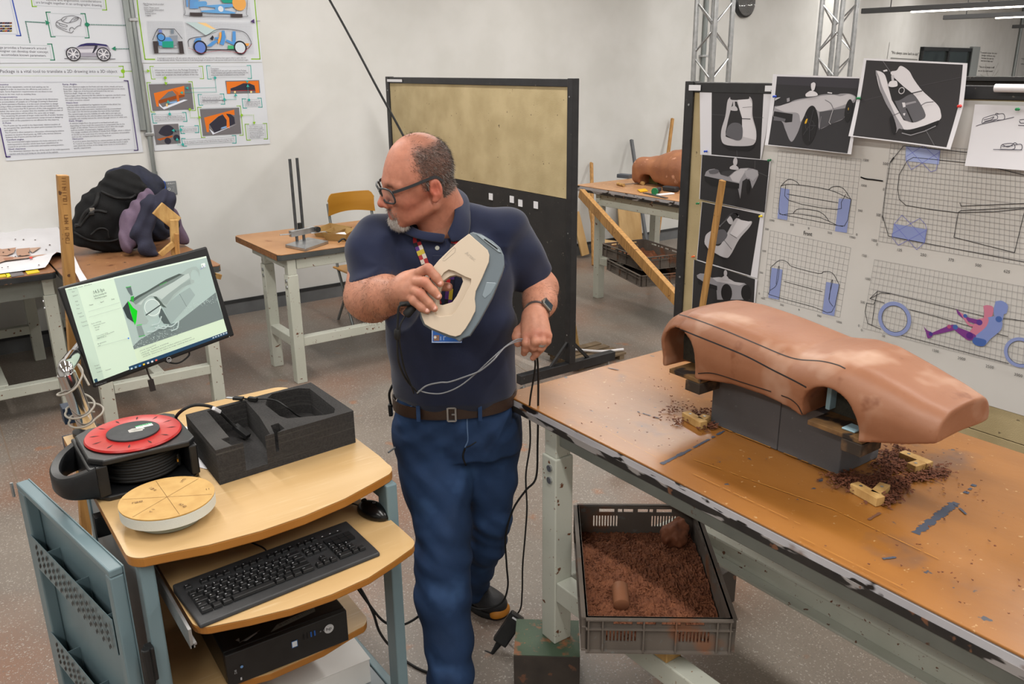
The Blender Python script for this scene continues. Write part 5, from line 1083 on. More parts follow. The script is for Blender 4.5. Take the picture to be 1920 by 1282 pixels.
# ---------------------------------------------------------------- foam case insert with cut-outs
def boolcut(mb_,cuts,name,m,parent,**k):
    o=mb_.build(name,m,parent,**k); cs=[]
    for c in cuts:
        q=c.build('cut',m,parent); cs.append(q); md=o.modifiers.new('c','BOOLEAN'); md.object=q; md.operation='DIFFERENCE'; md.solver='EXACT'
    bpy.context.view_layer.update(); dg=bpy.context.evaluated_depsgraph_get(); me=bpy.data.meshes.new_from_object(o.evaluated_get(dg)); o.modifiers.clear(); o.data=me
    for q in cs: bpy.data.objects.remove(q)
    return o
M_foam=mat('charcoal_foam','2b2a2a','383636',scale=160,rough=.95,bump=.6,bscale=400,spots=(('4a4846',6,.55,.75,(.4,.4,30)),))
A,B_,C_,D_=(.545,2.085),(.950,2.112),(.945,2.405),(.552,2.378)
FZ0,FZ1=.8855,.986
fi=thing('foam_insert','charcoal foam case insert with deep cut-outs on the trolley top','foam insert',(.745,2.24,FZ0))
b=MB(); b.prism([(*p,FZ0) for p in(A,B_,C_,D_)],(0,0,FZ1-FZ0))
fo=lambda pts,z:[tuple(onz(280+x/2.13,680+y/2.13,FZ1)[:2])+(z,) for x,y in pts]
c1=MB(); c1.prism(fo([(230,192),(384,152),(440,215),(482,283),(455,296),(330,330),(286,304),(318,296)],FZ0+.018),(0,0,.12))
c2=MB(); c2.prism(fo([(484,250),(515,240),(540,262),(500,285)],FZ0+.045),(0,0,.12))
c3=MB(); c3.prism(fo([(464,168),(470,142),(490,124),(540,112),(598,101),(640,103),(675,130),(742,184),(738,200),(700,208),(550,222),(520,212)],FZ0+.018),(0,0,.12))
boolcut(b,[c1,c2,c3],'foam_block',M_foam,fi)
# USB leads lying in and on the foam
def usb(name,label,path,r,ends):
    t=thing(name,label,'cable',tuple(path[0])); m=MB(); m.tube(bez(path,10),r,8); part('lead',m,M_dark,t,smooth=60)
    for p,q,w,h,mt,nm in ends: m=MB(); m.bar(p,q,w,h); part(nm,m,mt,t,bevel=.0015)
    return t
cz=lambda x,y,z:onz(x,y,z)
P=[cz(500,748,.993),cz(520,752,.992),cz(540,765,.985),cz(560,780,.93),cz(580,783,.912),cz(597,786,.908)]
usb('usb_cable','black USB lead with gold contact plug lying over the back of the foam',[cz(452,746,.993),cz(470,748,.994)]+P,.0025,[(cz(438,746,.994),cz(456,747,.994),.017,.008,M_dark,'plug_body'),(cz(425,745,.994),cz(439,746,.994),.012,.0045,M_alu,'plug_contact'),(cz(466,747,.994),cz(482,749,.994),.012,.012,M_dark,'ferrite')])
usb('charging_cable','thick black lead arching from the reel into the left foam cut-out',[cz(322,800,.93),cz(335,775,1.02),cz(362,760,1.04),cz(395,762,1.03),cz(415,775,1.0),cz(430,790,.96),cz(445,803,.935)],.0045,[(cz(440,798,.94),cz(466,818,.915),.020,.013,M_dark,'plug_body'),(cz(400,765,1.028),cz(412,772,1.008),.0105,.0105,M_label,'white_marking')])
m=MB(); m.prism([tuple(onz(x,y,.8856)) for x,y in((338,868),(388,880),(395,872),(350,800),(330,806))],(0,0,.0015)); tag(m.build('paper_sheet',M_paper),'small stack of white paper between the cable reel and the foam','paper')
# ---------------------------------------------------------------- turntable
tt=thing('turntable','round wooden topped turntable with white foam rim on the trolley front corner','turntable',(.392,1.985,.8855))
c=np.array([.392,1.985,0])
m=MB(); m.lathe(c+[0,0,.8856],[(.055,0),(.075,.002),(.078,.010),(.05,.014),(.045,.026)],40); part('base',m,mat('pale_grey_plastic','a7b3ad',rough=.45),tt,smooth=40)
m=MB(); m.lathe(c+[0,0,.912],[(.106,0),(.1095,.002),(.1095,.027),(.108,.0285)],56); part('foam_disc',m,mat('white_foam','cfd1c9',rough=.8,bump=.1,bscale=300),tt,smooth=40)
m=MB(); m.lathe(c+[0,0,.9407],[(.1095,0),(.1095,.003)],56); dk=part('wooden_disc',m,mat('mdf_board','c09a58','b58d4b',scale=30,rough=.6),tt)
cv=Canvas(c+[0,0,.9440],(1,0,0),(0,1,0)); r0=.105; cv.step=.00003
for k in range(3):
    a=math.radians(30+60*k); cv.line([(-r0*math.cos(a),-r0*math.sin(a)),(r0*math.cos(a),r0*math.sin(a))],.0009,'7a5422',px=False)
for k,tx in enumerate(('6#60','0','8|8','60|ET1','120','9#E2')):
    a=math.radians(-12+60*k); cv.scrib(.090*math.cos(a)-.012*math.cos(a),.090*math.sin(a)-.012*math.sin(a)-.003,.021,.007,'5a3414',k+2,a if -1.6<a<1.6 else a+PI)
cv.build('burnt_markings',dk)
# ---------------------------------------------------------------- cable reel
RZ0,RZ1=.8857,1.000
rl=thing('cable_reel','black and red cassette cable reel with handle at the trolley back corner','cable reel',(.39,2.28,RZ0))
ro=lambda *q:[tuple(onz(x,y,RZ1)[:2]) for x,y in q]
body=[(.290,2.165),(.500,2.155),(.520,2.178),(.520,2.37),(.500,2.395),(.30,2.405),(.262,2.372),(.262,2.20)]
M_reel=mat('black_reel_plastic','131416','1a1b1d',scale=30,rough=.4,bump=.04,bscale=400)
for nm,z0,z1 in(('top_plate',RZ1-.016,RZ1),('bottom_plate',RZ0,RZ0+.014)): m=MB(); m.prism([(x,y,z0) for x,y in body],(0,0,z1-z0)); part(nm,m,M_reel,rl,bevel=.004)
for a,bb in(((.255,2.168),(.300,2.40)),((.497,2.158),(.519,2.39))): m=MB(); m.box((a[0],a[1],RZ0+.014),(bb[0],bb[1],RZ1-.016)); part('end_wall',m,M_reel,rl,bevel=.004)
m=MB(); m.box((.30,2.37,RZ0+.014),(.50,2.395,RZ1-.016)); part('back_wall',m,M_reel,rl)
hp=[(.275,2.385,.943),(.222,2.345,.940),(.196,2.29,.936),(.196,2.235,.934),(.216,2.195,.936),(.275,2.172,.943)]
m=MB(); q=bez(hp,8); rs=[]
for i,p in enumerate(q):
    t_=q[min(i+1,len(q)-1)]-q[max(i-1,0)]; t_/=np.linalg.norm(t_); s_=np.cross(t_,(0,0,1)); s_/=np.linalg.norm(s_); h_=.024+.018*abs(2*i/(len(q)-1)-1)**2
    rs.append([p+s_*a*.013+np.array([0,0,1])*bq*h_ for a,bq in((1,-.8),(1,.8),(.7,1),(-.7,1),(-1,.8),(-1,-.8),(-.7,-1),(.7,-1))])
m.rings(rs); part('handle',m,M_reel,rl,smooth=50)
cc=np.array([.392,2.285,RZ1])
m=MB(); m.lathe(cc,[(.058,.0002),(.118,.0002),(.121,.004),(.118,.0085),(.064,.0085),(.060,.006)],56); rd=part('red_disc',m,mat('red_plastic','b81f1c','a81a18',scale=20,rough=.35),rl,smooth=40)
m=MB(); m.lathe(cc,[(.066,.0087),(.066,.0125),(.062,.014),(.0,.014)],48); hb=part('hub',m,mat('dusty_black_plastic','26272a','303134',scale=40,rough=.6),rl,smooth=40)
cv=Canvas(cc+[0,0,.0087],(1,0,0),(0,1,0)); cv.h=.0001; cv.step=.00003
for k in range(12):
    a=2*PI*k/12+.2; d=(math.cos(a),math.sin(a)); n_=(-d[1],d[0]); cv._face([(d[0]*.082,d[1]*.082),(d[0]*.098+n_[0]*.003,d[1]*.098+n_[1]*.003),(d[0]*.108,d[1]*.108),(d[0]*.098-n_[0]*.003,d[1]*.098-n_[1]*.003)],'3a0a0a')
cv.build('arrow_marks',rd)
cv=Canvas(cc+[0,0,.0142],(1,0,0),(0,1,0)); cv.h=.0001; cv.step=.00003
cv.poly([(-.012,-.014),(.020,-.020),(.022,-.012),(.028,-.010),(.026,.002),(.0,.010),(-.012,.004)],'b9b7b2',px=False); cv.rect(.010,.0,.052,.022,'dfe3e0'); cv.rect(.010,.015,.052,.022,'1f9a5a'); cv.scrib(.014,.0168,.032,.0035,'bfe6cc',2); cv.scrib(.018,.009,.024,.0045,'55585c',3); cv.scrib(.018,.003,.026,.003,'77797c',5)
for k in range(4): cv.line([(-.006+.002*k,-.004-.003*k),(.016+.002*k,.000-.003*k)],.0009,'6a6864',px=False)
cv.build('test_label',hb)
rw=MB(); q=[]
for k in range(8):
    for s in range(32): a=2*PI*s/32; q.append((.398+(.090+.004*math.sin(k*2.1))*math.cos(a)*1.05,2.275+.098*math.sin(a),RZ0+.022+.0082*(k+s/32)))
rw.tube(q,.0050,8); part('wound_cable',rw,M_dark,rl,smooth=60)
pg=onz(322,862,.93); m=MB(); m.box(pg-[.022,.006,.02],pg+[.022,.03,.016]); p_=part('plug',m,M_black,rl,bevel=.005)
M_brass=mat('brass','b0873a',rough=.3,metal=.9)
for dx,dz in((-.012,.0),(.012,.0),(0,.016)): m=MB(); m.box(pg+[dx-.002,-.014,dz-.004],pg+[dx+.002,-.005,dz+.004]); part('pin',m,M_brass,p_)
# ---------------------------------------------------------------- monitor on its arm
MC=np.array([.628,2.950,1.143]); MU=np.array([.956,.285,.076]); MU/=np.linalg.norm(MU); MN=np.array([.265,-.942,.205]); MN-=MU*np.dot(MN,MU); MN/=np.linalg.norm(MN); MV=np.cross(MN,MU)
MW,MH=.533,.335
mo=thing('monitor','wide black monitor showing a 3D scan, tilted on a chrome arm','monitor',tuple(MC))
b=MB(); b.obox(MC-MU*MW/2-MV*MH/2-MN*.012,MU*MW,MV*MH,MN*.012); part('bezel',b,mat('black_bezel','101215',rough=.4),mo,bevel=.006,seg=3)
b=MB(); b.rings([[MC+MU*a*MW*s+MV*c_*MH*s-MN*d for a,c_ in((-.5,-.5),(.5,-.5),(.5,.5),(-.5,.5))] for s,d in((.985,.012),(.97,.03),(.55,.045))]); part('back_shell',b,M_black,mo,bevel=.004)
SCR=mat('lit_screen',(1,1,1),attr='Col',rough=.25,emit=.42)
cv=Canvas(MC+MN*.0004,MU,MV); cv.step=.00003
SQ=lambda *p:X(100,480,4.93,p)
cv.poly(SQ((107,300),(1412,0),(1608,705),(375,1172)),'c2d6c4'); cv.poly(SQ((107,300),(218,275),(470,1135),(375,1172)),'b4c9ba'); cv.poly(SQ((555,195),(1412,0),(1572,578),(745,862)),'9fb2ae'); cv.poly(SQ((745,862),(1572,578),(1605,690),(780,985)),'c5d8c0')
cv.poly(SQ((107,300),(1412,0),(1416,14),(111,312)),'cfe0d0'); cv.poly(SQ((695,1022),(1606,695),(1613,722),(704,1056)),'20405c'); cv.poly(SQ((375,1140),(402,1130),(412,1158),(385,1170)),'1f4258')
for k,c_ in enumerate(('a8c0cc','8fa8b8','3a78c8','d8b83a','c8ccd0','d0d4d8','c85a4a')): cv.poly(SQ((712+38*k,1035-13*k),(730+38*k,1029-13*k),(734+38*k,1044-13*k),(716+38*k,1050-13*k)),c_)
for k in range(6): cv.poly(SQ((1470+24*k,752-9*k),(1484+24*k,747-9*k),(1486+24*k,757-9*k),(1472+24*k,762-9*k)),'b4c4d0')
# scan view
cv.poly(SQ((735,835),(800,770),(1040,640),(1150,610),(1500,335),(1520,420),(1572,578),(745,862)),'6b7878'); cv.poly(SQ((1010,470),(1170,345),(1260,290),(1310,360),(1230,470),(1085,630)),'8fa09e'); cv.line(SQ((1165,350),(1230,465)),.0012,'566060'); cv.poly(SQ((970,510),(1000,480),(1085,630),(1020,625),(975,560)),'4e5a5a')
cv.poly(SQ((640,480),(700,412),(780,365),(860,325),(950,270),(1040,215),(1110,185),(1160,163),(1185,158),(1240,115),(1290,98),(1320,96),(1345,125),(1352,160),(1350,200),(1338,150),(1312,122),(1285,128),(1268,165),(1272,215),(1300,222),(1300,245),(1270,262),(1232,272),(1180,315),(1120,370),(1045,462),(1048,480),(1010,470),(985,430),(930,378),(880,385),(840,420),(828,480),(838,540),(880,600),(860,628),(800,632),(740,622),(680,572)),'97a7a3')
cv.poly(SQ((702,412),(780,365),(860,325),(950,270),(1040,215),(1110,185),(1160,163),(1190,168),(1100,215),(960,285),(860,345),(790,385),(735,425)),'47524f'); cv.poly(SQ((735,425),(790,385),(860,345),(960,285),(1100,215),(1190,168),(1215,172),(1110,240),(970,315),(880,362),(810,410),(760,450)),'74827f')
cv.poly(SQ((780,445),(880,362),(970,315),(1110,240),(1215,172),(1250,160),(1262,200),(1180,260),(1060,350),(1000,400),(960,375),(900,365),(840,400),(810,450)),'adbbb7'); cv.poly(SQ((980,425),(1060,350),(1180,262),(1262,215),(1270,255),(1190,290),(1110,355),(1045,450)),'8a9996')
cv.poly(SQ((640,480),(690,415),(712,520),(745,615),(680,570)),'303a3c'); cv.poly(SQ((668,285),(715,280),(735,360),(715,365),(690,330)),'5c686a'); cv.poly(SQ((765,650),(812,640),(835,700),(845,735),(790,750)),'7d8b8a')
u,v=cv.px(*SQ((915,475))[0]); cv.disc(u,v,.027,'a9bab7',24,.034); cv.poly(SQ((922,372),(950,374),(985,410),(1012,445),(1048,478),(1010,470),(975,440)),'4a5752'); cv.ring(u,v,.0262,.0285,'d0dcd8',28); cv.line(SQ((855,545),(985,455)),.004,'3f4948')
cv.poly(SQ((684,412),(700,425),(735,475),(775,505),(770,560),(765,600),(752,638),(735,590)),'0fc01f'); cv.poly(SQ((715,375),(745,368),(740,430),(712,405)),'2f9a3c'); cv.line(SQ((670,290),(715,280)),.002,'35b045'); cv.line(SQ((790,745),(845,732)),.002,'35b045'); cv.line(SQ((770,640),(815,632)),.003,'55c060'); cv.line(SQ((980,270),(1045,240)),.002,'3f9a4a')
r=random.Random(2)
for k in range(220):
    f=r.random(); x=745+f*400+r.gauss(0,40); y=840-f*170+r.gauss(0,30)
    if 745<x<1180 and y<860-(x-745)*.33: cv.poly(SQ((x,y),(x+r.uniform(3,12),y-r.uniform(1,5)),(x+6,y+r.uniform(2,6))),r.choice(['b9c8c6','a5b4b2','8b9a98']))
for k in range(90):
    x=1180+r.random()*320; y=470-(x-1180)*.33+r.gauss(0,14)+30; cv.poly(SQ((x,y),(x+r.uniform(3,9),y-3),(x+5,y+4)),r.choice(['b9c8c6','97a6a4']))
for a,b2 in(((900,640),(985,560)),((990,650),(1130,610)),((930,660),(1050,640)),((1080,690),(1145,605)),((860,700),(960,640))): cv.curve(SQ(a,((a[0]+b2[0])/2+20,(a[1]+b2[1])/2+18),b2),.004,'b5c4c2')
T(cv,100,480,4.93,[('14.5 fps',358,352,462,322)],.015,'3b4a45')
T(cv,100,480,4.93,[('Surface scanning HD',360,380,480,346),('Recording in progress',372,400,482,372),('Preview',322,462,358,452),('Record',425,435,455,424),('Stop',525,408,552,400)],.006,'3b4a45',True)
T(cv,100,480,4.93,[('Scan settings',340,632,430,606),('Geometry plus Texture',358,650,468,618),('Range',372,668,415,655),('Sensitivity',380,690,412,680),('Texture frame setting',388,748,490,712),('Record one of every frame',394,764,550,700),('Depth of field, mm',395,768,478,745),('Brightness',398,818,475,792),('Auto',405,835,425,830),('File  Edit  View  Window',130,318,345,264),('Scan',160,338,185,332),('Editor',170,378,215,362),('Align',190,428,215,420),('Tools',200,462,228,454),('Fix',205,495,230,488),('Fusion',215,540,252,528),('Measure',230,570,270,556),('Texture',245,622,298,604),('Construct',255,655,312,640),('Project',370,1022,410,1008),('Settings',380,1045,425,1030),('Contact us',390,1080,440,1064),('Workspace',470,1062,520,1045),
 ('14:31:05  Scanning started',785,884,935,824),('14:31:20  Surface tracking',795,905,1050,805),('14:32:02  Texture captured, surface added to workspace',802,922,1262,754),('14:32:30  Distance to object in range, tracking data stored',812,938,1290,766)],.0055,'55645f')
for a,b2 in(((395,838),(672,762)),((310,515),(600,430)),((318,565),(610,480))): cv.line(SQ(a,b2),.0009,'9fb0a6')
cv.poly(SQ((672,756),(684,752),(688,764),(676,768)),'2f6fd0'); cv.poly(SQ((1350,75),(1385,65),(1393,100),(1358,110)),'dfe8e2'); cv.line(SQ((1362,82),(1370,102)),.002,'5a6a6a'); cv.line(SQ((1345,125),(1395,85)),.0012,'7a6ac0')
sc_=cv.build('screen',mo,SCR)
cv=Canvas(MC+MN*.0006,MU,MV); u,v=cv.px(316.7,674); cv.ring(u,v,.0072,.0086,'b9bcc2',24); cv.text('hp',u-.005,v-.0035,.010,'b9bcc2',width=.0105); cv.tpx('EliteDisplay E232',180,723,200,717,.006,'8a8c92'); u,v=cv.px(430,631); cv.disc(u,v,.0016,'e8eef2',8); cv.build('badge',mo)
m=MB(); q=[MC-MV*.16-MN*.02-MU*.02,MC-MV*.19-MN*.015+MU*.03,MC-MV*.18-MN*.01+MU*.075,MC-MV*.165-MN*.02+MU*.09]; m.tube(bez(q,8),.003,8); part('video_cable',m,M_dark,mo,smooth=60)
m=MB(); q=MC-MV*.165-MN*.02-MU*.075; m.tube(bez([q,q-MV*.03,q-MV*.055+MU*.005],6),.003,8); m.bar(q-MV*.045,q-MV*.085-MU*.004,.016,.012); part('hanging_plug',m,mat('brown_black_plastic','2a2220',rough=.5),mo,smooth=60)
# chrome arm
ar=thing('monitor_stand','polished chrome monitor stand with pale cable wound round it','monitor stand',(.335,2.66,.886))
a0=np.array([.335,2.66,.886]); a1=np.array([.303,2.66,1.085])
m=MB(); m.lathe(a0,[(.045,0),(.045,.012),(.028,.016)],24); part('clamp_base',m,M_black,ar,smooth=40)
m=MB(); m.cyl(a0+[0,0,.014],a1,.0255,28); part('post',m,M_chrome,ar,smooth=40)
vm=MC-MN*.047-MU*.06
m=MB(); el=[a1-[0,0,.02],a1+[.002,.012,.012],a1+[.02,.08,.005],a1+[.05,.19,-.01]]; m.tube(bez(el,8),.022,18); part('elbow',m,M_chrome,ar,smooth=40)
m=MB(); m.tube(bez([a1+[.05,.18,-.01],a1+[.075,.26,-.01],a1+[.14,.34,.01],vm-MN*.05,vm-MN*.008],8),.016,14); part('link',m,M_alu,ar,smooth=40)
m=MB(); m.obox(vm-MU*.05-MV*.05-MN*.006,MU*.1,MV*.1,MN*.0075); part('mount_plate',m,M_black,ar)
m=MB(); q=[]
for k in range(48):
    a=2*PI*k/16+1.0; f=k/47; rr=.031+.030*max(0,math.sin(a+.6))*(1 if k<20 else .35); p=a0+(a1-a0)*(.16+(.45*f if k<30 else .29+1.6*(f-.64)))+[-.004,0,0]; q.append(p+np.array([rr*math.cos(a)*1.25,rr*math.sin(a),.014*math.sin(a)]))
q.append(a1+[.05,-.03,-.04]); m.tube(bez(q,3),.0032,8); part('wound_cable',m,mat('pale_cable','9c968c',rough=.5),ar,smooth=60)
# timber post standing behind the trolley
po=thing('timber_post','tall timber post standing behind the left edge of the monitor','timber',(.36,3.16,0))
a=ony(148,800,3.16); b_=ony(117,328,3.16); d=(b_-a)/np.linalg.norm(b_-a); m=MB(); q=a+d*((.001-a[2])/d[2]); m.bar(q,b_,.034,.040,up=(0,1,0)); tb=part('post',m,M_wood,po,bevel=.002)
cv=Canvas(a+np.array([0,-.0206,0]),d,np.cross((0,-1,0),d)); cv.scrib(.66,-.005,.10,.011,'7a5430',5); cv.scrib(.79,-.005,.10,.011,'7a5430',8); cv.build('written_marks',tb)
M_navy=mat('navy_bracket','1f2f44',rough=.45)
for z in(.78,.66): m=MB(); c=q+d*(z/d[2]); m.box(c-[.05,.03,.03],c+[.03,.03,.03]); k_=part('bracket',m,M_navy,po,bevel=.002); m=MB(); m.cyl(c+[-.035,-.030,0],c+[-.035,-.036,0],.007,8); part('bolt',m,M_alu,k_)
# ---------------------------------------------------------------- clay car model on foam blocks
YS=[.790,.815,.86,.92,.98,1.04,1.10,1.17,1.25,1.35,1.45,1.53,1.58,1.62,1.645,1.66]
ZT=[1.225,1.232,1.243,1.257,1.270,1.279,1.278,1.270,1.277,1.287,1.292,1.287,1.270,1.245,1.215,1.190]   # crown of the top
ZB=[1.165,1.156,1.140,1.122,1.104,1.104,1.106,1.127,1.133,1.130,1.112,1.106,1.104,1.102,1.108,1.130]   # lower edge
XN=[1.685,1.672,1.662,1.657,1.654,1.652,1.654,1.660,1.662,1.662,1.660,1.660,1.667,1.685,1.712,1.745]   # near side
XF=[1.895,1.905,1.918,1.930,1.940,1.948,1.955,1.955,1.957,1.960,1.958,1.950,1.940,1.920,1.890,1.86]    # far side
SH=[.052,.054,.058,.062,.062,.056,.050,.050,.052,.055,.055,.055,.055,.055,.050,.045]                   # shoulder rounding
def car_d(P):
    y=P[:,1]; I=lambda a:np.interp(y,YS,a)
    zt,zb,xn,xf,sh=I(ZT),I(ZB),I(XN),I(XF),I(SH)
    cx=(xn+xf)/2; w=(xf-xn)/2; u=(P[:,0]-cx)
    fl=.012*np.exp(-((y-1.04)/.10)**2)+.004          # fender swell along the shoulder
    dip=.010*np.exp(-((y-1.17)/.07)**2)*np.clip(np.abs(u)/w,0,1)**3
    top=zt-.014*np.clip(np.abs(u)/w,0,1.2)**2.2-dip
    side=w-.012*np.clip((1.19-P[:,2])/.06,0,1)**1.5-.005*np.clip((P[:,2]-1.21)/.05,0,1)
    r=sh; qx=np.abs(u)-side+r; qz=P[:,2]-top+r
    d=np.where((qx>0)&(qz>0),np.sqrt(np.maximum(qx,0)**2+np.maximum(qz,0)**2)-r,np.maximum(qx,qz)-r)
    d=np.maximum(d,zb-P[:,2])
    d=np.maximum(d,np.maximum(.806+.03*(1.19-P[:,2])-y,y-1.66))
    return d
s=SDF(); s.add(car_d,'u',.001,(np.array([1.81,1.22,1.19]),.5))
for yc,zc,r_ in((1.540,1.172,.0655),(1.054,1.140,.0755)):
    for xa,xb in((1.60,1.772),(1.86,2.02)):
        def arch(P,yc=yc,zc=zc,r_=r_,xa=xa,xb=xb):
            rr=np.sqrt((P[:,1]-yc)**2+np.maximum(P[:,2]-zc,0)**2)-r_*(1-.12*np.clip((zc-P[:,2])/.05,-.2,1)*(-1 if yc<1.2 else 1)*.3)
            return np.maximum(rr,np.maximum(xa-P[:,0],P[:,0]-xb))
        s.add(arch,'s',.004,(np.array([(xa+xb)/2,yc,zc]),.13))
s.add(lambda P:.0007*vnoise(P,60,1)+.0012*vnoise(P,22,2),'+')
V,F=s.mesh(.0042,(1.63,.77,1.09),(1.99,1.68,1.31)); V=smoothmesh(V,F,3)
car=thing('clay_car_model','long low brown clay car model on grey foam blocks on the big bench','clay model',(1.81,1.24,TH))
body=meshobj('clay_body',V,F,M_clay,car)
from mathutils.bvhtree import BVHTree
bvh=BVHTree.FromPolygons([tuple(p) for p in V],[tuple(f) for f in F.tolist()])
def hit(x,y):
    d=ray(x,y); d=d/np.linalg.norm(d); h=bvh.ray_cast(Vector(CAM),Vector(d))
    return None if h[0] is None else (np.array(h[0]),np.array(h[1]))
M_tape=mat('black_line_tape','1c1a1c',rough=.5)
def tapeline(pts,w=.0028):
    "narrow tape pressed onto the clay"
    q=bez([(x,y,0) for x,y in pts],10); H=[hit(p[0],p[1]) for p in q]; H=[h for h in H if h]
    m=MB(); rs=[]
    for i,(p,n) in enumerate(H):
        t=H[min(i+1,len(H)-1)][0]-H[max(i-1,0)][0]; t/=np.linalg.norm(t)+1e-9; s_=np.cross(n,t); s_/=np.linalg.norm(s_)+1e-9
        rs.append([p-s_*w/2-n*.0004,p-s_*w/2+n*.0006,p+s_*w/2+n*.0006,p+s_*w/2-n*.0004])
    m.rings(rs); part('tape_line',m,M_tape,car)
tapeline([(1250,592),(1268,589),(1290,594),(1330,608),(1370,624),(1420,645),(1470,666),(1500,674),(1540,677),(1570,684),(1585,691)])
tapeline([(1266,613),(1300,627),(1350,647),(1400,668),(1450,694),(1490,714),(1512,726)],.0036)
tapeline([(1309,700),(1330,699),(1350,703),(1390,716),(1446,734)])
tapeline([(1465,741),(1482,748),(1496,760),(1504,776)])
# armature seen through the wheel arches
M_wd=mat('dark_stained_ply','7d5c34','5c4226',scale=20,rough=.7,spots=(('241a14',14,.5,.56),))
M_blu=mat('pale_blue_foam','9fc0cc',rough=.8)
M_arm=mat('dark_foam_core','35332c','3f3d33',scale=60,rough=.9,bump=.4,bscale=200)
for yc,lab in((1.540,'a'),(1.054,'b')):
    m=MB(); m.box((1.762,yc-.070,1.112),(1.774,yc+.070,1.235)); part('armature_core',m,M_arm,car)
    m=MB(); m.box((1.672,yc-.085,1.100),(1.95,yc+.03 if yc>1.2 else yc+.06,1.1115)); b_=part('armature_plank',m,M_wd,car,bevel=.001)
    m=MB(); m.box((1.668,yc-.088,1.070),(1.75,yc-.036,1.0995)); part('packing_block',m,mat('blackened_ply','2c231b','5c4630',scale=30,rough=.8,contrast=(.5,.7)),b_,bevel=.001)
m=MB(); m.box((1.735,1.100,1.125),(1.762,1.112,1.20)); part('blue_foam_patch',m,M_blu,car,bevel=.002)
m=MB(); m.box((1.69,1.0,1.1118),(1.73,1.035,1.116)); part('blue_foam_patch',m,M_blu,car,bevel=.002)
# grey foam blocks
M_gfoam=mat('grey_modelling_foam','58585b','616164',scale=4,rough=.9,bump=.12,bscale=250,spots=(('6a6a6e',50,.70,.75),))
for k,(y0,y1,lab) in enumerate(((1.258,1.487,'grey foam block under the far end of the clay car'),(1.072,1.2565,'grey foam block under the tail end of the clay car'))):
    m=MB(); m.box((1.763,y0,TH+.0006),(1.935,y1,1.0995)); tag(m.build('foam_block',M_gfoam,bevel=.003),lab,'foam block','foam blocks under the clay car')
# L-shaped wooden stops screwed to the bench
def stop(label,p,a,b,h=.022,w=.026,scr=((.2,0),(0,.6))):
    "p corner px, a and b ends px of the two arms along the bench"
    P0,A,B=(onz(*q,TH)[:2] for q in(p,a,b)); t=thing('wooden_stop',label,'wooden stop',(*P0,TH+.0008),group='wooden stops around the foam blocks')
    for e in(A,B):
        d=e-P0; n=np.array([-d[1],d[0]])/np.linalg.norm(d); o=(B if e is A else A)-P0
        if np.dot(n,o)<0: n=-n
        m=MB(); st=P0 if e is A else P0+ (A-P0)/np.linalg.norm(A-P0)*0+n*0
        m.prism([(*(P0 if e is A else P0+d/np.linalg.norm(d)*(w+.0004)),TH+.0008),(*e,TH+.0008),(*(e+n*w),TH+.0008),(*((P0 if e is A else P0+d/np.linalg.norm(d)*(w+.0004))+n*w),TH+.0008)],(0,0,h)); q=part('batten',m,M_palewood,t,bevel=.0015)
        c=P0+d*.75+n*w*.5; m=MB(); m.cyl((*c,TH+h+.0006),(*c,TH+h+.0016),.004,10); part('screw_head',m,M_alu,q)
stop('L shaped wooden stop at the near corner, closest to the bench edge',(1642,951),(1592,922),(1668,925))
stop('L shaped wooden stop with pale blue smears under the tail of the clay car',(1748,880),(1695,858),(1715,890))
stop('L shaped wooden stop at the far left of the foam blocks among scrapings',(1312,806),(1278,786),(1333,793))
# clay shavings and crumbs
def shavings(name,label,areas,n,seed,sz=(.006,.016)):
    r=random.Random(seed); m=MB()
    for k in range(n):
        (x0,y0),(x1,y1),sp=r.choice(areas); f=r.random(); x=x0+(x1-x0)*f+r.gauss(0,sp); y=y0+(y1-y0)*f+r.gauss(0,sp*.55)
        p=onz(x,y,TH)
        if 1.755<p[0]<1.945 and 1.065<p[1]<1.495: continue
        if p[0]>TX1-.02 or p[0]<TX0+.02: continue
        L=r.uniform(*sz); a=r.uniform(0,6.3); tw=r.uniform(-3,3); q=[]; z=TH+.002+abs(r.gauss(0,.006)); w=r.uniform(.0012,.003); up=r.uniform(.0,.8)
        c=p.copy(); d=np.array([math.cos(a),math.sin(a),0]); rs=[]
        for i in range(5):
            b=a+tw*i/4; e=np.array([math.cos(b),math.sin(b),math.sin(i*1.3)*up]); c=c+e*L/4; n_=np.array([-math.sin(b),math.cos(b),.4*math.cos(i*2+tw)])
            cc=np.array([c[0],c[1],max(z+(c[2]-TH)*.6,TH+.0012)]); rs.append([cc-n_*w,cc+n_*w+[0,0,.0008]])
        m.add([v for ring in rs for v in ring],[(2*i,2*i+1,2*i+3,2*i+2) for i in range(4)])
    o=m.build(name,M_clayd); return tag(o,label,'clay shavings',kind='stuff')
shavings('clay_shavings','curled dark clay shavings heaped around the tail end of the foam blocks',[((1575,905),(1680,925),14),((1640,870),(1690,850),16),((1560,890),(1640,915),11),((1680,905),(1775,885),10),((1660,945),(1690,905),8),((1640,905),(1690,870),6)],2000,3)
shavings('clay_shavings','scattered dark clay shavings by the far left wooden stop',[((1262,798),(1338,768),7),((1320,805),(1340,795),8),((1250,770),(1330,790),16)],420,4,(.003,.012))
shavings('clay_crumbs','tiny clay crumbs sprinkled over the bench top',[((1690,830),(1850,960),40),((1100,760),(1300,830),60),((1650,1000),(1880,1150),60),((1240,700),(1300,780),30)],130,5,(.002,.005))
# timber lath leaning on the photo board
a=onx(1317,575,2.93); b_=onx(1355,338,2.90); t=thing('timber_lath','pale timber lath leaning on the photo board behind the clay car','timber',tuple(a*[1,1,0]))
d=(b_-a)/np.linalg.norm(b_-a); m=MB(); m.bar(a-d*.80,b_,.028,.016,up=(1,0,0)); part('lath',m,M_wood,t,bevel=.002)
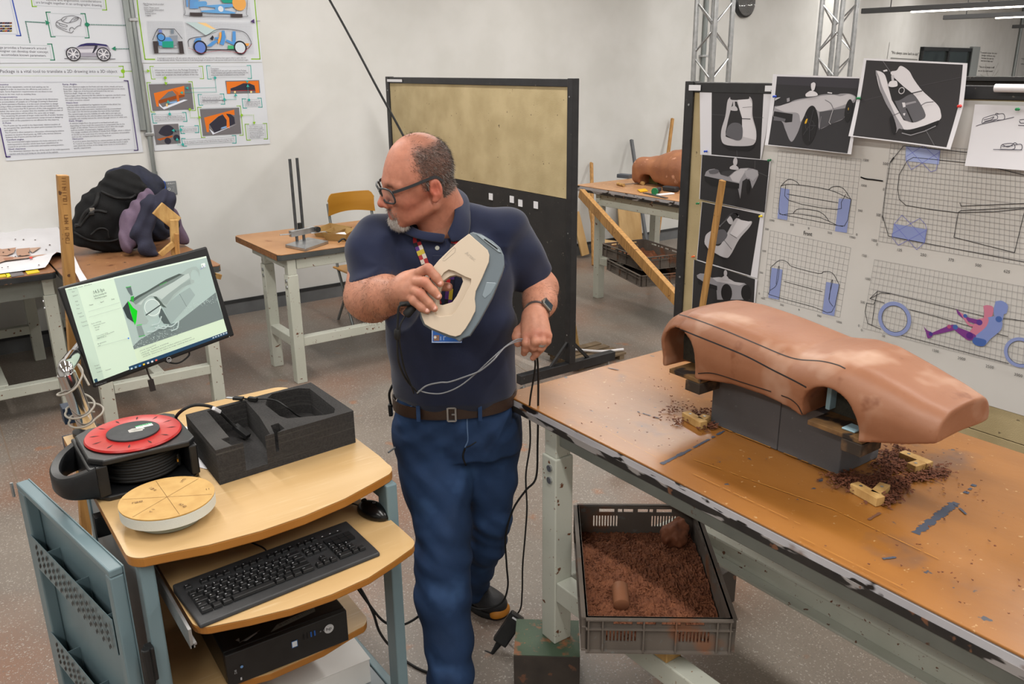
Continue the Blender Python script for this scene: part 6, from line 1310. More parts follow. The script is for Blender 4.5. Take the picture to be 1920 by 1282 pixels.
# ---------------------------------------------------------------- things on and around the far benches
# height gauge on the middle bench
hg=thing('height_gauge','steel twin column height gauge on aluminium base on the orange bench','height gauge',(2.04,5.10,.8505))
m=MB(); B=[onz(*q,.852)[:2] for q in((535,463),(573,471),(616,456),(578,449))]; m.prism([(*p,.8505) for p in B],(0,0,.018)); part('base',m,M_alu,hg,bevel=.003)
c0=onz(557,452,.868); c1=onz(570,450,.868)
M_rod=mat('dark_steel_rod','55585a','63666a',scale=20,rough=.35,metal=.7)
for c,px in((c0,(544,298)),(c1,(558,296))):
    h=hat(c,*px); m=MB(); m.cyl(c,(c[0],c[1],h),.0095,12); part('column',m,M_rod,hg,smooth=40)
z=hat(c0,557,436); m=MB(); m.bar((c0[0]-.05,c0[1]-.02,z),(c1[0]+.075,c1[1]+.0,z+.008),.03,.04); sl=part('slider',m,M_alu,hg,bevel=.003)
m=MB(); m.cyl((c1[0]+.08,c1[1]-.03,z+.012),(c1[0]+.08,c1[1]-.055,z+.012),.018,14); part('clamp_knob',m,M_black,sl,smooth=40); m=MB(); m.cyl(((c0[0]+c1[0])/2,c0[1],z+.02),((c0[0]+c1[0])/2,c0[1],z+.06),.012,12); part('clamp_knob',m,M_black,sl,smooth=40)
m=MB(); m.tube([(c1[0]+.04,c1[1]-.03,z-.01),(c1[0]+.14,c1[1]-.03,z-.012),(c1[0]+.17,c1[1]-.03,z-.05)],.004,8); part('scriber',m,M_alu,sl)
m=MB(); m.cyl((c0[0]-.05,c0[1]-.02,z),(c0[0]-.12,c0[1]-.03,z+.004),.004,8); part('scriber',m,M_alu,sl)
# card food trays
M_kraft=mat('kraft_card','a98a55','9a7a48',scale=5,rough=.7)
def tray(label,P,h,fl=.022,inside=None):
    z=.8508; t=thing('card_tray',label,'food tray',(*np.mean([onz(*q,.85)[:2] for q in P],0),z)); b=[onz(*q,.85)[:2] for q in P]; c=np.mean(b,0); o=[p+(p-c)/np.linalg.norm(p-c)*fl for p in b]; i_=[c+(p-c)*.97 for p in b]
    m=MB(); m.prism([(*p,z) for p in b],(0,0,.0012)); part('base',m,M_kraft,t)
    for k in range(4):
        a,d=b[k],b[(k+1)%4]; e,f=o[(k+1)%4],o[k]; m=MB(); m.add([(*a,z),(*d,z),(*e,z+h),(*f,z+h),(*(a+(c-a)*.02),z),(*(d+(c-d)*.02),z),(*(e+(c-e)*.02),z+h),(*(f+(c-f)*.02),z+h)],[(0,1,2,3),(7,6,5,4),(3,2,6,7)]); part('side',m,M_kraft,t)
    return t,c
t,c=tray('kraft card food tray beside the height gauge, the rear one',[(592,443),(622,447),(655,438),(620,431)],.045)
t2,c2=tray('kraft card food tray with white paper, nearer the man',[(611,450),(648,453),(662,443),(628,440)],.05)
m=MB(); 
for k in range(7): a=k*.9; m.box((c[0]-.05+.018*k,c[1]-.03+.02*math.sin(a),.853),(c[0]-.02+.018*k,c[1]+.0+.02*math.sin(a),.872+.006*math.cos(a)))
tag(m.build('clay_scraps',M_palewood,bevel=.003),'pale scraps lying in the rear card tray','scraps',kind='stuff')
m=MB(); m.prism([(c2[0]-.03,c2[1]-.02,.86),(c2[0]+.05,c2[1]-.01,.86),(c2[0]+.06,c2[1]+.05,.875),(c2[0]-.02,c2[1]+.04,.88)],(0,0,.002)); tag(m.build('paper_napkin',M_paper),'crumpled white paper in the nearer card tray','napkin')
p=onz(640,455,.853); m=MB(); m.tube(bez([p+[-.03,-.02,.01],p+[0,-.03,.03],p+[.03,-.02,.01],p+[.05,0,.012]],6),.006,8); tag(m.build('binder_clip',M_black,smooth=50),'small black clip beside the nearer card tray','clip')
# folding chair behind it
ch=thing('folding_chair','folding chair with yellow wooden back and grey tube frame against the wall','chair',(2.83,6.0,0))
M_ywood=mat('yellow_lacquered_ply','c08a35','b27c2a',scale=3,stretch=(.4,1,4),rough=.35)
def cb(u,v): # curved back panel
    x=2.648+.395*u; r_=.07; e=.0
    if v>.72: e=.05*max(0,(abs(u-.5)*2-.78)/.22)**2*(v-.72)/.28
    return (x+.012*math.sin(v*3)*(.5-u),6.10+.045*math.sin(PI*u)-.02,.842+(.165)*v-e+ .010*math.sin(PI*u)*(1-v)*2)
for o in (0,): 
    m=MB(); g=[[cb(i/20,j/8) for j in range(9)] for i in range(21)]; out=[]
    for i in range(21):
        f=[np.array(p)+[0,-.005,0] for p in g[i]]; bk=[np.array(p)+[0,.005,0] for p in g[i]][::-1]; out.append(f+bk)
    m.rings(out); part('back_rest',m,M_ywood,ch,smooth=50)
M_tubeg=mat('grey_chair_tube','7f8484','8d9292',scale=9,rough=.35,metal=.5)
for x in(2.665,3.025):
    m=MB(); m.tube([(x,6.12,.93),(x,6.10,.82),(x,6.02,.45),(x-.01 if x<2.8 else x+.01,5.78,.0)],.011,10); part('frame_tube',m,M_tubeg,ch,smooth=40)
    m=MB(); m.tube([(x+.02 if x<2.8 else x-.02,5.80,.44),(x+.02 if x<2.8 else x-.02,6.13,.0)],.011,10); part('rear_leg',m,M_tubeg,ch,smooth=40)
m=MB(); m.box((2.64,5.74,.44),(3.05,6.06,.455)); part('seat',m,M_ywood,ch,bevel=.006)
# things on the left benches: stained paper
pa=thing('stained_paper','large white paper with brown clay stains draped over the left benches','paper',(.3,5.8,.851))
Pq=[(33,414),(103,418),(128,455),(168,545),(155,548),(118,480),(85,503),(0,514),(-140,530),(-140,440),(0,429),(30,428)]
def pz(x,y):
    z=.856
    if x>112 and y>480: z=.856-.0
    return z
pts=[onz(x,y,.857) for x,y in Pq]
m=MB(); bm=bmesh.new(); vs=[bm.verts.new(p) for p in pts]; f=bm.faces.new(vs); bmesh.ops.triangulate(bm,faces=[f])
for ax in(Vector((1,0,0)),Vector((0,1,0))):
    for k in range(-20,90): bmesh.ops.bisect_plane(bm,geom=bm.verts[:]+bm.edges[:]+bm.faces[:],plane_co=ax*(k*.08 if ax.x else k*.08),plane_no=ax)
def pwave(x,y):
    q=np.array([[x,y,0]]); w=.004*float(vnoise(q,7,4)[0])+.004
    if x>.60: w+=.045*math.exp(-((x-.69)/.05)**2)*(1 if y<5.7 else .3)
    if y<5.36: w+=.03*math.exp(-((x-.47)/.10)**2)
    if y>6.3 and x<.5: w+=.03*(y-6.3)
    return max(w,.0015)
for v in bm.verts: v.co.z+=pwave(v.co.x,v.co.y)
bm.verts.index_update(); m.add([tuple(v.co) for v in bm.verts],[[v.index for v in f.verts] for f in bm.faces]); bm.free()
part('sheet',m,mat('stained_paper','d9d8dc','d2d1d5',scale=3,rough=.7,spots=(('8a5a44',60,.74,.77),)),pa,smooth=60)
cv=Canvas((0,5.3,.8625),(1,0,0),(0,1,0)); cv.step=.0002; cv.h=.006
S=lambda *p:X(0,400,9.157,p)
for q,c in ((S((-60,640),(0,620),(40,630),(280,600),(240,690),(120,740),(-60,740)),'b08a74'),(S((290,625),(520,605),(500,700),(540,720),(400,745),(300,740),(280,680)),'ad8872'),(S((520,610),(710,595),(640,640),(560,690),(520,660)),'b99a86'),(S((-60,740),(300,770),(520,750),(890,705),(880,725),(560,770),(100,830),(-60,880)),'b18c78'),(S((60,790),(240,770),(230,800),(90,830)),'9a6a52')): cv.poly(q,c)
r=random.Random(8)
for x,y in((265,460),(405,465),(605,470),(795,638),(855,558),(670,905),(165,650),(500,690),(350,745),(210,725),(60,690),(150,640),(270,765),(140,945),(40,960)): cv.poly(S((x-14,y-4),(x+12,y-8),(x+16,y+5),(x-8,y+8)),'4a352c')
cv.poly(S((512,775),(560,772),(562,800),(515,802)),'d8342a')
cv.build('clay_stains',pa)
# packs of card under the paper edge
for k,(xa,xb,col,lab) in enumerate(((-.02,.30,'c9b41c','yellow pack under the front edge of the stained paper, leftmost'),(.30,.335,'d8d020','bright yellow strip beside the leftmost yellow pack'),(.335,.43,'6b6568','grey pack between the two yellow packs'),(.44,.555,'d0b81c','yellow pack right of the grey pack under the paper'))):
    a=onz({0:-20,1:14,2:22,3:52}[k],{0:524,1:521,2:520,3:515}[k],.851); b2=onz({0:14,1:21,2:46,3:75}[k],{0:519,1:518,2:516,3:511}[k],.851)
    m=MB(); m.prism([(a[0],a[1]+.004,.8508),(b2[0],b2[1]+.004,.8508),(b2[0],b2[1]+.16,.8508),(a[0],a[1]+.16,.8508)],(0,0,.0042)); tag(m.build('card_pack',mat('card_'+col,col,rough=.5)),lab,'card pack')
# backpack
M_pack=mat('black_backpack_nylon','0b0b0c','111214',scale=30,rough=.8,bump=.35,bscale=300,spec=.25)
M_navyc=mat('navy_padded_cloth','181c2b','202438',scale=20,rough=.85,bump=.2,bscale=200)
bp=thing('backpack','bulky black backpack lying against the wall on the brown bench','backpack',(1.03,5.75,.851))
s=SDF(); A=lambda x,y,Y:ony(x,y,Y)
s.ell(A(205,400,5.72)+[0,.02,-.02],(.20,.15,.17)); s.ell(A(235,375,5.75),(.15,.13,.17)); s.cone(A(160,440,5.70),A(215,450,5.72),.075,.11,.08); s.cone(A(190,375,5.72),A(225,350,5.75),.07,.09,.08); s.ell(A(240,440,5.66),(.10,.10,.10)); s.cone(A(150,445,5.7),A(180,410,5.7),.05,.08,.05)
s.add(lambda P:.004*np.sin(P[:,0]*38+P[:,2]*72+4*vnoise(P,16,1))+.007*vnoise(P,22,5)+.003*vnoise(P,70,6),'+'); s.add(lambda P:.853-P[:,2],'i',.02)
V,F=s.mesh(.009); V=smoothmesh(V,F,1); meshobj('pack_body',V,F,M_pack,bp)
bq=BVHTree.FromPolygons([tuple(p) for p in V],[tuple(f) for f in F.tolist()])
def onto(bv,x,y,o=.004):
    d=ray(x,y); d=d/np.linalg.norm(d); h=bv.ray_cast(Vector(CAM),Vector(d)); return np.array(h[0])+np.array(h[1])*o if h[0] else None
def strap(pts,w,m_,nm,par,bv):
    q=[onto(bv,p[0],p[1]) for p in bez([(x,y,0) for x,y in pts],6)]; q=[p for p in q if p is not None]
    if len(q)>3: m=MB(); m.tube(q,w,6); part(nm,m,m_,par,smooth=60)
M_web=mat('black_webbing','0b0b0c',rough=.8)
strap([(150,425),(165,405),(180,395),(200,398)],.008,M_web,'strap',bp,bq); strap([(190,360),(215,370),(240,372),(255,365)],.008,M_web,'strap',bp,bq); strap([(140,435),(165,448),(200,452),(235,445)],.006,M_web,'seam_piping',bp,bq); strap([(185,362),(178,385),(160,400),(148,425)],.012,M_web,'strap',bp,bq); strap([(170,440),(185,428),(200,430),(205,445)],.005,M_web,'seam_piping',bp,bq)
p=onto(bq,173,394,.006); m=MB(); m.box(p-[.014,.006,.01],p+[.014,.006,.012]); part('buckle',m,mat('silver_buckle','8f8a84',rough=.4,metal=.6),bp,bevel=.003)
for x,y in((147,423),(172,400)): p=onto(bq,x,y,.006); m=MB(); m.box(p-[.016,.008,.01],p+[.016,.008,.01]); part('buckle',m,M_black,bp,bevel=.004)
# navy jacket behind and the jumper hanging over the offcut frame
s=SDF(); s.ell(A(250,350,6.0),(.17,.11,.14)); s.ell(A(272,360,5.95),(.11,.10,.15)); s.cone(A(215,345,6.0),A(285,350,5.98),.07,.07,.06); s.cone(A(270,380,5.95),A(290,430,5.9),.10,.10,.05); s.cone(A(240,332,6.02),A(262,328,6.02),.035,.03,.03); s.add(lambda P:.004*np.sin(P[:,0]*60+P[:,2]*45+4*vnoise(P,15,3))+.009*vnoise(P,28,2)+.003*vnoise(P,80,4),'+'); s.add(lambda P:.853-P[:,2],'i',.02)
V,F=s.mesh(.010); o=meshobj('navy_bag',V,F,M_navyc); tag(o,'dark navy padded bag behind the black backpack','bag')
M_lil=mat('mauve_jersey','5a4a5e','675668',scale=12,rough=.9,bump=.2,bscale=120)
M_nj=mat('navy_jersey','1c1d2e','25263a',scale=10,rough=.9,bump=.2,bscale=120)
ju=thing('jumper','navy jumper with mauve lining heaped over the timber offcut frame','jumper',(1.2,5.5,.851))
s=SDF(); s.cone(A(285,385,5.52),A(312,372,5.52),.06,.05,.04); s.cone(A(285,390,5.50),A(262,440,5.46),.06,.055,.04); s.cone(A(262,440,5.44),A(280,468,5.40),.045,.045,.04); s.cone(A(310,380,5.5),A(322,420,5.5),.045,.04,.04); s.cone(A(270,465,5.38),A(288,478,5.36),.035,.035,.03); s.add(lambda P:.006*np.sin(P[:,0]*70-P[:,2]*55+4*vnoise(P,14,7))+.008*vnoise(P,32,3)+.003*vnoise(P,80,5),'+'); s.add(lambda P:.853-P[:,2],'i',.015)
V,F=s.mesh(.008); meshobj('navy_cloth',V,F,M_nj,ju)
s=SDF(); s.cone(A(275,372,5.58),A(245,415,5.54),.05,.06,.04); s.cone(A(245,415,5.52),A(240,462,5.46),.055,.045,.04); s.cone(A(320,400,5.55),A(342,450,5.56),.04,.035,.04); s.add(lambda P:.006*np.sin(P[:,0]*75+P[:,2]*40+4*vnoise(P,14,8))+.007*vnoise(P,34,9),'+'); s.add(lambda P:.853-P[:,2],'i',.015)
V,F=s.mesh(.008); meshobj('mauve_lining',V,F,M_lil,ju)
of=thing('timber_offcut_frame','raw timber offcut frame propped on the brown bench in front of the jumper','timber',(1.28,5.2,.851))
def seg(a,b,w,h,Ya,Yb=None,nm='offcut',m_=M_palewood): m=MB(); m.bar(ony(*a,Ya),ony(*b,Yb or Ya),w,h,up=(0,1,0)); part(nm,m,m_,of,bevel=.002)
seg((295,390),(330,418),.085,.03,5.26); seg((326,412),(329,478),.045,.03,5.22); seg((300,478),(326,456),.03,.03,5.20); seg((331,438),(332,476),.02,.034,5.18,nm='dowel',m_=M_wood)
p=ony(314,462,5.19); 
m=MB(); m.bar(ony(402,516,5.0),ony(414,519,5.0),.03,.03); tag(m.build('timber_peg',M_palewood,bevel=.002),'small timber end poking out at the right end of the brown bench','timber')
# ---------------------------------------------------------------- far bench: clay model, tools, crates, timber
far_z=.951
fc=thing('rough_clay_model','rough brown clay car half on the far bench, cut by the photo board edge','clay model',(5.35,5.1,far_z))
s=SDF(); c=onz(1245,345,far_z); b0=onz(1190,345,far_z); b1=onz(1300,360,far_z)
ax=(b1-b0)/np.linalg.norm(b1-b0); ay=np.array([-ax[1],ax[0],0]); R=np.array([ax,ay,[0,0,1]])
c=b0+ax*.35+ay*.18
s.box(c+[0,0,.115],(.36,.20,.10),R,.06); s.ell(c+ax*.05+[0,0,.19],(.28,.17,.115),R,.08); s.box(c-ax*.30+[0,0,.10],(.08,.19,.075),R,.04,.03)
s.cone(b0+ax*.12-ay*.06+[0,0,.03],b0+ax*.12+ay*.09+[0,0,.03],.062,.062,.01,'s'); s.cone(b0+ax*.56-ay*.06+[0,0,.03],b0+ax*.56+ay*.09+[0,0,.03],.062,.062,.01,'s')
s.add(lambda P:.010*vnoise(P,18,3)+.004*vnoise(P,55,4),'+'); s.add(lambda P:far_z+.002-P[:,2],'i',.004)
V,F=s.mesh(.011); meshobj('clay_body',V,F,mat('rough_clay','96623f','84543a',scale=7,rough=.75,bump=.3,bscale=30,spots=(('b9866a',14,.62,.7),)),fc)
m=MB(); q=b0+ax*.12+ay*.10+[0,0,.04]; m.obox(q-ax*.05-[0,0,.035],ax*.1,ay*.01,(0,0,.08)); part('wheel_arch_core',m,mat('olive_foam','5a5a30',rough=.9),fc)
def Z(x,y,dz=0): return onz(x,y,far_z)+[0,0,dz]
M_tool=mat('tool_black_plastic','26282c',rough=.5)
m=MB(); m.bar(Z(1160,333,.02),Z(1182,335,.02),.07,.035); tag(m.build('tool_box',mat('grey_blue_plastic','4a4f57',rough=.5),bevel=.006),'small grey blue case near the left end of the far bench','case')
rk=thing('clay_rake','wooden handled clay rake lying across the far bench','tool',tuple(Z(1180,348)))
m=MB(); m.cyl(Z(1158,347,.012),Z(1170,350,.012),.013,10); part('handle',m,M_palewood,rk,smooth=40); m=MB(); m.cyl(Z(1165,349,.012),Z(1205,345,.012),.005,8); part('shaft',m,M_alu,rk)
m=MB(); m.cyl(Z(1192,343,.015),Z(1206,347,.015),.016,10); tag(m.build('clay_tool',M_palewood,smooth=40),'short wooden clay tool on the far bench by the rough clay model','tool')
m=MB(); m.prism([Z(1195,357,.001),Z(1210,355,.001),Z(1215,359,.001),Z(1200,361,.001)],(0,0,.008)); tag(m.build('yellow_scraper',mat('yellow_plastic','d8a818',rough=.45),bevel=.002),'flat yellow scraper on the front edge of the far bench','scraper')
m=MB(); m.lathe(Z(1228,364,.022),[(.024,0),(.026,.02),(.022,.05),(.02,.12)],14,Z(1245,356)-Z(1228,364)); m2=tag(m.build('rolled_glove',M_tool,smooth=40),'dark rolled glove with green cuff on the far bench','glove')
m=MB(); m.lathe(Z(1228,364,.022)-(Z(1245,356)-Z(1228,364))/np.linalg.norm(Z(1245,356)-Z(1228,364))*.012,[(.026,0),(.029,.004),(.027,.012)],14,Z(1245,356)-Z(1228,364)); part('green_cuff',m,mat('green_cuff','1f7a4a',rough=.6),m2,smooth=40)
m=MB(); m.bar(Z(1245,357,.02),Z(1270,360,.02),.06,.04); m2=tag(m.build('scrub_brush',M_tool,bevel=.01),'black scrubbing brush at the photo board edge on the far bench','brush')
m=MB(); m.bar(Z(1233,367,.006),Z(1262,364,.006),.04,.012); tag(m.build('white_rag',M_paper,bevel=.004),'white rag on the front edge of the far bench','rag')
m=MB(); m.bar(Z(1208,362,.003),Z(1250,372,.003),.03,.005); tag(m.build('steel_scraper',M_rod,bevel=.001),'dark steel strip lying along the front of the far bench','scraper')
# crates under the far bench
crate('plastic_crate','lower grey plastic crate resting on the rail of the far bench',(4.60,4.61,.3615),math.radians(-18),Hh=.085)
crate('plastic_crate','upper grey plastic crate of clay crumbs under the far bench',(4.69,4.74,.448),math.radians(-12),Hh=.10)
m=MB(); m.grid(lambda u,v:(4.69+(u-.5)*.36*math.cos(-.21)-(v-.5)*.57*math.sin(-.21),4.74+(u-.5)*.36*math.sin(-.21)+(v-.5)*.57*math.cos(-.21),.468+.012*math.sin(u*17)*math.sin(v*23)+.01*random.random()),24,30); tag(m.build('clay_crumbs',M_chips),'clay crumbs in the upper crate under the far bench','clay chips',kind='stuff')
# timber leaning about the far bench
def plank(label,a,Ya,b,Yb,w,h,m_=M_ply,za=None,nm='plank'):
    A_=ony(*a,Ya) ; B_=ony(*b,Yb); d=(A_-B_)/np.linalg.norm(A_-B_)
    if za is not None: A_=A_+d*((A_[2]-za)/-d[2] if d[2] else 0)
    m=MB(); m.bar(A_,B_,w,h,up=(0,1,0)); return tag(m.build(nm,m_,bevel=.002),label,'timber')
q=onx(1090,362,4.66); p=onx(1262,553,4.12); p=q+(p-q)*((q[2]-.02)/(q[2]-p[2])); m=MB(); d=q-p; m.bar(p,q,.075,.045,up=(-1,0,0)); tag(m.build('timber_prop',M_wood,bevel=.003),'long timber batten propped diagonally against the front of the far bench','timber')
plank('short plywood plank with slot leaning on the wall left of the far bench',(1100,488),6.62,(1078,398),6.75,.10,.02,za=.03)
plank('thin pale plank leaning behind the far bench leg',(1125,490),6.55,(1103,355),6.74,.07,.018,za=.03)
plank('brown timber strip standing up behind the left end of the far bench',(1110,360),6.6,(1109,305),6.76,.035,.02,M_wood,za=.03)
plank('wide pale plywood sheet leaning on the wall under the far bench',(1185,470),6.6,(1178,372),6.76,.33,.015,za=.03,nm='plywood_sheet')
plank('plywood offcut standing low behind the crates',(1150,495),6.45,(1140,450),6.6,.30,.015,za=.03,nm='plywood_sheet')
plank('brown timber pole leaning on the wall behind the rough clay model',(1232,455),6.5,(1261,222),6.74,.032,.025,M_wood,za=.03)
plank('dark grey rod leaning on the wall left of the rough clay model',(1194,330),6.55,(1184,262),6.74,.035,.025,mat('dark_grey_rod','55585c',rough=.5),za=.03)
# clutter at the foot of the first pinboard
m=MB(); a=onz(1083,655,.03); b2=onx(1070,580,3.40); m.bar(a,b2,.03,.03,up=(1,0,0)); tag(m.build('broom_stick',M_palewood,bevel=.006),'pale wooden broom stick leaning on the back of the tall pinboard','broom stick')
pl=thing('wooden_pallet','low wooden slatted pallet on the floor behind the pinboard foot','pallet',(3.6,4.2,0))
for k in range(4):
    y=4.03+.085*k; m=MB(); m.box((3.42,y,.03),(3.86,y+.06,.045)); part('slat',m,mat('dirty_timber','7d6a52','665540',scale=9,rough=.8),pl,bevel=.002)
for x in(3.44,3.80): m=MB(); m.box((x,4.03,.0),(x+.04,4.345,.029)); part('bearer',m,MATS['dirty_timber'],pl)
m=MB(); m.tube(bez([(3.4,4.45,.06),(3.55,4.30,.06),(3.7,4.12,.06),(3.85,4.05,.062)],8),.009,8); tag(m.build('white_hose',M_paper,smooth=60),'white hose lying on the slatted pallet','hose')
# black cable across the room
m=MB(); m.tube(bez([atd(590,-45,3.32),atd(618,0,3.3),atd(665,85,3.28),atd(710,170,3.26),atd(757,256,3.24),atd(800,345,3.2),ony(826,390,3.95)],6),.0045,6); tag(m.build('hanging_cable',M_dark,smooth=60),'black cable running down from the ceiling behind the man\'s head','cable')
# ---------------------------------------------------------------- the man
def bdep(y): return float(np.interp(y,[252,410,600,706,800,970,1207,1340],[2.36,2.44,2.56,2.67,2.74,2.85,3.02,3.10]))
def P(x,y,off=0.): return atd(x,y,bdep(y)-off)
man=thing('person','man in navy polo shirt and jeans, head turned aside, holding a handheld scanner','person',(1.29,2.13,0))
# head frame: f towards the face, l towards his left ear, u up
PSI=math.radians(17); f0=-.93*RT-.36*UP; f0/=np.linalg.norm(f0); u0=-.36*RT+.93*UP; u0-=f0*np.dot(u0,f0); u0/=np.linalg.norm(u0)
hf=math.cos(PSI)*f0-math.sin(PSI)*FW; l1=-math.cos(PSI)*FW-math.sin(PSI)*f0; BE=math.radians(30)
hl=math.cos(BE)*l1-math.sin(BE)*u0; hu=math.cos(BE)*u0+math.sin(BE)*l1
HO=P(808,358,.135)-hl*.075
def hd(f,l,u): return HO+hf*f+hl*l+hu*u
HR=np.array([hf,hl,hu])
S_=SDF()
E_=lambda c,r,k=.012,op='u',R=HR:S_.ell(hd(*c),r,R,k,op)
C_=lambda a,b,r1,r2,k=.012,op='u':S_.cone(hd(*a),hd(*b),r1,r2,k,op)
# neck and inner torso
S_.cone(hd(-.032,0,-.03),P(833,405,-.01),.060,.070,.03); S_.cone(hd(.0,0,-.068),P(818,428,.03),.036,.055,.025)
S_.torso([(P(828,450),.10,.06),(P(832,500),.15,.085),(P(842,600),.15,.10),(P(848,690),.15,.105)],.03)
S_.cone(P(718,462,.0),P(838,440,-.04),.035,.045,.03); S_.cone(P(838,440,-.04),P(935,452,-.03),.045,.035,.03)
# skull and face
E_((-.004,0,.048),(.0935,.0765,.094)); E_((.045,0,-.012),(.055,.058,.080),.03); E_((.018,0,.028),(.080,.073,.070),.02)
for s in(-1,1):
    C_((.000,s*.054,-.048),(.084,s*.018,-.078),.016,.015,.022)
    E_((.064,s*.042,-.014),(.028,.021,.024),.018)
    C_((.091,s*.012,.035),(.076,s*.050,.030),.012,.011,.012)
    E_((.070,s*.030,-.050),(.024,.018,.028),.02)
E_((.092,0,-.077),(.019,.022,.018),.018); E_((.092,0,-.053),(.0155,.026,.024),.014)
C_((.025,0,-.064),(.078,0,-.076),.028,.016,.025)
for s in(-1,1): E_((.099,s*.031,.014),(.014,.0165,.0130),.012,'s')
C_((.097,0,.024),(.121,0,-.014),.0085,.0115,.010); E_((.1225,0,-.017),(.0105,.0110,.0100),.006)
for s in(-1,1): E_((.110,s*.0130,-.022),(.0120,.0078,.0090),.006)
for s in(-1,1):
    E_((.082,s*.031,.015),(.0125,.0135,.0125),.003)
    C_((.093,s*.020,.022),(.088,s*.043,.020),.0045,.004,.004); C_((.093,s*.020,.009),(.087,s*.043,.009),.0035,.003,.004)
C_((.1035,-.019,-.0470),(.1035,.019,-.0470),.0048,.0048,.006); C_((.1025,-.016,-.0570),(.1025,.016,-.0570),.0056,.0056,.006); C_((.1095,-.018,-.0520),(.1095,.018,-.0520),.0013,.0013,.003,'s')
for s in(-1,1):
    e=hd(-.014,s*.080,.002)
    S_.ell(e,(.0175,.0085,.031),HR,.006); S_.ell(hd(-.009,s*.0905,.005),(.0098,.0085,.0180),HR,.003,'s'); S_.ell(hd(-.0195,s*.0890,.008),(.0032,.0065,.020),HR,.002,'s'); S_.ell(hd(-.005,s*.079,-.026),(.009,.007,.009),HR,.006); S_.ell(hd(.001,s*.081,.000),(.0042,.005,.008),HR,.003)
# right arm reaching forward, hand round the scanner grip
SD=2.18                      # distance of the scanner's near face
q=lambda cx,cy,dep:atd(640+cx/6.41,420+cy/6.41,dep)
S_.chain([P(712,462,.02),P(697,510,.10),P(689,556,.145),P(700,561,.18),P(724,553,.25),P(757,545,.325)],[.040,.060,.060,.058,.050,.032],.03)
W=q(735,840,SD+.03)
S_.cone(P(757,545,.325),W,.032,.029,.02)
M4=[(q(880,610,SD+.012),.0135),(q(820,690,SD+.010),.0135),(q(785,770,SD+.012),.013),(q(778,860,SD+.018),.012)]
for p,r in M4: S_.cone(W,p,.024,r+.002,.02)
S_.ell(q(800,740,SD+.026),(.034,.036,.022),np.array([RT,UP,FW]),.02)
for pts,rs in (([M4[0][0],q(1040,535,SD-.018),q(1140,640,SD-.016),q(1188,712,SD-.012)],[.0135,.0135,.0118,.0100]),([M4[1][0],q(1000,695,SD-.022),q(1105,800,SD-.018),q(1165,868,SD-.012)],[.0135,.0135,.0118,.0098]),
 ([M4[2][0],q(945,835,SD-.020),q(1055,950,SD-.016),q(1120,1015,SD-.011)],[.0130,.0128,.0112,.0094]),([M4[3][0],q(865,920,SD-.014),q(960,1005,SD-.013),q(1032,1042,SD-.010)],[.0120,.0115,.0100,.0086])):
    S_.chain(pts,rs,.004)
S_.chain([q(790,800,SD+.045),q(960,760,SD+.066),q(1150,740,SD+.068),q(1285,755,SD+.056)],[.020,.0155,.0135,.0118],.008)
# left arm hanging, hand holding the leads
w=lambda cx,cy,dep:atd(940+cx/8.55,540+cy/8.55,dep)
LD=2.40
S_.chain([P(940,455,-.03),P(980,495,-.06),P(1013,540,-.075),P(1012,566,.0),P(1006,590,.07)],[.040,.054,.050,.046,.031],.03)
WL=w(530,470,LD+.03); S_.cone(P(1006,590,.07),WL,.032,.029,.02)
K=[(w(405,770,LD-.002),.0135),(w(540,720,LD-.012),.0135),(w(640,725,LD-.010),.013),(w(735,765,LD+.002),.012)]
for p,r in K: S_.cone(WL,p,.026,r+.003,.02)
S_.ell(w(540,620,LD+.014),(.034,.036,.020),np.array([RT,UP,FW]),.02)
for pts,rs in(([K[0][0],w(400,880,LD-.012),w(385,980,LD+.002),w(365,1040,LD+.012)],[.0135,.0128,.0112,.0098]),([K[1][0],w(545,860,LD-.026),w(520,950,LD-.014),w(495,985,LD+.010)],[.0135,.0128,.0112,.0098]),
 ([K[2][0],w(655,850,LD-.020),w(635,960,LD-.010),w(585,1010,LD+.010)],[.013,.012,.0108,.0095]),([K[3][0],w(735,850,LD-.004),w(650,960,LD+.002),w(560,1060,LD+.008),w(505,1120,LD+.014)],[.012,.0112,.0100,.0090,.0085])):
    S_.chain(pts,rs,.004)
S_.chain([w(430,600,LD+.035),w(290,700,LD+.036),w(250,780,LD+.028),w(265,885,LD+.012)],[.022,.0155,.0130,.0112],.010)
V,F=S_.mesh(.0027); V=smoothmesh(V,F,1,.4)
lo=(V-HO)@HR.T
NM=normals(V,F)
n1=vnoise(V,45,1); n2=vnoise(V,160,2)
base=np.array([.735,.515,.42]); colr=np.tile(base,(len(V),1))*(1+.035*n1+.02*n2)[:,None]
head=(np.abs(lo[:,1])<.10)&(np.abs(lo[:,0])<.14)&(lo[:,2]>-.125)&(lo[:,2]<.15)
def blend(m,c,a): 
    a=(np.clip(a,0,1)*m)[:,None]; colr[:]=colr*(1-a)+np.array(c)*a
g=lambda f,l,u,r:np.exp(-(((lo[:,0]-f)**2+(np.abs(lo[:,1])-l)**2+(lo[:,2]-u)**2)/r**2))
blend(head,(.70,.45,.365),.6*np.ones(len(V))); blend(head,(.69,.37,.31),.7*g(.122,0,-.017,.018)); blend(head,(.68,.39,.32),.5*g(.06,.055,-.025,.03)); blend(head,(.70,.36,.29),.8*g(-.01,.085,.003,.03)); blend(head,(.58,.26,.24),1.2*g(.107,0,-.052,.010)); blend(head,(.80,.56,.47),.5*g(.05,.02,.10,.05)); blend(head,(.36,.23,.18),1.1*g(.102,.03,.033,.0075)+.9*g(.096,.042,.031,.007))
hn=RNG.normal(size=len(V))*.006
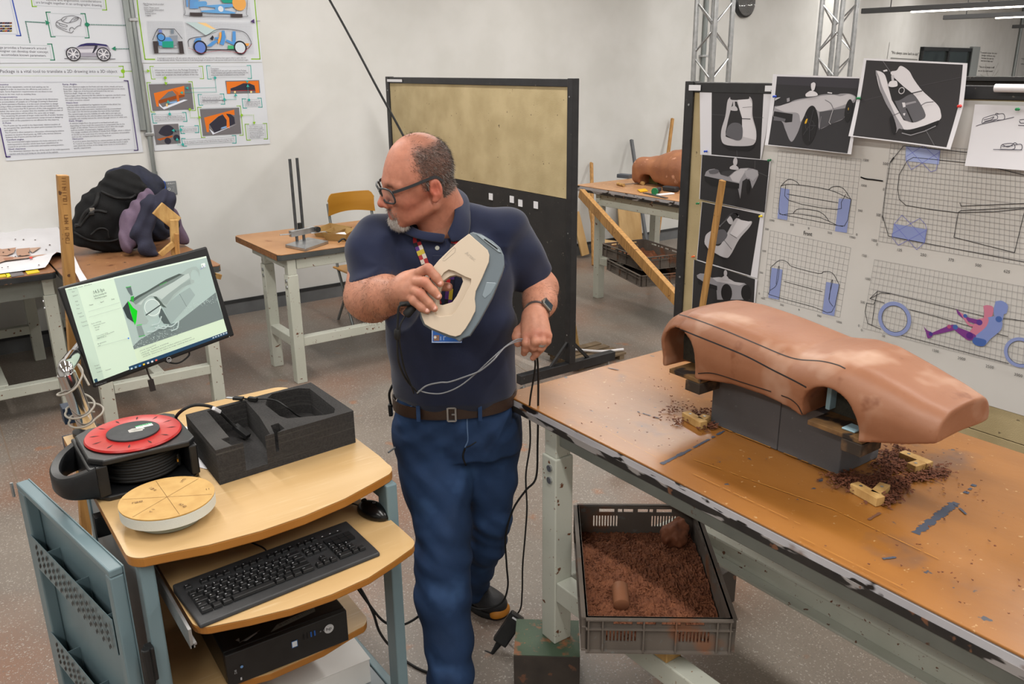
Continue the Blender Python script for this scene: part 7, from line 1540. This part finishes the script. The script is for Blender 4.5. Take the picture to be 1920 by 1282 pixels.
hairm=head&(lo[:,0]<.024+hn+.006*n1-.10*np.clip(lo[:,2]-.085,0,1))&(lo[:,2]>-.030-.25*np.clip(lo[:,0]+.055,-.05,.06))&~((np.abs(lo[:,1])>.0785)&(lo[:,2]<.04))&~((lo[:,0]>-.035)&(lo[:,2]<.002))
bald=np.clip((lo[:,2]-.104)/.016,0,1)
blend(hairm,(.30,.23,.20),.75*(1-.75*bald)*np.clip((.032-lo[:,0])/.025,.25,1))
for x,y,d in((1180,708,SD-.02),(1158,860,SD-.02),(1112,1004,SD-.02),(1026,1036,SD-.018),(1290,752,SD+.045)):
    c=q(x,y,d); a=np.exp(-np.sum((V-c)**2,1)/.0075**2); colr[:]=colr*(1-.5*a[:,None])+np.array([.83,.58,.52])*.5*a[:,None]
knu=[w(405,770,LD-.02),w(540,720,LD-.03),w(640,730,LD-.03),w(740,765,LD-.015),q(1040,535,SD-.03),q(1000,695,SD-.035),q(945,835,SD-.03)]
for c in knu: a=np.exp(-np.sum((V-c)**2,1)/.014**2); colr[:]=colr*(1-.4*a[:,None])+np.array([.72,.43,.36])*.4*a[:,None]
M_skin=mat('skin',(1,1,1),(.93,.92,.92),scale=60,attr='Col',rough=.5,sss=.12,bump=.06,bscale=260,spec=.35)
body=meshobj('body',V,F,M_skin,man,col=np.clip(colr,0,1))
# finger nails
M_nail=mat('nail','d9a596',rough=.3)
for x,y,d,r_ in((1182,705,SD-.0215,-.9),(1160,862,SD-.0210,-.85),(1114,1006,SD-.0195,-.8),(1026,1036,SD-.018,-.6),(1292,748,SD+.0445,-1.6)):
    c=q(x,y,d); a=RT*math.cos(r_)+UP*math.sin(r_); b=np.cross(-FW,a); m=MB(); m.ell(c,(.0062,.0052,.0016),12,6,np.array([a,b,-FW]).T); part('fingernail',m,M_nail,man,smooth=60)
# hair, beard, arm hair
M_h1=mat('dark_hair','3a2e28',rough=.6); M_h2=mat('grey_hair','8b8580',rough=.6); M_wh=mat('white_beard','c4beb8',rough=.6); M_fz=mat('brown_arm_hair','4a3426',rough=.7)
prob=RNG.random(len(V)); hs=hairm&(prob>bald*.9)
strands('hair',V,NM,hs,5200,.011,.0009,-hf*.6-hu*.8,man,M_h1,jit=.35); strands('grey_hair',V,NM,hs&((lo[:,2]<.035)|(prob<.25)),2400,.010,.0008,-hf*.5-hu*.9,man,M_h2,jit=.35,seed=4)
bd=head&(lo[:,0]>.068)&(np.abs(lo[:,1])<.030)&(lo[:,2]<-.063)&(lo[:,2]>-.099)&(lo[:,0]+.3*lo[:,2]>.042); mst=head&(lo[:,0]>.092)&(np.abs(lo[:,1])<.030)&(lo[:,2]<-.036)&(lo[:,2]>-.0435); cor=head&(lo[:,0]>.080)&(np.abs(np.abs(lo[:,1])-.026)<.007)&(lo[:,2]<-.040)&(lo[:,2]>-.072)
strands('beard',V,NM,bd,3000,.0095,.0009,-hu,man,M_wh,jit=.25); strands('moustache',V,NM,mst|cor,650,.006,.0009,-hu,man,mat('grey_moustache','857a72',rough=.6),jit=.25,seed=5)
fa=np.min([np.linalg.norm(V-P(x,y,o),axis=1) for x,y,o in((690,560,.17),(705,560,.20),(724,556,.25),(740,552,.29))],0)<.075
fl_=np.min([np.linalg.norm(V-P(x,y,o),axis=1) for x,y,o in((1013,548,-.06),(1011,566,.0),(1008,580,.04))],0)<.06
strands('forearm_hair',V,NM,fa,2300,.014,.0005,-UP+.3*RT,man,M_fz,jit=.5,seed=6); strands('forearm_hair',V,NM,fl_,1000,.013,.0005,-UP+.5*RT,man,M_fz,jit=.5,seed=7)
# ------------------------------------------------ polo shirt
M_polo=mat('navy_pique_cotton','1b2137','1f263f',scale=9,rough=.85,bump=.10,bscale=700,sheen=.15,spec=.25)
T_=SDF()
T_.torso([(P(828,436),.150,.095),(P(828,455),.195,.118),(P(832,490),.208,.130),(P(840,540),.199,.140),(P(845,600),.197,.150),(P(846,650),.198,.168),(P(849,695),.196,.176),(P(851,722),.190,.170),(P(851,734),.184,.156)],.03)
T_.cone(P(712,443,.03),P(838,415,-.03),.058,.058,.04); T_.cone(P(838,415,-.03),P(944,432,-.015),.062,.060,.04)
T_.chain([P(710,446,.035),P(696,476,.075),P(701,520,.115),P(704,538,.135)],[.062,.068,.070,.072],.03)
T_.chain([P(946,432,-.02),P(975,475,-.045),P(994,514,-.062)],[.066,.068,.068],.03)
def folds(Q):
    d=np.zeros(len(Q)); s=lambda a:np.sin(a)
    e1=(Q-P(720,500,.1)); r1=np.linalg.norm(e1,axis=1); a1=np.arctan2(e1@UP,e1@RT)
    d+=.0050*s(a1*5+r1*34+1.5*vnoise(Q,12,21))*np.exp(-((r1-.12)/.06)**2)*np.clip(r1/.09,0,1)**3
    e2=(Q-P(955,500,.0)); r2=np.linalg.norm(e2,axis=1); a2=np.arctan2(e2@UP,e2@RT); d+=.0055*s(a2*5+r2*30+1.5*vnoise(Q,12,22))*np.exp(-((r2-.14)/.08)**2)*np.clip(r2/.10,0,1)**3
    x=Q@RT; z=Q[:,2]; d+=.004*s(x*55+z*20+2*vnoise(Q,9,4))*np.clip((1.25-z)/.2,0,1); d+=.004*vnoise(Q,16,5)+.0018*vnoise(Q,42,6)
    return d
T_.add(folds,'+')
def cutplane(S,c,n,k=.003,near=None):
    c=np.array(c);n=np.array(n)/np.linalg.norm(n)
    def fn(Q):
        d=-((Q-c)@n)
        if near is not None: d=np.maximum(d,np.linalg.norm(Q-near[0],axis=1)-near[1])
        return d
    S.add(fn,'s',k,(c,.25))
ua=P(706,548,.150)-P(696,480,.09); ua/=np.linalg.norm(ua); cutplane(T_,P(706,532,.135),ua,near=(P(704,560,.15),.13))
ub=P(1013,540,-.075)-P(978,480,-.05); ub/=np.linalg.norm(ub); cutplane(T_,P(999,524,-.065),ub,near=(P(1010,545,-.07),.12))
# openings: sleeves hollow at the hem, neck open
T_.cone(P(832,415,.015),hd(-.02,0,-.02),.074,.066,.006,'s')
T_.box((1.647,1.815,.92),(.224,.224,.045),None,.004,.006,'s'); Vs,Fs=T_.mesh(.0042); Vs=smoothmesh(Vs,Fs,2)
shirt=meshobj('polo_shirt',Vs,Fs,M_polo,man)
sbv=BVHTree.FromPolygons([tuple(p) for p in Vs],[tuple(f) for f in Fs.tolist()])
ct=[(838,438,.108),(851,405,.082),(850,372,.03),(845,350,-.055),(812,352,-.10),(778,378,-.055),(764,410,.05),(786,431,.10),(836,439,.112)]
cb_=[(846,455,.122),(876,446,.095),(883,408,.035),(872,364,-.065),(815,374,-.135),(757,392,-.075),(744,424,.055),(776,446,.12),(832,457,.125)]
A_=bez([P(*c) for c in ct],6); B2=bez([P(*c) for c in cb_],6)
m=MB(); n=len(A_); mid=[(a+b)/2-FW*.004+UP*.006 for a,b in zip(A_,B2)]
m.add(A_+mid+B2,[(i,i+1,n+i+1,n+i) for i in range(n-1)]+[(n+i,n+i+1,2*n+i+1,2*n+i) for i in range(n-1)]); part('collar',m,M_polo,shirt,solid=.005,sub=1,smooth=180)
def onshirt(x,y,o=.002): return onto(sbv,x,y,o)
M_btn=mat('pearl_button','8f9088',rough=.25)
for x,y in((820,465),(795,437)):
    p=onshirt(x,y,.0)
    if p is not None: m=MB(); m.cyl(p,p-FW*.004,.0065,16); b_=part('button',m,M_btn,shirt,bevel=.001)
m=MB(); L=[onshirt(x,y,.0015) for x,y in((808,447),(812,480),(816,520))]; R_=[onshirt(x,y,.0015) for x,y in((836,452),(838,480),(840,520))]
if all(p is not None for p in L+R_): m.add(L+R_,[(0,1,4,3),(1,2,5,4)]); part('placket',m,M_polo,shirt,solid=.003)
# ------------------------------------------------ jeans, belt, shoes
M_jean=mat('blue_denim','20324f','2a4268',scale=5,rough=.8,bump=.12,bscale=600,spots=(('45638f',5,.56,.78),('17253f',6,.60,.78)),spec=.25)
J=SDF()
J.torso([(P(853,728),.180,.142),(P(856,760),.192,.148),(P(859,800),.198,.150),(P(861,835),.192,.135)],.04)
J.chain([P(806,815,.01),P(820,900,.07),P(831,985,.14),P(830,1050,.19),P(830,1120,.24),P(842,1200,.305),P(845,1270,.355),P(846,1306,.375)],[.113,.110,.087,.085,.083,.071,.068,.070],.03)
J.chain([P(917,815,-.02),P(920,900,-.02),P(921,970,-.02),P(912,1020,-.06),P(893,1065,-.14),P(884,1100,-.20)],[.106,.084,.066,.063,.060,.062],.03)
def jf(Q):
    z=Q[:,2]; x=Q@RT; y=Q@FW; n=vnoise(Q,8,8); tri=lambda a:np.abs(((a/PI)%2)-1)*2-1
    d=.0030*tri(z*95+x*45+2.6*n)*np.exp(-((z-.42)/.11)**2)+.0026*tri(z*85-x*60+2.4*n)*np.exp(-((z-.86)/.07)**2)+.0030*tri(z*80+x*36+2*n)*np.exp(-((z-.10)/.08)**2)+.0018*tri(z*60+x*70+3*n)
    return d+.0045*vnoise(Q,11,10)+.0012*vnoise(Q,60,11)
J.add(jf,'+'); J.add(lambda Q:.030-Q[:,2],'i',.004); J.box((1.647,1.815,.92),(.224,.224,.045),None,.004,.006,'s'); J.add(lambda Q:Q[:,2]-P(853,732)[2]-.012,'i',.004)
Vj,Fj=J.mesh(.0058); Vj=smoothmesh(Vj,Fj,2); jeans=meshobj('jeans',Vj,Fj,M_jean,man)
jbv=BVHTree.FromPolygons([tuple(p) for p in Vj],[tuple(f) for f in Fj.tolist()])
M_stitch=mat('seam_thread','5a7398',rough=.8)
def seam(pts,nm,mt,r=.0018):
    H=[onto(jbv,p[0],p[1],.0005) for p in bez([(x,y,0) for x,y in pts],8)]; H=[h for h in H if h is not None]
    if len(H)>3: m=MB(); m.tube(H,r,6); part(nm,m,mt,jeans,smooth=60)
seam([(735,763),(760,764),(785,757),(797,747)],'pocket_seam',M_stitch); seam([(928,745),(940,757),(958,755),(972,742)],'pocket_seam',M_stitch); seam([(876,768),(876,800),(877,825),(872,838)],'fly_seam',M_stitch,.0022); seam([(872,838),(880,836),(893,828)],'fly_seam',M_dark); seam([(872,840),(868,855),(873,872)],'crotch_seam',M_dark,.003)
# belt
bt=P(853,733); m=MB(); ring=[]; 
ax2=np.array([RT[0],RT[1],0]); ax2/=np.linalg.norm(ax2); ay2=np.array([-ax2[1],ax2[0],0])
for k in range(49):
    a=2*PI*k/48; e=(abs(math.cos(a))**2.4+abs(math.sin(a))**2.4)**(-1/2.4); c=bt+ax2*math.cos(a)*e*.193+ay2*math.sin(a)*e*.155; o=ax2*math.cos(a)+ay2*math.sin(a); z=-.012+.016*math.cos(a)*.5
    ring.append([c+[0,0,z-.018],c+o*.004+[0,0,z-.018],c+o*.004+[0,0,z+.018],c+[0,0,z+.018]])
m.rings(ring,cap=False); belt=part('belt',m,mat('brown_leather','2b1c15','38261c',scale=14,rough=.45,bump=.1,bscale=150),man,smooth=40)
fb=bt-ay2*.161+[0,0,-.012]; m=MB()
for a,b in(((-.012,-.021),(.012,-.021)),((-.012,.021),(.012,.021)),((-.012,-.021),(-.012,.021)),((.012,-.021),(.012,.021))): m.bar(fb+ax2*a[0]+[0,0,a[1]],fb+ax2*b[0]+[0,0,b[1]],.005,.005,up=-ay2)
m.bar(fb-[0,0,0],fb+ax2*.012,.004,.004); part('buckle',m,M_alu,belt)
for x in(-.10,.085): p=bt+ax2*x-ay2*.150+[0,0,-.012]; m=MB(); m.obox(p-ax2*.006-[0,0,.024],ax2*.012,-ay2*.012,(0,0,.05)); part('belt_loop',m,M_jean,jeans,bevel=.002)
hp=P(737,738,.0); m=MB(); m.tube(bez([hp+[0,0,.03],hp-RT*.012+[0,0,.0],hp-RT*.010-[0,0,.03],hp-RT*.006-[0,0,.045]],6),.004,8); kc=part('key_clip',m,M_black,belt,smooth=50); m=MB(); m.bar(hp-RT*.012-[0,0,.035],hp-RT*.010-[0,0,.075],.018,.012); part('key_fob',m,M_black,kc,bevel=.002)
M_shoe=mat('black_safety_shoe','1a1a1c','242427',scale=14,rough=.6,bump=.1,bscale=200); M_sole=mat('black_rubber_sole','131313',rough=.8); M_org=mat('amber_trim','b8751c',rough=.6)
def shoe(toe,heel,top):
    d=toe-heel; d[2]=0; L=np.linalg.norm(d); d/=L; s=np.array([-d[1],d[0],0]); R=np.array([d,s,[0,0,1]]); u=np.array([0,0,1])
    X_=SDF(); X_.ell(heel+d*.225+u*.045,(.070,.050,.042),R,.02); X_.ell(heel+d*.14+u*.058,(.09,.046,.045),R,.03); X_.ell(heel+d*.055+u*.06,(.055,.042,.055),R,.03); X_.cone(heel+d*.06+u*.06,heel+d*.065+u*.12,.045,.046,.03); X_.add(lambda Q:.012-Q[:,2],'i',.004)
    v,f=X_.mesh(.004); o=meshobj('shoe',v,f,M_shoe,man)
    X_=SDF(); X_.ell(heel+d*.21+u*.018,(.088,.053,.05),R,.02); X_.ell(heel+d*.075+u*.018,(.085,.044,.05),R,.03); X_.add(lambda Q:np.maximum(Q[:,2]-.024,.001-Q[:,2]),'i',.003)
    v,f=X_.mesh(.004); meshobj('sole',v,f,M_sole,o)
    X_=SDF(); X_.ell(heel+d*.268+u*.020,(.032,.047,.030),R,.01); X_.add(lambda Q:np.maximum(Q[:,2]-.042,.012-Q[:,2]),'i',.003)
    v,f=X_.mesh(.003); meshobj('toe_cap',v,f,M_org,o)
    for k in range(4):
        c=heel+d*(.105+.025*k)+u*(.108-.012*k); m=MB(); m.tube(bez([c-s*.026-u*.008,c+d*.008+u*.0,c+s*.026-u*.008],6),.0026,6); part('lace',m,M_org,o,smooth=60)
    m=MB(); m.tube(bez([heel+d*.085+u*.125-s*.03,heel+d*.115+u*.118,heel+d*.085+u*.125+s*.03],8),.004,8); part('tongue_loop',m,M_org,o,smooth=60)
toe=onz(950,1160,0); heel=toe+np.array([-.085,.28,0])/np.linalg.norm([-.085,.28])*.30; shoe(toe,heel,0)
an=P(846,1306,.375); dd=np.array([-FW[0]*.9-RT[0]*.25,-FW[1]*.9-RT[1]*.25,0]); dd/=np.linalg.norm(dd); heel2=np.array([an[0],an[1],0])-dd*.125; shoe(heel2+dd*.30,heel2,0)
# ------------------------------------------------ glasses, watch, ring, lanyard
gl_m=mat('dark_grey_spectacle_frame','2f3236',rough=.35)
def rimpts(s,n=28):
    o=[]
    for k in range(n):
        a=2*PI*k/n; e=(abs(math.cos(a))**3.2+abs(math.sin(a))**3.2)**(-1/3.2); l=s*(.0335+.0280*e*math.cos(a)); o.append(hd(.1170-.40*max(0,abs(l)-.018)+.003*math.sin(a),l,.0100+.0215*e*math.sin(a)))
    return o
gl=None
for s in(-1,1):
    r_=rimpts(s); m=MB(); m.tube(r_+r_[:1],.0027,8,cap=False); o=part('spectacle_rim',m,gl_m,man,smooth=60)
    m=MB(); m.add(r_,[tuple(range(len(r_)))]); part('lens',m,mat('spectacle_lens','f2f4f2',rough=.02,alpha=.12,spec=.8),o)
    m=MB(); tp=[hd(.0995,s*.061,.024),hd(.092,s*.071,.026),hd(.05,s*.079,.030),hd(.0,s*.0835,.036),hd(-.022,s*.083,.034),hd(-.038,s*.080,.018)]; b=bez(tp,6); m.rings([[p+hu*.0038+hl*.001,p+hu*.0038-hl*.001,p-hu*.0038-hl*.001,p-hu*.0038+hl*.001] for p in b]); part('temple_arm',m,gl_m,o,smooth=60)
m=MB(); m.tube(bez([hd(.1175,-.009,.018),hd(.1205,0,.021),hd(.1175,.009,.018)],6),.002,8); part('spectacle_bridge',m,gl_m,man,smooth=60)
for s in(-1,1):
    m=MB(); c=hd(.0945,s*.0315,.015); m.ell(c,(.0015,.0048,.0048),12,6,HR.T); part('iris',m,mat('dark_iris','2a1c14',rough=.1),man,smooth=60)
wc=P(1006.5,586,.06); wd_=WL-P(1012,566,.0); wd_/=np.linalg.norm(wd_); wa=np.cross(wd_,FW); wa/=np.linalg.norm(wa); wb=np.cross(wd_,wa)
if np.dot(wb,FW)>0: wb=-wb
M_ti=mat('brushed_titanium','8c8880',rough=.3,metal=.9); M_strap=mat('grey_metal_bracelet','6a6c6e',rough=.35,metal=.7)
m=MB(); rs=[]
for k in range(41):
    a=2*PI*k/40; o=wa*math.cos(a)+wb*math.sin(a); c=wc+o*.0355; rs.append([c-wd_*.011,c+o*.0028-wd_*.011,c+o*.0028+wd_*.011,c+wd_*.011])
m.rings(rs,cap=False); wt=part('watch_strap',m,M_strap,man,smooth=40)
wn=wb*.86+wa*(.5 if np.dot(wa,RT)>0 else -.5); wn/=np.linalg.norm(wn); wu=wd_; ws=np.cross(wn,wu); c=wc+wn*.038
m=MB(); m.obox(c-ws*.019-wu*.0215-wn*.003,ws*.038,wu*.043,wn*.011); part('watch_case',m,M_ti,wt,bevel=.007,seg=3)
m=MB(); m.obox(c-ws*.016-wu*.0185+wn*.0075,ws*.032,wu*.037,wn*.0012); part('watch_face',m,mat('dark_watch_glass','1f3038',rough=.12),wt,bevel=.0008)
m=MB(); m.cyl(c-ws*.018+wu*.006+wn*.002,c-ws*.0225+wu*.006+wn*.002,.0035,12); part('watch_crown',m,M_ti,wt)
rc=w(645,900,LD-.016); rd_=w(635,960,LD-.010)-w(655,850,LD-.020); rd_/=np.linalg.norm(rd_); ra=np.cross(rd_,FW); ra/=np.linalg.norm(ra); rb=np.cross(rd_,ra); m=MB(); rs=[]
for k in range(29):
    a=2*PI*k/28; o=ra*math.cos(a)+rb*math.sin(a); c=rc+o*.0115; rs.append([c-rd_*.003,c+o*.0016-rd_*.003,c+o*.0016+rd_*.003,c+rd_*.003])
m.rings(rs,cap=False); part('finger_ring',m,M_alu,man,smooth=40)
# lanyard
def ribbon(pts,w_,cols,nm,par,seed):
    H=[onshirt(p[0],p[1],.004) for p in bez([(x,y,0) for x,y in pts],10)]; H=[h for h in H if h is not None]; r=random.Random(seed); m=MB(); m.paint=True; H=H[::2]+H[-1:] if False else H; sd=[]
    for i in range(len(H)):
        t_=H[min(i+3,len(H)-1)]-H[max(i-3,0)]; q_=np.cross(t_,FW); sd.append(q_/np.linalg.norm(q_))
    for i in range(len(H)-1):
        a,b=H[i],H[i+1]; n_=2
        if i%4==0: cc=[r.choice(cols) for _ in range(2)]
        for j in range(n_):
            u_,v_=-.5+j/n_,-.5+(j+1)/n_; m.col=lin2(cc[j]); m.add([a+sd[i]*w_*u_,a+sd[i]*w_*v_,b+sd[i+1]*w_*v_,b+sd[i+1]*w_*u_],[(0,1,2,3)])
    return part(nm,m,PRINT,par)
LC_=['16151c','1d1c2a','a82428','a8962a','4a2a6a','23306a','16151c','8f2024','b8aea4']
lny=ribbon([(783,438),(782,452),(788,470),(796,490),(803,510),(812,540),(822,570),(830,600),(834,615)],.021,LC_,'lanyard',man,3); ribbon([(858,440),(853,455),(850,470),(847,500),(843,540),(838,590),(835,615)],.021,LC_,'lanyard_strap',lny,4)
c=onshirt(838,622,.006); bc=np.array(c); cvb=MB(); cvb.obox(bc-RT*.043-UP*.03,RT*.086,UP*.054,-FW*.002); bd_=part('badge',cvb,mat('blue_badge','2f62b0',rough=.3),lny)
cv=Canvas(bc-RT*.043-UP*.03-FW*.0022,RT,UP); cv.rect(.001,.001,.085,.053,'c9d6ea'); cv.rect(.003,.003,.083,.051,'2f62b0'); cv.rect(.006,.006,.022,.022,'8a6a5a'); cv.disc(.010,.016,.004,'d8d5d0',12); cv.scrib(.026,.008,.014,.010,'b5c4de',3); cv.build('badge_print',bd_)
# ------------------------------------------------ the hand held scanner
M_cream=mat('cream_plastic','c9b9a4','c4b39e',scale=3,rough=.4); M_sgrey=mat('slate_grey_plastic','5d686f','647078',scale=3,rough=.4)
sc=thing('scanner','cream and slate grey handheld 3D scanner gripped in the man\'s raised hand','scanner',tuple(atd(840,540,SD+.03)))
z=lambda pts,dep:[atd(720+x/4.93,420+y/4.93,dep) for x,y in pts]
Wp=[(785,88),(812,112),(900,188),(958,240),(974,285),(968,350),(905,500),(848,620),(838,690),(846,760),(842,805),(800,890),(752,968),(705,1025),(660,1040),(612,1030),(520,995),(440,962),(378,925),(352,865),(338,815),(395,640),(440,480),(458,392),(505,335),(610,232),(700,152)]
hole=[(528,520),(600,470),(650,460),(708,478),(722,520),(690,600),(660,660),(620,715),(530,742),(494,735),(490,690)]
rec=[(505,500),(545,440),(590,412),(640,425),(745,478),(800,500),(796,545),(720,690),(650,810),(615,838),(500,852),(455,832),(480,740),(478,680)]
b=MB(); b.prism(z(Wp,SD),FW*.050); h1=MB(); h1.prism(z(hole,SD-.03),FW*.12); h2=MB(); h2.prism(z(rec,SD-.03),FW*.040)
b=boolcut(b,[h1,h2],'side_shell',M_cream,sc); md=b.modifiers.new('b','BEVEL'); md.width=.004; md.segments=3; md.limit_method='ANGLE'; md.angle_limit=math.radians(35)
Gp=[(790,84),(822,72),(900,92),(1000,152),(1075,218),(1108,290),(1114,380),(1090,460),(1000,680),(880,900),(790,1035),(722,1060),(698,1090),(655,1058),(600,1048),(430,975),(365,935),(335,870),(326,806),(350,812),(392,915),(620,1012),(680,1010),(735,945),(815,800),(812,690),(825,620),(945,350),(948,290),(935,255),(800,120)]
g=MB(); g.prism(z(Gp,SD+.012),FW*.052); gb=part('camera_housing',g,M_sgrey,sc,bevel=.006,seg=3)
m=MB(); m.prism(z([(855,95),(920,110),(1040,205),(1085,265),(1060,260),(930,160)],SD+.0085),FW*.004); vp_=part('vent_panel',m,mat('pale_slate_plastic','8f9ba2',rough=.45),sc,bevel=.001)
for k in range(9): m=MB(); f=k/8; a=z([(925+105*f,138+75*f),(945+105*f,150+80*f)],SD+.0078); m.bar(a[0],a[1],.0028,.002,up=FW); part('vent_slot',m,M_dark,vp_)
m=MB(); m.prism(z([(945,535),(1035,540),(1040,552),(990,640),(930,690),(905,660)],SD+.0105),FW*.004); part('lens_recess',m,mat('light_slate','7d8a92',rough=.25),sc,bevel=.002)
cv=Canvas(atd(720+745/4.93,420+272/4.93,SD-.0004),RT*.78-UP*.62,RT*.62+UP*.78); cv.text('Artec',0,0,.013,'b3a798',width=.032); cv.build('embossed_lettering',b)
m=MB(); m.tube(z([(545,325),(590,275),(650,215),(662,225),(655,260),(560,340),(540,335)],SD-.0002),.0006,6); part('panel_line',m,mat('dark_cream_line','a99c8d',rough=.5),b)  # line in a darker cream than the shell
# ---------------------------------------------------------------- leads between the scanner, the man's hand, the adapter and the trolley
def lead(name,label,path,r,mt=M_dark,extra=()):
    t=thing(name,label,'cable',tuple(path[0])); m=MB(); m.tube(bez(path,10),r,8); part('lead',m,mt,t,smooth=60)
    for a,b,rr,nm in extra: m=MB(); m.tube([a,a+(b-a)*.15,b-(b-a)*.15,b],[rr*.75,rr,rr,rr*.7],12); part(nm,m,M_dark,t,smooth=50)
    return t
g=lambda x,y,d:atd(x,y,d+.068*min(max((2.75-d)/.2,0),1))
lead('scanner_cable','thin black lead hanging from the scanner grip down to the man\'s belt',[g(768,569,2.10),g(757,570,2.09),g(748,576,2.09),g(746,600,2.10),g(745,640,2.12),g(748,680,2.15),g(762,712,2.21),g(778,730,2.26),g(784,738,2.28)],.0030,extra=((g(749,570,2.095),g(770,569,2.10),.0065,'plug_body'),(g(745,617,2.11),g(745,636,2.12),.0085,'ferrite')))
lead('scanner_cable','second black lead with a fat plug hanging from the scanner grip',[g(775,574,2.115),g(760,592,2.11),g(750,612,2.11),g(749,640,2.12),g(758,690,2.17),g(770,720,2.23),g(776,737,2.27)],.0024,extra=((g(776,573,2.115),g(760,592,2.11),.0115,'plug_body'),))
M_glw=mat('grey_glossy_lead','77797d',rough=.25)
lead('scanner_cable','grey lead looping in two waves across the shirt to the left hand',[g(782,737,2.27),g(800,723,2.26),g(825,717,2.25),g(842,716,2.25),g(870,707,2.24),g(900,695,2.23),g(925,675,2.22),g(945,652,2.24),g(968,637,2.30),g(985,636,2.325)],.0024,M_glw)
lead('scanner_cable','lower grey lead sagging across the belt to the left hand',[g(785,732,2.275),g(805,737,2.27),g(830,737,2.26),g(860,725,2.25),g(890,702,2.24),g(922,672,2.225),g(948,650,2.245),g(970,640,2.305),g(986,639,2.33)],.0020,M_glw)
A0=onz(946,1188,.035)
lead('adapter_cable','thin black lead dropping straight from the left hand to the power adapter',[g(986,640,2.34),g(995,655,2.36),g(1003,675,2.38),g(1002,700,2.42),g(993,760,2.50),g(994,830,2.58),g(986,890,2.65),g(988,950,2.72),g(985,1000,2.78),g(980,1060,2.85),g(979,1110,2.9),g(974,1145,2.96),A0+[.03,.03,.02]],.0028)
lead('adapter_cable','black lead looping from the hand behind the bench leg and over the shoe',[g(990,640,2.35),g(1005,660,2.37),g(1009,700,2.42),g(1009,760,2.50),g(1008,830,2.58),g(1005,895,2.66),g(985,920,2.70),g(962,955,2.76),g(948,1005,2.82),g(950,1060,2.90),g(952,1100,2.97),g(940,1130,2.99),g(905,1142,3.0),g(880,1136,3.0),g(866,1128,3.02)],.0034)
ad=thing('power_adapter','black power adapter brick hanging on its leads near the shoe','power adapter',tuple(g(952,1182,2.93)))
a=g(972,1152,2.93); b=g(936,1205,2.93); d=(b-a)/np.linalg.norm(b-a); s=np.cross(d,FW); s/=np.linalg.norm(s)
m=MB(); m.obox(a-s*.026-FW*.016,d*np.linalg.norm(b-a),s*.052,FW*.032); part('brick',m,M_black,ad,bevel=.005)
m=MB(); m.tube([b,b+d*.02,b+d*.045],[.012,.009,.006],10); part('strain_relief',m,M_dark,ad,smooth=50); m=MB(); m.obox(a+d*.012-s*.015-FW*.0165,d*.006,s*.022,FW*.0006); part('label',m,M_label,ad)
lead('adapter_cable','black mains lead running from the adapter along the floor towards the trolley',[b+d*.045,g(905,1222,2.95),g(885,1243,2.96),onz(850,1262,.006),onz(810,1262,.006),onz(770,1245,.006),onz(735,1215,.02),g(712,1185,2.55),g(700,1150,2.50),g(680,1110,2.48),g(662,1085,2.52)],.0042)
lead('mains_cable','black lead sagging from the trolley side to behind the man\'s leg',[g(655,1080,2.56),g(690,1130,2.50),g(720,1165,2.52),g(750,1172,2.60),g(778,1160,2.68),g(800,1140,2.78),g(815,1125,2.86)],.0040)
lead('mains_cable','thin grey lead crossing the gap between the trolley top and the man',[g(728,848,2.62),g(742,838,2.66),g(756,828,2.72),g(775,815,2.8)],.003,M_glw)
# ---------------------------------------------------------------- light: the room's ceiling strips, fill strips added in the far bay, daylight-grey ambient
wd=bpy.data.worlds.new('world'); SC.world=wd; wd.use_nodes=True
wd.node_tree.nodes['Background'].inputs[0].default_value=(.9,.95,1,1); wd.node_tree.nodes['Background'].inputs[1].default_value=.09
def strip(x,y0,y1,z,w,pw,col=(1,.97,.92)):
    l=bpy.data.lights.new('ceiling_or_fill_strip','AREA'); l.shape='RECTANGLE'; l.size=w; l.size_y=abs(y1-y0); l.energy=pw; l.color=col
    o=bpy.data.objects.new('ceiling_or_fill_strip',l); COL.objects.link(o); o.location=(x,(y0+y1)/2,z); o.rotation_euler=(0,0,0)
for x,pw in((-1.6,60),(.6,70),(2.75,70),(4.9,60),(7.2,60),(10,75),(13,90),(17,110),(21,110)):  # last two pairs are unseen fill, added to brighten the far right wall
    strip(x,-1.5,1.6,3.2,.16,pw); strip(x,2.6,6.0 if x<9 else 7.0,3.2,.16,pw)
SC.view_settings.view_transform='Standard'; SC.view_settings.look='None'; SC.view_settings.exposure=-0.1; SC.view_settings.gamma=1
try: SC.view_settings.use_curve_mapping=False
except Exception: pass
